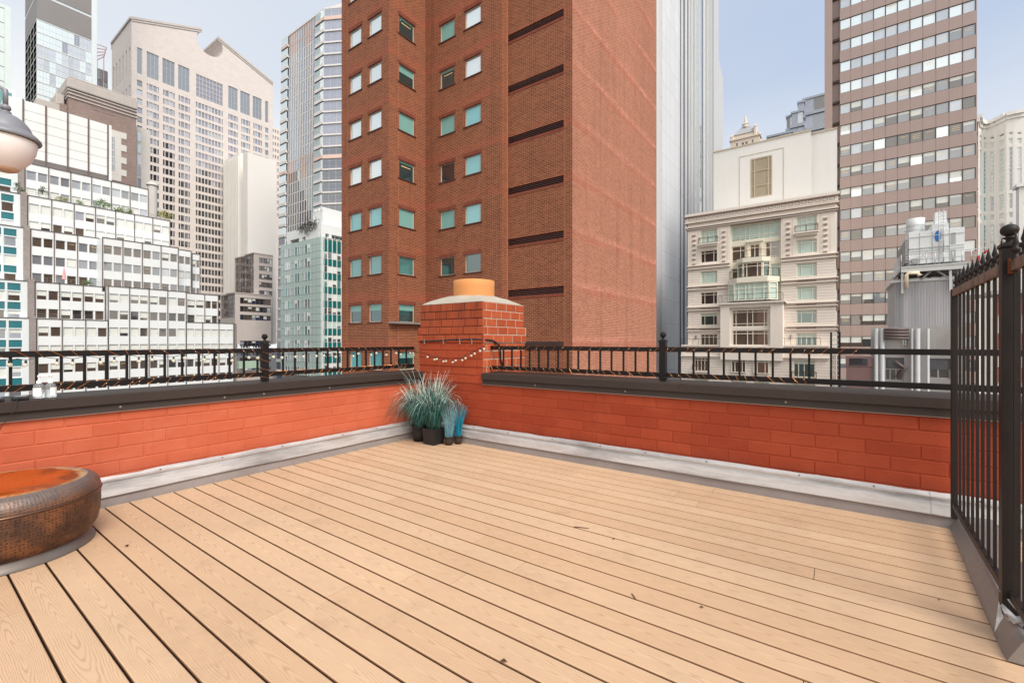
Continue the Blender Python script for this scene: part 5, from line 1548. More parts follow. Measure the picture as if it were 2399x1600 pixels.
# ================================================================== red brick tower
def red_tower():
    CH, CL = .125, .36
    FP = 115.2 / FOC * FY(26.4).d(1107)
    f3 = FY(26.4); zE = f3.z(1107, 479.5)                      # head of window row "e"
    def weather(m, cc, fac):
        z = m.sep(m.pos())[2]
        fr = m.math('FRACT', m.math('MULTIPLY', m.math('SUBTRACT', z, zE + .35), 1 / FP))
        nz = m.noise(.5, 4, .6); edge = m.math('MULTIPLY_ADD', m.math('SUBTRACT', nz, .5), .10, fr)
        band = m.ramp(edge, [(0.0, .9), (0.05, 1), (0.14, .5), (0.19, 0)])
        patch = m.ramp(m.noise(.22, 3, .5, m.mapped(1, 1, .8, None, (5, 3, 9))), [(0.35, 0.15), (0.62, 1)])
        redcol = m.mix(fac, lin(190, 82, 60, .8), lin(206, 130, 108, .8))
        gr = m.ramp(m.noise(2.2, 4, .8, m.mapped(1, 1, 3)), [(0.4, .25), (0.6, 1)])
        cc = m.mix(m.math('MULTIPLY', m.math('MULTIPLY', band, gr), m.math('MULTIPLY', patch, .6)), cc, redcol)
        bl = m.ramp(m.noise(.13, 4, .6, m.mapped(1, 1, .35)), [(0.4, 0), (0.75, 1)])
        cc = m.mix(m.math('MULTIPLY', bl, .18), cc, lin(120, 66, 46, .8))
        sk = m.ramp(m.noise(1.0, 5, .7, m.mapped(1.6, 1.6, .05)), [(.52, 0), (.72, 1)])
        return m.mix(m.math('MULTIPLY', sk, .28), cc, lin(84, 46, 34, .8))
    br = bricks('tower_brick', lin(156, 88, 61, .77), lin(122, 65, 46, .77), lin(196, 146, 112, .80), CL, CH, .026, .5, .85, weather, .15, .10, .01, 30)
    # the flank's brick is coloured lighter for its stronger light, plus lime wash streaks
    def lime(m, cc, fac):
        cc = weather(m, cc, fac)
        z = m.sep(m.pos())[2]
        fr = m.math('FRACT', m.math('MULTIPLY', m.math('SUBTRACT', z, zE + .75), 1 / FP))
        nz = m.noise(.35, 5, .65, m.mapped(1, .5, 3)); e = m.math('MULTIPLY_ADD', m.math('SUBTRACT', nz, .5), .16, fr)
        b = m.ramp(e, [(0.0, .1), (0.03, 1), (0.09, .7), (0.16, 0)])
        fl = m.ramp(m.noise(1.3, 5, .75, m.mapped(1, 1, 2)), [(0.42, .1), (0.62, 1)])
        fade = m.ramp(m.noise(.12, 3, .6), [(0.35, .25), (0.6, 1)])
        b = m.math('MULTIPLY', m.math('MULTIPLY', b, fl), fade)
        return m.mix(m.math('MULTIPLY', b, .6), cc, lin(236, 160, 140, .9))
    br2 = bricks('tower_brick_lit_limed', lin(186, 117, 91, .84), lin(160, 94, 71, .84), lin(216, 172, 146, .86), CL, CH, .026, .5, .85, lime, .15, .08, .01, 30)
    sol = bricks('soldier_course', lin(140, 64, 44, .8), lin(116, 50, 36, .8), lin(170, 120, 98, .8), .1, 2.0, .02, .4)
    fr = plain('beige_window_frame', lin(208, 192, 178, .85), .5)
    jt = plain('joint_sealant', lin(178, 118, 90, .85), .7)
    lv = plain('brown_louver', lin(84, 50, 44, .9), .6, .1, .1)
    root = thing('red_brick_tower', 'big red brick tower with square windows and long louvre slots towering behind the chimney', 'building', (-15, 36, GROUND))
    f2 = FX(f3.s(996.8)); c1 = f2.s(910); f1 = FY(c1)
    fr_ = FX(f3.s(1175.7)); cl = fr_.s(1188.6); f4 = FY(cl); f5 = FX(f4.s(1341)); ye = f5.s(1537.6)
    TOP, BOT = 62.0, GROUND
    ZM = lambda x: 780 + x / 2.851
    hgt = 43.4 / FOC * f3.d(1107)
    rows = range(-6, 6)
    W = Wins(root, fr, sub=True)
    wall = {}
    spec = []  # which pane shows what, bottom to top
    look = {(1, 0): 'aqua aqua teal teal aqua sky sky sky sky sky sky'.split(), (1, 1): 'aqua aqua teal teal aqua sky sky sky sky sky sky'.split(),
            (2, 0): 'teal teal teal teal mint tealdark mint tealdark tealdark sky sky'.split(), (3, 0): 'teal teal teal tealdark mint dark mint tealdark mint sky sky'.split(), (3, 1): 'aqua aqua aqua tealdark aqua aqua aqua sky sky sky sky'.split()}
    R = random.Random(12)
    lint = []
    def face(fc, s0, s1, cols, idn):
        hs = []
        for ci, (a, b) in enumerate(cols):
            sa, sb = fc.s(a), fc.s(b)
            for q in range(-10, 12):
                z1 = zE + q * FP; z0 = z1 - hgt
                if z0 < BOT + 4 or z1 > TOP - 1: continue
                hs.append((sa, sb, z0, z1))
                L = look[(idn, ci)]; g = L[max(0, min(len(L) - 1, q + 4))]
                bl = 0; bk = 'tealblind'; lit = 0
                if g == 'mint': g = 'teal'; bl = .96
                elif g in ('teal',) and q < -1: g = 'tealdark'; bl = R.choice([.3, .35, .5])
                elif g == 'tealdark' and q > 0: lit = 1; bl = R.choice([0, .12, .4])
                if p_in(fc, sa, z0): W.add(fc, sa, sb, z0, z1, g, -.13, .05, (), (), bl, bk, .05, lit)
                lint.append((fc, sa, sb, z0, z1))
        m = MB(); m.holes(fc, s0, s1, BOT, TOP, hs, .17)
        m.build('wall', br, root)
    def p_in(fc, s, z):
        p = project(fc.P(s, z)); return p is not None and -80 < p[1] < 960
    s_left = f1.s(800.3)
    face(f1, s_left, f2.c, [(ZM(112), ZM(188)), (ZM(240), ZM(323))], 1)
    face(f2, c1, f3.c, [(ZM(443), ZM(544))], 2)
    face(f3, f2.c, fr_.c, [(ZM(717), ZM(811)), (ZM(882), ZM(986))], 3)
    m = MB(); m.rect(fr_, f3.c, cl, BOT, TOP); m.build('wall', br, root)
    W.finish()
    for fc, sa, sb, z0, z1 in lint:
        p = project(fc.P(sa, z1))
        if p is None or not -60 < p[1] < 900: continue
        m = MB(); m.box(fc, sa - .14, sb + .14, z1 + .003, z1 + .27, -.05, .035); m.build('soldier_lintel', sol, root)
        m = MB(); m.box(fc, sa - .16, sb + .16, z0 - .085, z0 - .003, -.1, .06); m.build('sill', lv, root)
    # louvre slots
    ua, ub = f4.s(1189.2), f4.s(ZM(1541)); lp = (ZM(1540) - 0) * 0
    zL = f4.z(ZM(1540), (430 / 2.851)); LP = None
    zl2 = f4.z(ZM(1540), 800 / 2.851); LP = zL - zl2; lh = (478 - 430) / 2.851 / FOC * f4.d(ZM(1540))
    hs = []
    for q in range(-12, 5):
        z1 = zL + q * LP; z0 = z1 - lh
        if z1 < TOP - 1 and z0 > BOT + 1: hs.append((ua + .02, ub, z0, z1))
    m = MB(); m.holes(f4, f4.s(1188.6), f5.c, BOT, TOP, hs, .30); m.build('wall', br, root)
    for a, b, z0, z1 in hs:
        p = project(f4.P(b, z1))
        if p is None or not -60 < p[1] < 940: continue
        m = MB(); m.rect(f4, a, b, z0, z1, -.29)
        lvr = m.build('louver_slot', G['dark'], root)
        for i in range(4):
            k = MB(); zz = lerp(z0, z1, (i + .3) / 4)
            k.quad([f4.P(a, zz, -.03), f4.P(b, zz, -.03), f4.P(b, zz + lh * .13, -.16), f4.P(a, zz + lh * .13, -.16)]); k.quad([f4.P(a, zz - .045, -.03), f4.P(b, zz - .045, -.03), f4.P(b, zz, -.03), f4.P(a, zz, -.03)])
            k.build('blade', lv, lvr)
        m = MB(); m.box(f4, a, b, z0 - .2, z0 - .003, -.05, .02); m.build('soldier_lintel', sol, root)
    # movement joints
    for fc, px in ((f4, ZM(1546)), (f1, ZM(94)), (f2, ZM(437))):
        m = MB(); s = fc.s(px); m.box(fc, s - .012, s + .012, BOT, TOP, .001, .006); m.build('movement_joint', jt, root)
    m = MB(); m.box(f4, f4.s(1188.6), f4.s(1188.6) + .05, BOT, TOP, .002, .05); m.build('downpipe', plain('pale_downpipe', lin(176, 116, 90), .5), root)
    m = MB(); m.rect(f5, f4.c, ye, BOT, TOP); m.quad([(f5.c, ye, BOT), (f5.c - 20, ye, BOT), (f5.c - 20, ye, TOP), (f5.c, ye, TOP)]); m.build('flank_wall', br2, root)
    m = MB(); m.wbox(s_left + .05, f5.c - .05, cl + .7, ye - .05, BOT, TOP + .2); m.wbox(s_left + .05, f2.c - .7, c1 + .7, cl + .69, BOT, TOP + .2); m.quad([(s_left, c1, BOT), (s_left, ye, BOT), (s_left, ye, TOP), (s_left, c1, TOP)]); m.build('core', br, root)
    # small parapet shelf with a guard bar low on the re-entrant corner
    a, b = f2.s(ZM(330 * 1.109)), f3.c
    m = MB(); z = f2.z(950, 755); m.box(f2, f2.s(910), f3.c, z - .16, z, .002, .45); m.build('ledge', M['louver'], root)
    m = MB()
    for h in (.25, .5): m.tube([f2.P(f2.s(928), z + h, .4), f2.P(f3.c, z + h, .4)], .012, 5)
    for q in (928, 950, 970): m.tube([f2.P(f2.s(q), z, .4), f2.P(f2.s(q), z + .5, .4)], .012, 5)
    m.build('guard_bar', lv, root)
red_tower()
# ================================================================== silver panel tower
def silver_tower():
    mt = N('silver_panel')
    co = mt.wallco(); t = mt.n('TexBrick'); t.offset = 0
    for k, v in (('Scale', 1.0), ('Brick Width', 3.1), ('Row Height', 5.1), ('Mortar Size', .03), ('Mortar Smooth', .1), ('Bias', 0)): t.inputs[k].default_value = v
    t.inputs['Color1'].default_value = lin(222, 224, 227, .86); t.inputs['Color2'].default_value = lin(215, 218, 222, .86); t.inputs['Mortar'].default_value = lin(150, 152, 156)
    mt.l(co, t.inputs['Vector'])
    n = mt.noise(.06, 3, .5, mt.mapped(1, 1, .2)); k = mt.math('MULTIPLY_ADD', n, .14, .93)
    mt.bsdf(mt.mix(1.0, t.outputs['Color'], mt.comb(k, k, k), 'MULTIPLY'), .5, .0, mt.bump(mt.noise(.25, 2), .2, .03), .35)
    S = mt.mat
    gv = plain('panel_groove', lin(134, 135, 140), .5, .1); gr = plain('grey_metal_panel', lin(200, 201, 203, .9), .5, .0, .05, .1)
    root = thing('silver_tower', 'tall silver panelled tower with vertical grooves rising behind the red brick flank', 'building', (-38, 120, GROUND))
    f = FX(-30.0); s0, s1 = f.s(1551.5), f.s(1672); T = 175.0
    m = MB(); m.box(f, s0, s1, GROUND, T, -20, 0); m.build('facade', S, root)
    a = f.P(s0, 0); R = 2.2; poly = []
    n = 6
    for i in range(n):
        p0, p1 = PI / 2 * i / n, PI / 2 * (i + 1) / n
        A = Vector((a.x - R + R * math.sin(p0), a.y - .01 - R * math.cos(p0) + R * 0, 0)); B = Vector((a.x - R + R * math.sin(p1), a.y - .01 - R * math.cos(p1), 0))
        sl = Slant(A, B); m = MB(); m.box(sl, .03, sl.w - .03, GROUND, T, -.5, 0); m.build('corner_rib', gr, root)
        for j in range(22):
            if i == 5: 
                k = MB(); z = EYE - 10 + j * 5.1; k.box(sl, .0, sl.w, z, z + .07, .001, .02); k.build('joint', gv, root)
    Z = lambda x: 1580 + x / 2.851
    for x, w in ((38, .3), (60, .5), (66, .2), (86, .35), (104, .6), (125, .8), (131, .3), (156, .7), (186, .3), (207, .9), (214, .4), (234, .8), (254, .5)):
        m = MB(); s = f.s(Z(x)); m.box(f, s - w * .5, s + w * .5, GROUND, T - 1, .002, .10 + w * .5); m.build('groove', gv if w < .55 else gr, root)
    for x0, x1 in ((132, 154), (158, 184), (216, 232)):
        m = MB(); m.rect(f, f.s(Z(x0)), f.s(Z(x1)), -10, T, .03); m.build('glass_strip', G['sky'], root)
    # darker rear wing that steps back at the top
    r2 = thing('grey_wing_tower', 'plain darker grey wing tower with a chipped shoulder behind the silver panels', 'building', (-40, 160, GROUND))
    f2 = FX(-29.2); a, b, c = f2.s(1672.4), f2.s(1683.5), f2.s(1694); zc = f2.z(1690, 175)
    m = MB(); m.box(f2, a, b, GROUND, T, -15, 0); m.build('wall', gr, r2)
    m = MB(); m.box(f2, b + .01, c, GROUND, zc, -15, 0); za = f2.z(1683, 155)
    A, B = [f2.P(b + .01, zc + .001, 0), f2.P(c, zc + .001, 0), f2.P(b + .01, za + 2, 0)], [f2.P(b + .01, zc + .001, -15), f2.P(c, zc + .001, -15), f2.P(b + .01, za + 2, -15)]
    m.quad(A); m.quad([A[1], B[1], B[2], A[2]]); m.build('shoulder', gr, r2)
silver_tower()

# ================================================================== ornate limestone apartment house
def limestone():
    C = 80.0; f = FY(C)
    ls = plain('limestone', lin(240, 230, 219, .90), .8, 0, .05, .4, .04, 5, .1, 10, .02, streak=.12)
    ru = bricks('rusticated_limestone', lin(241, 231, 220, .90), lin(236, 226, 215, .90), lin(176, 158, 146, .86), 60, .415, .045, .5, .8, None, .2, .05)
    cr = plain('cream_joinery', lin(240, 234, 216, .86), .5, 0, .03)
    ld = plain('brown_ledge_and_shade', lin(172, 146, 134, .86), .7); ir = plain('brown_iron', lin(92, 72, 64), .5, .2); dkr = plain('dark_iron', lin(60, 66, 64), .5, .2)  # this brown also colours the strips that draw shade under ledges and brackets
    root = thing('limestone_apartments', 'cream limestone apartment house with ledges, balconies and curved glass bay in the middle', 'building', (-10, 88, GROUND))
    O = lambda x: 1600 + x / 6.0316
    sx = lambda x: f.s(O(x))
    zL = lambda y: f.z(O(365), 440 + y / 6.0316)
    zC = lambda y: f.z(O(1020), 440 + y / 6.0316)
    s0, s1 = sx(68), sx(2160)
    PIT = zL(1180) - zL(1476)
    zW = [zL(1180) + PIT * i for i in (2, 1, 0, -1, -2, -3)]     # heads of window rows from the top
    HH = zL(1180) - zL(1350)
    ztop = zL(345)
    W = Wins(root, cr, sub=True)
    hs_t, hs_r = [], []
    L, Rr = (sx(250), sx(485)), (sx(1605), sx(1892))
    tops = ['teal', 'dark', 'teal', 'dark', 'tealdark', 'brown']; topsR = ['teal', 'teal', 'aqua', 'teal', 'tealdark', 'tealdark']
    for i, z1 in enumerate(zW):
        h = HH if i not in (0, 5) else HH + .45
        for k, (a, b) in enumerate((L, Rr)):
            g = (tops, topsR)[k][i]; bl = .93 if g in ('teal', 'aqua') else (.25 if g == 'tealdark' else 0)
            q = (a, b, z1 - h, z1); (hs_t if i < 2 else hs_r).append(q)
            if i in (0, 5): W.add(f, *q, g, -.28, .10, (.24, .5, .76), (.80,), bl, 'mint', .1)
            else: W.add(f, *q, g, -.28, .10, (.24, .78), (.78,), bl, 'mint', .1)
    zmid = zW[2] + .62; zterr = zC(1045 + 1206)
    cb0, cb1 = sx(668), sx(1385)
    # upper two storeys plain, the rest rusticated
    m = MB(); m.holes(f, s0, cb0, zmid, ztop - .4, [q for q in hs_t if q[0] < cb0], .32); m.holes(f, cb1, s1, zmid, ztop - .4, [q for q in hs_t if q[0] > cb1], .32); m.rect(f, cb0, cb1, zC(470), ztop - .4); 
    m.build('upper_wall', ls, root)
    for wa_, wb_ in ((s0, cb0), (cb1, s1)):
        m = MB(); m.holes(f, wa_, wb_, zterr, zmid - .001, [q for q in hs_r if wa_ < q[0] < wb_], .32); m.build('rusticated_wall', ru, root)
    e = FX(s1); m = MB(); m.rect(e, C, C + 14, GROUND, ztop - .4); m.wbox(s0, s1 - .05, C + .8, C + 14, GROUND, ztop - .5); m.quad([(s0, C, GROUND), (s0, C + 14, GROUND), (s0, C + 14, ztop), (s0, C, ztop)]); m.build('side_wall', ru, root)
    # crowning cornice with its row of square coffers
    zfr, zlg = zL(455), zL(530)
    m = MB(); m.box(f, s0 - .35, s1 + .45, ztop - .4, ztop, -2, .5); m.box(f, s0 - .2, s1 + .3, zfr, ztop - .402, -2, .28); m.build('cornice', ls, root)
    for z, o, t in ((ztop - .44, .54, .07), (zfr - .10, .42, .16), (zlg, .38, .16), (zlg - .32, .25, .12)):
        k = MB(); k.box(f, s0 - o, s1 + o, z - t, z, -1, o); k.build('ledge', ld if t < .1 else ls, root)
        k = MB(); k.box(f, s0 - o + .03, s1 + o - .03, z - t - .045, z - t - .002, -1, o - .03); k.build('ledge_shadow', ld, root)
    nc = 24
    for i in range(nc):
        a, b = lerp(s0, s1, (i + .14) / nc), lerp(s0, s1, (i + .86) / nc); z0, z1 = zfr + .2, ztop - .62
        k = MB(); t = .045
        k.box(f, a, b, z1 - t, z1, .281, .31); k.box(f, a, b, z0, z0 + t, .281, .31); k.box(f, a, a + t, z0 + t, z1 - t, .281, .31); k.box(f, b - t, b, z0 + t, z1 - t, .281, .31); k.build('coffer', ld, root)
    # belt ledges on both wings, and round the corner
    for i in range(2, 6):
        for dz, o in ((1.12, .34), (.60, .24)):
            z = zW[i] + dz
            for a, b in ((s0 - .1, cb0 - .02), (cb1 + .02, s1 + o)):
                if i >= 4: a, b = (a, sx(528)) if a < cb0 else (sx(1462), b)
                k = MB(); k.box(f, a, b, z - .13, z, -.2, o); k.build('ledge', ls, root)
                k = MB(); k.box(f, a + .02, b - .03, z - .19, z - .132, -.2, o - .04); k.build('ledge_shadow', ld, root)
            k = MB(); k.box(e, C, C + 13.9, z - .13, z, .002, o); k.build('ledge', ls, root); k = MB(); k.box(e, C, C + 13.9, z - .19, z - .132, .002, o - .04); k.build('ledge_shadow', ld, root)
        if i > 2:
            for a, b in (L, Rr):
                k = MB(); n = 13
                for j in range(n): k.box(f, lerp(a, b, j / n), lerp(a, b, (j + .45) / n), zW[i] + .66, zW[i] + .92, .002, .06)
                k.build('dentil_panel', ld, root)
    # bracket blocks between the upper windows
    for x0, x1 in ((130, 185), (550, 605), (1452, 1520), (1980, 2050)):
        a, b = sx(x0), sx(x1); w = (b - a)
        k = MB(); p, q = a - w * .55, b + w * .55; t = .05
        zz0, zz1 = zW[1] - HH - .3, zW[0] + .1
        k.box(f, p, q, zz1 - t, zz1, .002, .04); k.box(f, p, p + t, zz0, zz1 - t, .002, .04); k.box(f, q - t, q, zz0, zz1 - t, .002, .04); k.build('pilaster_moulding', ls, root)
        for j in range(7):
            z = lerp(zz1 - .75, zz0 + .35, j / 6)
            k = MB(); P = [(a, z), (b, z), (b - w * .28, z - .2), (a + w * .28, z - .2)]
            F = [f.P(s, zz, .24 if n < 2 else .05) for n, (s, zz) in enumerate(P)]; B = [f.P(s, zz, .002) for s, zz in P]
            k.quad(F[::-1]); [k.quad([F[n], F[(n + 1) % 4], B[(n + 1) % 4], B[n]]) for n in range(4)]; k.build('bracket_block', ls if j < 6 else ls, root)
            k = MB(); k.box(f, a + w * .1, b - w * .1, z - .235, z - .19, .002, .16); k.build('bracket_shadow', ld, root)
    # little iron balconies at the top windows
    def balcony(a, b, z, o, h=1.0, mt=ir, bays=2, fc=f):
        k = MB(); k.box(fc, a - .25, b + .25, z - .18, z, .002, o + .12); k.box(fc, a - .1, b + .1, z - .5, z - .182, .002, o - .15); sl = k.build('balcony_slab', ls, root)
        r = MB()
        for zz in (z + .12, z + h * .82, z + h):
            r.tube([fc.P(a - .15, zz, .02), fc.P(a - .15, zz, o), fc.P(b + .15, zz, o), fc.P(b + .15, zz, .02)], .035, 4)
        n = bays
        for j in range(n + 1):
            s = lerp(a - .15, b + .15, j / n); r.tube([fc.P(s, z, o), fc.P(s, z + h, o)], .05, 4)
        r.tube([fc.P(a + .1, z + .1, o), fc.P(a + .1, z + h, o)], .03, 4); r.tube([fc.P(b - .1, z + .1, o), fc.P(b - .1, z + h, o)], .03, 4)
        r.build('balcony_rail', mt, root)
    balcony(*L, zW[0] - HH - .42, .75); balcony(*Rr, zW[0] - HH - .42, .75)
    # ---------------- middle bay
    fr = f.off(-.55)
    rx = lambda x: fr.s(O(x))
    hs = [(rx(682), rx(1375), zC(718), zC(497)), (rx(688), rx(882), zC(1030), zC(790)), (rx(1163), rx(1376), zC(1005), zC(775)), (rx(690), rx(772), zC(1260), zC(1110)), (rx(1245), rx(1376), zC(1290), zC(1090)), (rx(945), rx(1085), zC(1000), zC(790))]
    m = MB(); m.holes(fr, rx(660), rx(1392), zC(1300), zC(470), hs, .25)
    for s in (cb0, cb1): m.quad([f.P(s, zC(1300), 0), f.P(s, zC(470), 0), f.P(s, zC(470), -.56), f.P(s, zC(1300), -.56)])
    m.rect(fr, rx(660), rx(1392), zterr, zC(1300) - .001); m.quad([f.P(cb0, zC(470), 0), f.P(cb1, zC(470), 0), f.P(cb1, zC(470), -.56), f.P(cb0, zC(470), -.56)]); m.build('bay_wall', cr, root)
    W.add(fr, *hs[0], 'teal', -.22, .12, (.185, .295, .39, .575, .675, .80), (.27, .80), .9, 'mint', .12)
    W.add(fr, *hs[1], 'brown', -.22, .12, (.64,), (.12, .72)); W.add(fr, *hs[2], 'brown', -.22, .12, (.36,), (.12, .66))
    W.add(fr, *hs[3], 'brown', -.22, .1, (), (.72,)); W.add(fr, *hs[4], 'teal', -.22, .1, (), (.75,), .9, 'mint'); W.add(fr, *hs[5], 'brown', -.1, .14, (.5,), (.78,))
    k = MB(); k.box(fr, rx(900), rx(1135), zC(760), zC(735), .002, .5); k.box(fr, rx(915), rx(943), zC(1000), zC(762), .002, .22); k.box(fr, rx(1087), rx(1120), zC(1000), zC(762), .002, .22); k.box(fr, rx(944), rx(1086), zC(788), zC(762), .002, .22); k.build('door_surround', cr, root)
    for x in (916, 1108): k = MB(); k.box(fr, rx(x - 8), rx(x + 8), zC(905), zC(830), .224, .36); k.build('wall_lamp', plain('warm_lamp_glass', lin(236, 190, 160), .4), root)
    def deck_poly(xa, xb, o, z0, z1, ch, mt, name):
        a, b = rx(xa), rx(xb); c = ch
        pl = [(a, fr.c), (a, fr.c - (o - c)), (a + c, fr.c - o), (b - c, fr.c - o), (b, fr.c - (o - c)), (b, fr.c)]
        k = MB(); k.prism([(p[0], p[1]) for p in pl], z0, z1); k.build(name, mt, root); return pl
    def rail(pl, z, h, bays, mt=dkr):
        k = MB(); pts = [Vector((p[0], p[1], 0)) for p in pl]
        for zz in (z + .1, z + h): k.tube([p + Vector((0, 0, zz)) for p in pts], .03, 4)
        for a, b in zip(pts, pts[1:]):
            n = max(1, int((b - a).length / bays))
            for j in range(n + 1): q = a.lerp(b, j / n); k.tube([q + Vector((0, 0, z)), q + Vector((0, 0, z + h))], .025, 4)
        k.build('balcony_rail', mt, root)
    pl = deck_poly(775, 1245, 2.0, zC(1062), zC(1000), 1.0, cr, 'bay_roof'); rail([(lerp(p[0], (pl[0][0] + pl[-1][0]) / 2, .12), p[1] + .2) for p in pl], zC(1000), 1.15, .9)
    # glazed bay on the third floor
    def glazed(xa, xb, o, ch, z0, z1, g, nv, nh, mids):
        a, b = rx(xa), rx(xb); y = fr.c
        P = [(a, y), (a, y - (o - ch)), (a + ch, y - o), (b - ch, y - o), (b, y - (o - ch)), (b, y)]
        for i in range(5):
            sl = Slant(P[i], P[i + 1])
            if sl.w < .15: continue
            gg = g if i == 2 else mids
            W.add(sl, 0, sl.w, z0, z1, gg, -.05, .14, nv if i == 2 else (), nh, .9 if gg == 'teal' else 0, 'mint', .14)
        k = MB(); k.prism([(lerp(p[0], (a + b) / 2, .06), lerp(p[1], y, .06)) for p in P], z0, z1); k.build('bay_core', G['brown'], root)
    glazed(785, 1235, 1.6, .9, zC(1272), zC(1066), 'brown', (.2, .75), (.75,), 'tealdark')
    pl = deck_poly(668, 1372, 2.6, zC(1352), zC(1280), 1.4, cr, 'bay_roof'); rail([(lerp(p[0], (pl[0][0] + pl[-1][0]) / 2, .03), p[1] + .15) for p in pl], zC(1280), 1.25, .8)
    glazed(665, 1345, 2.3, 1.0, zC(1598), zC(1356), 'teal', (.13, .33, .44, .58, .86), (.68,), 'teal')
    # projecting portal with two great windows
    PO = f.off(2.2); qx = lambda x: PO.s(O(x)); zP = lambda y: PO.z(O(950), 640 + y / 6.0316)
    a, b = qx(528), qx(1410); wa, wb = qx(660), qx(1235)
    h1, h2 = (qx(686), qx(1217), zP(758), zP(510)), (qx(688), qx(1219), zP(1022), zP(803))
    m = MB(); m.holes(PO, a, b, zterr - 2, zP(428), [(wa, wb, zP(1030), zP(480))], .5)
    P2 = PO.off(-.5); m.holes(P2, wa, wb, zP(1030), zP(480), [h1, h2], .25)
    for s in (a, b): m.quad([PO.P(s, zterr - 2, 0), PO.P(s, zP(428), 0), PO.P(s, zP(428), -2.75), PO.P(s, zterr - 2, -2.75)])
    m.build('portal', ls, root)
    k = MB(); k.box(PO, a - .35, b + .35, zP(428) + .002, zP(428) + .22, -2.9, .35); k.box(PO, a - .12, b + .12, zP(428) - .25, zP(428), .002, .14); k.build('portal_cornice', ls, root)
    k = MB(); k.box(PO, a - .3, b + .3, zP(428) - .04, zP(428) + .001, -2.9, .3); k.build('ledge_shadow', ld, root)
    W.add(P2, *h1, 'brown', -.2, .13, (.105, .415, .56, .865), (.19, .85), 0, 'blind', .12); W.add(P2, *h2, 'brown', -.2, .13, (.105, .415, .56, .865), (.77,), 0, 'blind', .12)
    rp = [(a - .2, PO.c + 2.2), (a - .2, PO.c - .1), (b - .1, PO.c - .1), (b - .1, PO.c + 2)]; rail(rp, zP(428) + .22, 1.25, 1.9)
    # terrace, and the lower storeys that stand forward
    Lo = f.off(1.7); lx = lambda x: Lo.s(O(x)); zQ = lambda y: Lo.z(O(950), 640 + y / 6.0316)
    ls0, ls1 = lx(-25), lx(2075)
    hs = [(lx(160), lx(352), zQ(1405), zQ(1205)), (lx(685), lx(893), zQ(1410), zQ(1213)), (lx(998), lx(1218), zQ(1415), zQ(1213)), (lx(1560), lx(1868), zQ(1445), zQ(1215))]
    hs2 = [(x0, x1, z0 - PIT, z1 - PIT) for x0, x1, z0, z1 in hs]
    m = MB(); m.holes(Lo, ls0, ls1, GROUND, zterr + .1, hs + hs2, .3); m.build('lower_wall', ru, root)
    m = MB(); m.box(Lo, ls0 + .05, ls1 - .05, zterr + .101, zterr + .35, -1.7, .2); m.box(Lo, ls0, ls1, zQ(1190), zQ(1170), .002, .3); m.wbox(ls0 + .02, ls1 - .02, C - 1.3, C + .7, GROUND, zterr - .01); m.build('terrace_edge', ls, root)
    m = MB(); m.box(Lo, lx(575), lx(1345), zQ(1470), zQ(1200), .002, .16); mid = m
    for i, q in enumerate(hs): W.add(Lo, *q, ['brown', 'brown', 'brown', 'tealdark'][i], -.02 if i in (1, 2) else -.26, .12, (.24, .5, .76) if i in (0, 3) else (.25, .75), (.80,), [0, 0, .2, .2][i], 'mint', .22 if i in (1, 2) else .1)
    for i, q in enumerate(hs2): W.add(Lo, *q, 'tealdark', -.26, .12, (.25, .75), (.8,), .3, 'mint', .1)
    balcony(hs[0][0], hs[0][1], hs[0][2], .6, 1.0, ir, 4, Lo); balcony(hs[3][0], hs[3][1], hs[3][2] - .1, .6, 1.0, ir, 4, Lo)
    for xa, xb in ((-20, 560), (1355, 1945)):
        k = MB(); z = zterr + .36
        k.tube([Lo.P(lx(xa), z + 1.0, .05), Lo.P(lx(xb), z + 1.0, .05)], .03, 4)
        for j in range(8): s = lerp(lx(xa), lx(xb), j / 7); k.tube([Lo.P(s, z, .05), Lo.P(s, z + 1.0, .05)], .025, 4)
        k.build('terrace_rail', dkr, root)
    for x in (186, 1522):
        k = MB(); k.box(f, sx(x - 9), sx(x + 9), zW[5] - .85, zW[5] - .2, .002, .25); k.build('wall_lamp', plain('grey_lamp_box', lin(140, 132, 128), .4), root)
    W.finish()
limestone()

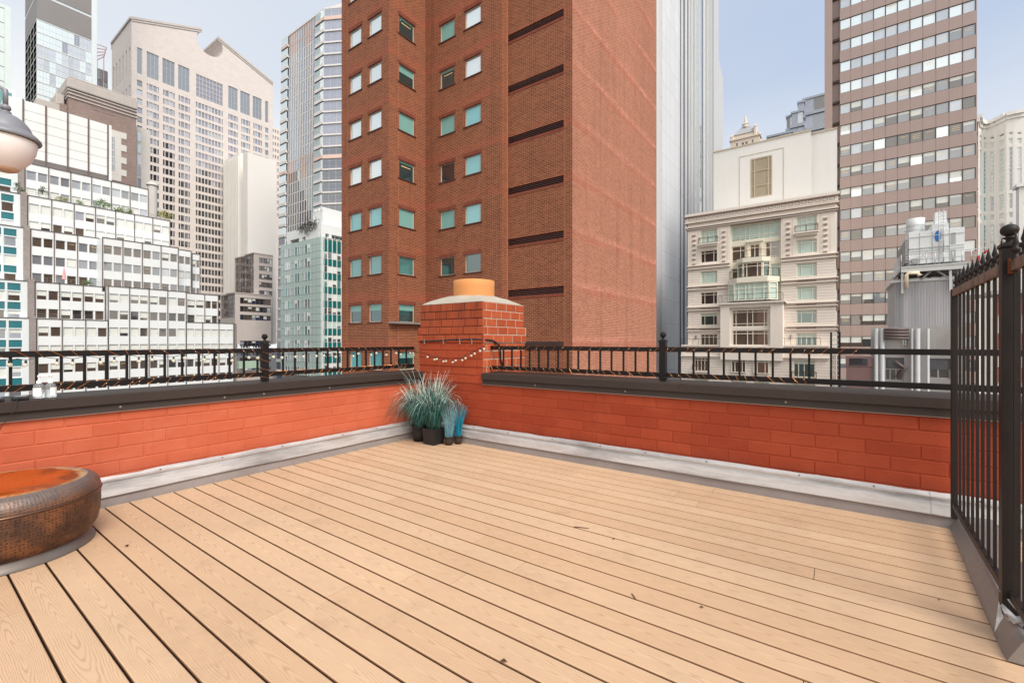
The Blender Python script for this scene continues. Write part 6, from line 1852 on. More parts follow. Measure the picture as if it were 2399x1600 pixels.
# ================================================================== blank white block with a big grille, behind
def white_block():
    w = plain('white_render', lin(234, 232, 228, .88), .8, 0, .04, .15, .03, 2, streak=.08)
    cp = plain('tan_coping', lin(208, 192, 166, .88), .7); gl = plain('tan_grille', lin(206, 190, 164, .85), .6)
    C = 94.0; f = FY(C); Z = lambda x: 1580 + x / 2.851; zz = lambda x, y: f.z(Z(x), y / 2.851)
    root = thing('blank_white_block', 'blank white block with one large louvred grille rising behind the limestone house', 'building', (-5, 100, GROUND))
    s0, sm, s1 = f.s(Z(262)), f.s(Z(910)), f.s(Z(1084)); zt = zz(262, 1022); zm = zt; zt2 = zz(1084, 852)
    a, b, g0, g1 = f.s(Z(510)), f.s(Z(652)), zz(510, 1326), zz(510, 1065)
    m = MB(); m.holes(f, s0, sm, GROUND, zt, [(a, b, g0, g1)], .4); m.box(f, s0, sm, GROUND, zt - .02, -14, -.5); m.build('wall', w, root)
    m = MB(); m.box(f, sm - .02, s1, GROUND, zt2, -14, -.6); m.box(f, s1, s1 + .05, GROUND, zt2, -14, -.6); m.build('rear_wall', w, root)
    k = MB(); k.box(f, s0 - .1, sm + .1, zt + .002, zt + .18, -14, .15); k.build('coping', cp, root)
    k = MB(); k.box(f, sm + .12, s1 + .1, zt2 + .002, zt2 + .18, -14, -.45); k.build('coping', cp, root)
    pa, pb, pt = f.s(Z(434)), f.s(Z(732)), zz(434, 1050)
    k = MB(); t = .09
    k.box(f, pa, pb, pt - t, pt, .002, .06); k.box(f, pa, pa + t, GROUND + 50, pt - t, .002, .06); k.box(f, pb - t, pb, GROUND + 50, pt - t, .002, .06); k.build('panel_moulding', cp, root)
    k = MB(); n = 46
    k.rect(f, a, b, g0, g1, -.38, 1)
    for i in range(n):
        z = lerp(g0, g1, i / n); k.quad([f.P(a, z, -.04), f.P(b, z, -.04), f.P(b, z + (g1 - g0) / n * .86, -.10), f.P(a, z + (g1 - g0) / n * .86, -.10)])
    for u in (.0, .18, .82, .985): k.box(f, lerp(a, b, u) - .07, lerp(a, b, u) + .1, g0, g1, -.03, .03)
    for u in (.0, .28, .66, .97): k.box(f, a + .12, b - .12, lerp(g0, g1, u), lerp(g0, g1, u) + .12, -.028, .025)
    k.build('grille', [gl, M['bar']], root)
white_block()

# ================================================================== brown tower with ribbon windows
def brown_tower():
    bs = plain('brown_granite', lin(176, 154, 147, .84), .45, 0, .06, .3, .07, 14, spec=.5, streak=.12)
    jn = plain('dark_window_bar', lin(78, 62, 58), .5); jr = plain('red_joint', lin(120, 84, 76), .6)
    C = 101.0; f = FY(C); Z = lambda x: 1580 + x / 2.851
    root = thing('brown_ribbon_tower', 'brown granite office tower with long ribbons of pale windows', 'building', (40, 108, GROUND))
    s0, s1 = f.s(Z(1105)), f.s(Z(2021)); R = random.Random(21)
    d = f.d(Z(1105)); PIT = 140.6 / 2.851 / FOC * d; H = 68 / 2.851 / FOC * d; zb = f.z(Z(1105), 628 / 2.851)
    cols = [f.s(Z(x)) for x in (1106, 1178, 1253, 1331, 1410, 1490, 1574, 1659, 1746, 1835, 1925, 2013)]
    hs = []; W = Wins(root, jn)
    for q in range(-20, 6):
        z0 = zb + q * PIT; z1 = z0 + H
        if z0 < GROUND + 2: continue
        hs.append((cols[0], cols[-1], z0, z1))
        for i, (a, b) in enumerate(zip(cols, cols[1:])):
            p = project(f.P(a, z0))
            if p[1] > 960 or p[1] < -120: 
                continue
            hi = q >= 0
            if hi: g = pick(R, [('sky', 6), ('pale', 3), ('grey', .7)])
            else: g = pick(R, [('grey', 3), ('pale', 2), ('brown', 2), ('sky', 1)]) if q > -6 else pick(R, [('grey', 3), ('brown', 3), ('dark', 2), ('pale', 1)])
            W.add(f, a, b, z0, z1, g, -.16, .07, (R.choice([.72, .3]),) if R.random() < .0 else (), (), R.choice([0, 0, 0, .25, .35, .6]) if not hi else R.choice([0, 0, .2]), 'blind', .1, R.choice([0, 0, 1, 3]) if not hi else R.choice([0, 0, 0, 2]))
    T = zb + 6 * PIT - .8
    m = MB(); m.holes(f, s0, s1, GROUND, T, hs, .2)
    m.box(f, s0 + .01, s1 - .01, GROUND, T - .01, -20, -.35); m.quad([f.P(s0, GROUND, 0), f.P(s0, T, 0), f.P(s0, T, -.4), f.P(s0, GROUND, -.4)]); m.build('wall', bs, root)
    for c in cols[1:-1]:
        k = MB()
        for (a, b, z0, z1), nx in zip(hs, hs[1:] + [None]):
            if nx: k.box(f, c - .02, c + .02, z1 + .002, nx[2] - .002, .001, .008)
        k.build('panel_joint', jr, root)
    W.finish()
    # service shaft on its flank, notched at each floor
    p0, p1 = f.s(Z(1003)), f.s(Z(1055))
    m = MB(); m.box(f, p0, p1, GROUND, T, -19, .05); m.box(f, p1 + .001, s0 - .001, GROUND, T, -19, -.9); m.build('service_shaft', bs, root)
    for q in range(-14, 6):
        z = zb + q * PIT + H + .95; k = MB(); k.box(f, p1 + .02, s0 - .02, z - .42, z, -.899, -.5); k.build('notch', jn, root)
brown_tower()

# ================================================================== far right and far centre towers
def far_right():
    ws = plain('cream_white_stone', lin(240, 236, 230, .92), .75, 0, .04, .1)
    root = thing('curved_white_tower', 'cream white tower with a concave front and narrow vertical window strips', 'building', (90, 200, GROUND))
    f = FY(190.0); D = 190
    pxs = [2286, 2296.5, 2309, 2323.5, 2341, 2359, 2378, 2399]; dy = [-3, 1.5, 4.0, 4.6, 3.4, .5, .3, .3]
    P = [(f.s(x), f.c + q) for x, q in zip(pxs, dy)]
    zt = f.z(2290, 286.0)
    Z = 4.24; yy = lambda y: 270 + y / Z
    W = Wins(root, ws, 'window_strip'); cap = MB(); dk = M['bar']
    R = random.Random(2); col_g = ['sky', 'pale', 'aqua', 'sky', 'sky', 'lilac', 'pale']
    for i, (a, b) in enumerate(zip(P, P[1:])):
        sl = Slant(a, b); w = sl.w; za = f.z(pxs[i], yy(85)) * 0 + zt
        xa, xb = w * .30, w * .78
        zz = lambda y: f.z((pxs[i] + pxs[i + 1]) / 2, yy(y))
        rows = [(165, 190), (225, 282), (315, 525), (527, 745), (775, 925), (960, 1015), (1060, 1230), (1232, 1430)]; nhs = [0, 0, 4, 4, 2, 0, 3, 3]
        hs = [(xa, xb, zz(y1), zz(y0)) for y0, y1 in rows]
        m = MB(); m.holes(sl, 0, w, GROUND, zt, hs, .25); m.build('wall', ws, root)
        for j, q in enumerate(hs):
            g = 'brown' if j < 1 else ('blind' if j == 1 else (col_g[i] if j < 4 else pick(R, [('grey', 1), ('pale', 2), (col_g[i], 3)])))
            W.add(sl, *q, g, -.22, .16, (), [(u + 1) / (nhs[j] + 1) for u in range(nhs[j])])
        k = MB(); k.box(sl, -.1, w + .1, zt + .002, zt + 1.0, -6, .9); k.box(sl, -.05, w + .05, zt - 1.0, zt - .002, -1, .35); k.build('cornice', ws, root)
    m = MB(); m.wbox(P[0][0], P[-1][0], f.c + 6, f.c + 30, GROUND, zt - .5); m.build('core', ws, root)
    W.finish()
    t = thing('low_glass_block', 'low pale block with wide windows in front of the curved white tower', 'building', (110, 170, GROUND))
    f = FY(165.0); a, b = f.s(2387), f.s(2440); z1 = f.z(2395, 438)
    W = Wins(t, ws); hs = []
    for i in range(8): hs.append((a + .8, b - 1, z1 - 9 - i * 6.5, z1 - 4 - i * 6.5)); W.add(f, *hs[-1], 'pale', -.3, .2, (.3, .6), (.5,))
    m = MB(); m.holes(f, a, b, GROUND, z1, hs, .4); m.build('wall', ws, t); W.finish()
    k = MB(); k.box(f, a - .5, b, z1 + .002, z1 + .8, -3, .5); k.box(f, a + .02, b - .02, GROUND, z1 - .02, -2.5, -.5); k.build('cornice', ws, t)
    # red brick block glimpsed between the pickets
    t = thing('brick_infill_block', 'dull red brick block glimpsed between the fence pickets', 'building', (70, 75, GROUND))
    f = FY(70.0); a, b = f.s(2327), f.s(2420); z1 = f.z(2330, 690)
    W = Wins(t, ws); hs = []
    for i in range(5):
        for j in range(3): q = (lerp(a, b, .12 + .3 * j), lerp(a, b, .26 + .3 * j), z1 - 4.2 - i * 3.6, z1 - 2.2 - i * 3.6); hs.append(q); W.add(f, *q, 'dark', -.2, .1)
    m = MB(); m.holes(f, a, b, GROUND, z1, hs, .25); m.build('wall', bricks('dull_red_brick', lin(150, 88, 76, .8), lin(136, 76, 66, .8), lin(170, 130, 116), .5, .15, .03, .2), t); W.finish()
    k = MB(); k.box(f, a - .2, b, z1 + .002, z1 + .4, -5, .3); k.build('parapet', M['flash'], t)
    # stepped blue-grey apartments
    sg = plain('blue_grey_spandrel', lin(168, 174, 186, .88), .5, .1, .05, .2)
    root = thing('stepped_glass_apartments', 'distant blue-grey glass apartment block with stepped rounded balconies', 'building', (10, 230, GROUND))
    f = FY(215.0); W = Wins(root, sg, 'glass_band'); R = random.Random(8); ZZ = lambda x: 1580 + x / 2.851; Y = lambda y: y / 2.851
    def blk(xa, xb, ytop, o, rows, fh):
        fo = f.off(o); a, b = fo.s(ZZ(xa)), fo.s(ZZ(xb)); z = fo.z(ZZ(xb), Y(ytop))
        m = MB(); m.box(fo, a, b, GROUND, z, -12, -.3); m.build('core', sg, root)
        for i in range(rows):
            n = max(2, int((b - a) / 3))
            for j in range(n): W.add(fo, lerp(a, b, j / n), lerp(a, b, (j + 1) / n), z - (i + 1) * fh + 1.3, z - i * fh - .3, pick(R, [('lilac', 3), ('pale', 2), ('grey', 2), ('brown', .4)]), 0, .12)
            k = MB(); k.box(fo, a - .4, b + .4, z - (i + 1) * fh, z - (i + 1) * fh + 1.25, -1, .5); k.build('balcony_band', sg, root)
        k = MB(); k.box(fo, a - .3, b + .3, z - .28, z + .5, -12, .4); k.build('roof_edge', sg, root)
    blk(858, 1004, 632, 0, 7, 6.6); blk(826, 866, 680, 1.5, 6, 6.6); blk(783, 860, 740, 3, 5, 6.0); blk(750, 790, 775, 2, 5, 6.0); blk(620, 790, 880, 6, 3, 6.0)
    W.finish()
    # cream stone tower with a spire
    cs = plain('cream_spire_stone', lin(228, 212, 196, .88), .8, 0, .05, .2); rf = plain('grey_lead_roof', lin(184, 184, 188, .88), .6)
    f = FY(260.0); Zs = lambda x: 1580 + x / 2.851
    cx = f.s(Zs(474)); DP = 5.0; root = thing('spire_tower', 'distant cream stone tower crowned by a small pyramid roof and spire', 'building', (cx, 270, GROUND))
    a, b = f.s(Zs(374)), f.s(Zs(568)); w = b - a; c = (a + b) / 2; y0 = f.c; zz = lambda y: f.z(Zs(474), y / 2.851)
    hs = [(c - 1.4, c - .3, zz(980), zz(950)), (c + .3, c + 1.4, zz(980), zz(950)), (a + w * .2, a + w * .26, zz(965), zz(945)), (a + w * .75, a + w * .8, zz(965), zz(945))]
    m = MB(); m.holes(f, a, b, GROUND, zz(925), hs, .5); m.wbox(a, b, y0 + .6, y0 + DP, GROUND, zz(925) - .05); m.build('shaft', cs, root)
    W = Wins(root, cs, 'arched_window')
    for q in hs: W.add(f, *q, 'dark', -.45, 0)
    W.finish()
    m = MB(); m.box(f, a - .5, b + .5, zz(925), zz(915), -DP - .5, .5); m.build('belt_course', cs, root)
    m = MB(); q = w * .40
    m.wbox(c - q, c + q, y0 + DP * .1, y0 + DP * .9, zz(915) + .01, zz(890)); m.build('attic', cs, root)
    m = MB(); A = [(c - q * 1.04, y0 + DP * .1 - .3), (c + q * 1.04, y0 + DP * .1 - .3), (c + q * 1.04, y0 + DP * .9), (c - q * 1.04, y0 + DP * .9)]; k = w * .10; B = [(c - k, y0 + DP * .4), (c + k, y0 + DP * .4), (c + k, y0 + DP * .6), (c - k, y0 + DP * .6)]
    zb_, zt_ = zz(889), zz(868) + 3
    for i in range(4): j = (i + 1) % 4; m.quad([(*A[i], zb_), (*A[j], zb_), (*B[j], zt_), (*B[i], zt_)])
    m.build('pyramid_roof', rf, root)
    m = MB(); yc = y0 + DP * .5
    m.lathe((c, yc, 0), [(w * .11, zt_ - 1), (w * .11, zz(822)), (w * .13, zz(820)), (w * .07, zz(812)), (w * .055, zz(795)), (.05, zz(748))], 8, 0, False); m.build('spire', cs, root)
    for u, yt in ((.06, 872), (.30, 898), (.86, 835), (.985, 885)):
        m = MB(); s = a + w * u; m.lathe((s, y0 + (.5 if u in (.06, .86) else DP * .5), 0), [(.9, zz(925)), (.9, zz(yt + 26)), (1.1, zz(yt + 24)), (.5, zz(yt + 16)), (.05, zz(yt))], 6, 0, False); m.build('pinnacle', cs, root)
far_right()

# ================================================================== roof plant: cooling tower on its steel platform, and the plant room below
def roof_plant():
    gv = plain('galvanised_sheet', lin(222, 227, 228, .95), .5, .1, .07, .5, .05, 6, spec=.5)
    gv2 = plain('galvanised_shade', lin(164, 166, 168), .55, .15); st = plain('galvanised_steel', lin(196, 198, 198, .9), .4, .5, .06)
    C = 58.0; f = FY(C); Z = lambda x: 2080 + x / 8.709; Y = lambda y: 500 + y / 8.709
    sx = lambda x: f.s(Z(x)); zy = lambda x, y: f.z(Z(x), Y(y))
    root = thing('cooling_tower', 'galvanised cooling tower with round fan stack, ladder and blue badge', 'cooling tower', (sx(980), C + 4, zy(980, 1080)))
    a, b, c = sx(425), sx(1250), sx(1565); zb = zy(900, 1010); zt = zy(900, 345); zm = zy(900, 700)
    m = MB(); m.box(f, a, b, zb, zm - .08, -7, 0); m.box(f, a, b, zm + .08, zt, -7, 0); m.box(f, a + .05, b, zm - .08, zm + .08, -7, -.08); m.build('casing', gv, root, .02)
    m = MB(); m.box(f, b + .02, c, zb, zt, -7, .02); m.build('end_casing', gv, root, .02)
    g = FX(a - .001)
    for i in range(14):
        k = MB(); z = lerp(zb + .2, zt - .6, i / 14); k.box(f, a - .25, a - .02, z, z + .12, -7, .0); k.build('intake_louver', gv2, root)
    for x in (650, 905): k = MB(); k.box(f, sx(x) - .02, sx(x) + .02, zb, zt - .15, .001, .03); k.build('seam', gv2, root)
    for y in (690, 745, 455): k = MB(); k.box(f, a, c, zy(900, y) - .03, zy(900, y) + .03, .022, .06); k.build('stiffener', st, root)
    k = MB(); cc = f.P((sx(425) + sx(850)) / 2, zt, -2.6); r = (sx(850) - sx(430)) / 2; k.lathe(cc, [(r * 1.04, 0), (r * .97, .3), (r * .95, 1.1), (r, 1.75), (r * .9, 1.75), (r * .85, .8)], 40); k.build('fan_stack', gv, root)
    k = MB()
    for zz in (.55, 1.0):
        k.tube([cc + Vector((1.14 * r * math.cos(q), 1.14 * r * math.sin(q), zz)) for q in [PI * 1.0 + PI * 1.05 * i / 20 for i in range(21)]], .03, 5)
    k.build('stack_guard', st, root)
    l0, l1 = sx(1035), sx(1130)
    k = MB()
    for s in (l0, l1): k.tube([f.P(s, zb - .3, .25), f.P(s, zt + 1.8, .25)], .035, 5)
    n = 26
    for i in range(n): z = lerp(zb, zt + .1, i / n); k.tube([f.P(l0, z, .25), f.P(l1, z, .25)], .022, 4)
    for i in range(6):
        z = zt + .2 + i * .3; k.tube([f.P(l0, z, .25), f.P(l0, z, .7), f.P((l0 + l1) / 2, z, .95), f.P(l1, z, .7), f.P(l1, z, .25)], .02, 4)
    k.build('caged_ladder', st, root)
    k = MB(); k.box(f, sx(905), sx(1250), zt + .01, zt + .55, -3, -.1); k.box(f, sx(1010), sx(1250), zt + .56, zt + 1.9, -2.0, -1.2); k.build('drive_platform', gv, root)
    # round blue badge with its white letters
    e = f.off(.035); bc = (sx(1020), zy(1020, 465)); ra, rb = (sx(1088) - sx(950)) / 2, .52
    k = MB(); pts = [e.P(bc[0] + ra * math.cos(q), bc[1] + rb * math.sin(q)) for q in [2 * PI * i / 28 for i in range(28)]]; k.quad(pts); bd = k.build('badge', plain('badge_blue', lin(20, 120, 205), .4), root)
    cu = bpy.data.curves.new('lettering', 'FONT'); cu.body = 'BAC'; cu.size = .62; cu.align_x = 'CENTER'; cu.align_y = 'CENTER'; cu.shear = .25; cu.extrude = .002; cu.offset = .012
    to = bpy.data.objects.new('lettering', cu); col.objects.link(to); to.data.materials.append(M['white_plastic']); p = e.P(bc[0] - .02, bc[1], .008)
    dg = bpy.context.evaluated_depsgraph_get(); me = bpy.data.meshes.new_from_object(to.evaluated_get(dg)); bpy.data.objects.remove(to)
    to = bpy.data.objects.new('lettering', me); col.objects.link(to); to.location = p; to.rotation_euler = (PI / 2, 0, 0); adopt(to, bd); to.matrix_parent_inverse = Matrix.Translation(-ROOTS[root.name])
    for x, y, cl in ((710, 865, (226, 110, 60)), (865, 850, (222, 60, 60))):
        k = MB(); k.rect(e, sx(x - 22), sx(x + 26), zy(900, y + 28), zy(900, y - 2), .0, 0); k.rect(e, sx(x - 20), sx(x + 24), zy(900, y - 1), zy(900, y - 14), .0, 1); k.build('warning_sticker', [M['white_plastic'], plain('sticker_colour', lin(*cl), .5)], root)
    k = MB(); k.tube([f.P(sx(795), zy(900, 770), .2), f.P(sx(790), zy(900, 860), .2), f.P(sx(780), zy(900, 930), .15)], .04, 6); k.tube([f.P(sx(640), zy(640, 820), .1), f.P(sx(625), zy(640, 960), .1), f.P(sx(640), zy(640, 990), .1)], .03, 5); k.box(f, sx(480), sx(590), zy(530, 1030), zy(530, 935), .02, .5); k.build('service_pipes', gv2, root)
    for y0, y1 in ((970, 745), (625, 405)): k = MB(); k.box(f, sx(1287), sx(1383), zy(1300, y0), zy(1300, y1), .03, .06); k.build('access_door', gv2, root)
    # platform
    t = thing('steel_platform', 'galvanised steel platform with guard rails and stair carrying the cooling tower', 'platform', (sx(930), C + 2, zy(900, 1400)))
    pa, pb = sx(245), sx(1640); pz = zy(930, 1075)
    e = f.off(1.2)
    k = MB(); k.box(e, pa, pb, pz - .12, pz, -9.5, 0); k.box(e, pa, pb, pz - .55, pz - .30, -.25, -.05); k.box(e, pa, pb, pz - .299, pz - .121, -9, -.1); k.build('deck_frame', st, t)
    for h in (.55, 1.1):
        k = MB(); k.tube([e.P(pa, pz + h, -6), e.P(pa, pz + h, -.05), e.P(pb, pz + h, -.05), e.P(pb + 1.2, pz + h, -.05)], .028, 5); k.build('guard_rail', st, t)
    for i in range(9): k = MB(); s = lerp(pa, pb, i / 8); k.tube([e.P(s, pz, -.05), e.P(s, pz + 1.1, -.05)], .03, 5); k.build('guard_post', st, t)
    zf = zy(930, 1360)
    for x0, x1 in ((650, 860), (1210, 960)):
        k = MB(); k.tube([e.P(sx(x0), zf, -.4), e.P(sx(x1), pz - .5, -.4)], .08, 4); k.build('brace', st, t)
    for x in (275, 1240, 1590): k = MB(); k.box(e, sx(x) - .09, sx(x) + .09, zf - 1.2, pz - .56, -.5, -.3); k.build('leg', st, t)
    k = MB(); k.box(e, pa, pb, zf - .4, pz - .6, -8, -3); k.build('dark_underside', G['dark'], t)
    k = MB()
    for o in (-.1, -1.0):
        k.tube([e.P(pa - .1, pz, o), e.P(sx(85), zy(85, 1330), o)], .09, 4); k.tube([e.P(pa - .1, pz + 1, o), e.P(sx(85), zy(85, 1330) + 1.0, o)], .03, 4)
    for i in range(9): q = e.P(pa - .1, pz, -.1).lerp(e.P(sx(85), zy(85, 1330), -.1), i / 9); k.tube([q, q + Vector((0, .9, 0))], .05, 4); k.tube([q, q + Vector((0, 0, 1.0))], .02, 4)
    k.build('stair', st, t)
    p = thing('bent_pipe', 'fat cream insulated pipe looping below the steel platform', 'pipe', tuple(e.P(sx(400), zf, .2)))
    k = MB(); k.tube([e.P(sx(345), zf - .8, .2), e.P(sx(345), zy(345, 1290), .2), e.P(sx(385), zy(385, 1255), .2), e.P(sx(600), zy(600, 1245), .2), e.P(sx(625), zy(625, 1275), .2), e.P(sx(560), zy(560, 1305), .2)], .16, 10); k.build('insulation', plain('cream_lagging', lin(222, 208, 184), .6), p)
    v = thing('wall_valve', 'small red valve wheel and handle on the platform rail by the fence tips', 'valve', tuple(e.P(sx(1770), zy(1770, 950))))
    k = MB(); k.box(e, sx(1745), sx(1795), zy(1770, 1050), zy(1770, 915), .1, .3); k.tube([e.P(sx(1880), zy(1880, 860), .1), e.P(sx(1960), zy(1960, 800), .1)], .09, 6); k.build('handle', plain('signal_red', lin(200, 40, 44), .4), v)
    # plant room of corrugated sheet
    t = thing('plant_room', 'pale grey corrugated plant room under the steel platform', 'building', (sx(800), C + 5, GROUND))
    zr = zy(800, 1385); zl = f.z(2150, 822); A, B = f.s(2096), f.s(2262)
    k = MB(); n = 46
    R = random.Random(5); prof = []
    for i in range(n):
        s = lerp(A, B, i / n); w = (B - A) / n
        for u, o in ((0, 0), (.35, 0), (.5, .12), (.85, .12)): prof.append((s + u * w, o))
    prof.append((B, 0))
    for (p0, o0), (p1, o1) in zip(prof, prof[1:]): k.quad([f.P(p0, zl, o0), f.P(p1, zl, o1), f.P(p1, zr, o1), f.P(p0, zr, o0)])
    cs = N('corrugated_sheet'); nz = cs.noise(1, 3, .5, cs.mapped(.55, .55, .01)); cs.bsdf(cs.ramp(nz, [(0.32, lin(150, 152, 156)), (0.45, lin(196, 196, 200)), (0.6, lin(214, 212, 214)), (0.7, lin(172, 172, 176))]), .5, .3)
    k.build('corrugated_wall', cs.mat, t)
    k = MB(); k.box(f, A, B, GROUND, zr - .02, -8, -.2); k.build('core', gv2, t)
    k = MB(); k.box(f, A - .3, B + .3, zr + .002, zr + .25, -8, .25); k.build('roof_edge', gv, t)
    k = MB(); k.box(f, A - .6, B + .2, zl - 1.7, zl, -3, .5); k.build('dark_gutter', plain('dark_roof_edge', lin(86, 86, 90), .6), t)
    # lower plant: duct, posts, windows and door behind the rail
    lo = f.off(.6); wall = plain('pale_grey_render', lin(172, 168, 165, .85), .8, 0, .06, .6, .05, 4, streak=.2)
    zt = f.z(2150, 838); La, Lb = lo.s(1966), lo.s(2262)
    h = [(lo.s(2112), lo.s(2127), lo.z(2120, 812), lo.z(2120, 783)), (lo.s(2072), lo.s(2118), lo.z(2095, 892), lo.z(2095, 838)), (lo.s(2175), lo.s(2228), lo.z(2200, 888), lo.z(2200, 840)), (lo.s(1984), lo.s(2038), lo.z(2010, 858), lo.z(2010, 836))]
    wr = thing('service_wing', 'pale rendered service wing with windows and pipes seen through the dark rail', 'building', ((La + Lb) / 2, C, GROUND))
    m = MB(); m.holes(lo, lo.s(2040), Lb, GROUND, lo.z(2150, 766), h[:3], .3); m.build('wall', wall, wr)
    W = Wins(wr, wall); W.add(lo, *h[0], 'aqua', -.2, .1, (.5,)); W.add(lo, *h[1], 'brown', -.2, .12, (.3, .6), (.5,)); W.add(lo, *h[2], 'brown', -.2, .14, (.45,), (), .0); W.finish()
    m = MB(); x = lo.off(.4); m.box(x, lo.s(1984), lo.s(2042), GROUND, lo.z(2010, 858) - .02, -4, 0); m.box(x, lo.s(1982), lo.s(2044), lo.z(2010, 858), lo.z(2010, 836), -4, .05); m.build('lift_housing', plain('maroon_sheet', lin(128, 100, 98, .9), .6), wr)
    k = MB(); k.box(x, lo.s(1990), lo.s(2032), lo.z(2010, 855), lo.z(2010, 839), .06, .1); k.build('vent', G['dark'], wr)
    for px, w in ((2052, .16), (2066, .2), (2135, .10), (2148, .2), (2172, .12), (2232, .16)):
        k = MB(); s = lo.s(px); k.tube([lo.P(s, GROUND, .5), lo.P(s, lo.z(px, 770), .5)], w, 10); k.build('pipe', gv2, wr)
    k = MB()
    for i in range(4): zz = lo.z(2100, 772 + i * 7); k.tube([lo.P(lo.s(2070), zz, .7), lo.P(lo.s(2128), zz, .7)], .13, 8)
    k.build('pipe_rack', M['bar'], wr)
    k = MB(); k.tube([lo.P(lo.s(2095), lo.z(2095, 846), .3), lo.P(lo.s(2120), lo.z(2120, 862), .3), lo.P(lo.s(2100), lo.z(2100, 884), .3)], .16, 8); k.build('elbow_duct', M['bar'], wr)
    d = thing('steel_ladder_frame', 'dark steel service frame with rungs standing between limestone house and brown tower', 'ladder', tuple(lo.P(lo.s(1955), GROUND, 2)))
    k = MB(); q = f.off(3.0)
    a, b = q.s(1947), q.s(1967); z1 = q.z(1957, 778)
    for s in (a, b): k.box(q, s - .08, s + .08, GROUND, z1, -.3, 0)
    k.build('stile', M['iron'], d)
    for i in range(22):
        k = MB(); z = z1 - .2 - i * .5; k.box(q, a + .09, b - .09, z - .12, z, -.2, -.05); k.build('rung', st, d)
roof_plant()
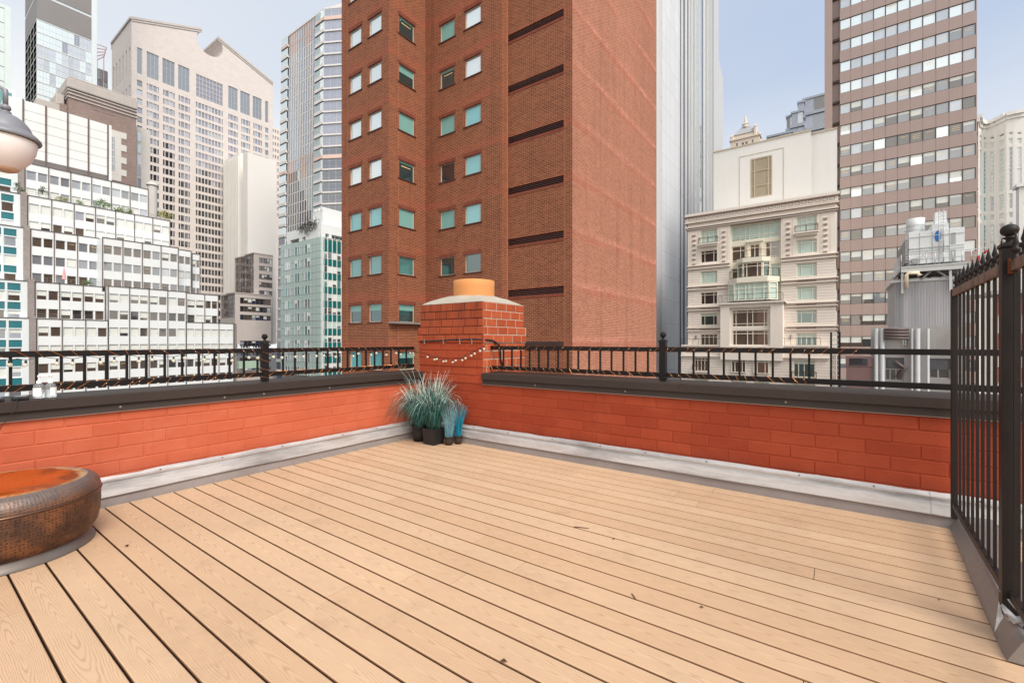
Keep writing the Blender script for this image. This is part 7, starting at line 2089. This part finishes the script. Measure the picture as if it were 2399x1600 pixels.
# ================================================================== ground, sky, sun, camera
def finish():
    m = MB(); n = 1
    g = 3000
    m.quad([(-g, -g, GROUND), (g, -g, GROUND), (g, g, GROUND), (-g, g, GROUND)])
    structure(m.build('street', plain('asphalt', (.06, .06, .062, 1), .9, 0, .2, .05, .1, 2)))
    w = bpy.data.worlds.new('World'); sc.world = w; w.use_nodes = True
    nt = w.node_tree; nt.nodes.clear()
    sky = nt.nodes.new('ShaderNodeTexSky'); sky.sky_type = 'NISHITA'; sky.sun_disc = False
    sky.sun_elevation = SUN_EL; sky.sun_rotation = SUN_ROT; sky.altitude = 50; sky.air_density = 1.0; sky.dust_density = 2.0; sky.ozone_density = 1.0
    bg = nt.nodes.new('ShaderNodeBackground'); bg.inputs['Strength'].default_value = SKY_K
    out = nt.nodes.new('ShaderNodeOutputWorld')
    # thin high haze over the blue: pale towards the horizon, patchy above
    tc = nt.nodes.new('ShaderNodeTexCoord')
    sep = nt.nodes.new('ShaderNodeSeparateXYZ'); nt.links.new(tc.outputs['Generated'], sep.inputs[0])
    nz = nt.nodes.new('ShaderNodeTexNoise'); nz.inputs['Scale'].default_value = 1.6; nz.inputs['Detail'].default_value = 5
    mp = nt.nodes.new('ShaderNodeMapping'); mp.inputs['Scale'].default_value = (1, 1, 2.2); nt.links.new(tc.outputs['Generated'], mp.inputs[0]); nt.links.new(mp.outputs[0], nz.inputs['Vector'])
    def mth(op, a, b, c=None):
        x = nt.nodes.new('ShaderNodeMath'); x.operation = op
        for i, q in enumerate((a, b, c)):
            if q is None: continue
            if isinstance(q, (int, float)): x.inputs[i].default_value = q
            else: nt.links.new(q, x.inputs[i])
        return x.outputs[0]
    # haze thickest over the low sky and towards the far side of the avenue (-X)
    hz = mth('MULTIPLY_ADD', mth('MAXIMUM', mth('SUBTRACT', .45, sep.outputs[2]), 0.0), 2.5, .21)
    hz = mth('ADD', hz, mth('MULTIPLY', mth('MULTIPLY', sep.outputs[0], mth('MINIMUM', sep.outputs[0], 0.0)), .62))
    hz = mth('ADD', hz, mth('MULTIPLY_ADD', nz.outputs['Fac'], .36, -.18))
    cl = nt.nodes.new('ShaderNodeClamp'); nt.links.new(hz, cl.inputs[0]); cl.inputs[1].default_value = .12; cl.inputs[2].default_value = .97
    mx = nt.nodes.new('ShaderNodeMix'); mx.data_type = 'RGBA'
    nt.links.new(cl.outputs[0], mx.inputs['Factor'])
    tint = nt.nodes.new('ShaderNodeMix'); tint.data_type = 'RGBA'; tint.blend_type = 'MIX'; tint.inputs['Factor'].default_value = .7
    nt.links.new(sky.outputs[0], tint.inputs[6]); tint.inputs[7].default_value = tuple(c / SKY_K for c in (.53, .675, .93)) + (1,)
    nt.links.new(tint.outputs[2], mx.inputs[6])
    mx.inputs[7].default_value = tuple(c / SKY_K for c in (.95, .96, .965)) + (1,)
    # warm fill light added to the unseen sky behind the camera, sun's side
    dt = mth('ADD', mth('MULTIPLY', sep.outputs[0], .55), mth('ADD', mth('MULTIPLY', sep.outputs[1], -.75), mth('MULTIPLY', sep.outputs[2], .35)))
    brs = [mth('MULTIPLY_ADD', mth('MAXIMUM', dt, 0.0), k, 1.0) for k in (1.25, 1.05, .72)]
    mb = nt.nodes.new('ShaderNodeMix'); mb.data_type = 'RGBA'; mb.blend_type = 'MULTIPLY'; mb.inputs['Factor'].default_value = 1.0
    cb = nt.nodes.new('ShaderNodeCombineXYZ')
    for i in range(3): nt.links.new(brs[i], cb.inputs[i])
    nt.links.new(mx.outputs[2], mb.inputs[6]); nt.links.new(cb.outputs[0], mb.inputs[7])
    nt.links.new(mb.outputs[2], bg.inputs['Color']); nt.links.new(bg.outputs[0], out.inputs['Surface'])
    # sun: soft, behind the camera and to the right
    L = bpy.data.lights.new('sun', 'SUN'); L.energy = SUN_E; L.angle = math.radians(30); L.color = (1.0, .93, .84)
    o = bpy.data.objects.new('sun', L); col.objects.link(o)
    az = SUN_AZ; d = Vector((math.cos(az) * math.cos(SUN_EL), math.sin(az) * math.cos(SUN_EL), math.sin(SUN_EL)))
    o.rotation_euler = d.to_track_quat('Z', 'Y').to_euler(); o.location = (0, 0, 60)
    cam = bpy.data.cameras.new('camera'); cam.sensor_width = 36; cam.lens = 36 * FOC / 2399; cam.clip_start = .05; cam.clip_end = 6000
    c = bpy.data.objects.new('camera', cam); col.objects.link(c); c.location = (0, 0, EYE); c.rotation_euler = (PI / 2, 0, TH)
    sc.camera = c
    sc.view_settings.view_transform = 'Standard'; sc.view_settings.look = 'None'; sc.view_settings.exposure = 0; sc.view_settings.gamma = 1
    sc.cycles.max_bounces = 8; sc.cycles.transparent_max_bounces = 8
    sc.render.film_transparent = False
SUN_AZ = math.radians(-20)          # plan angle of the sun, from +X
SUN_EL = math.radians(48)
SUN_ROT = math.radians(90) - SUN_AZ
SUN_E = 3.1; SKY_K = .12
finish()
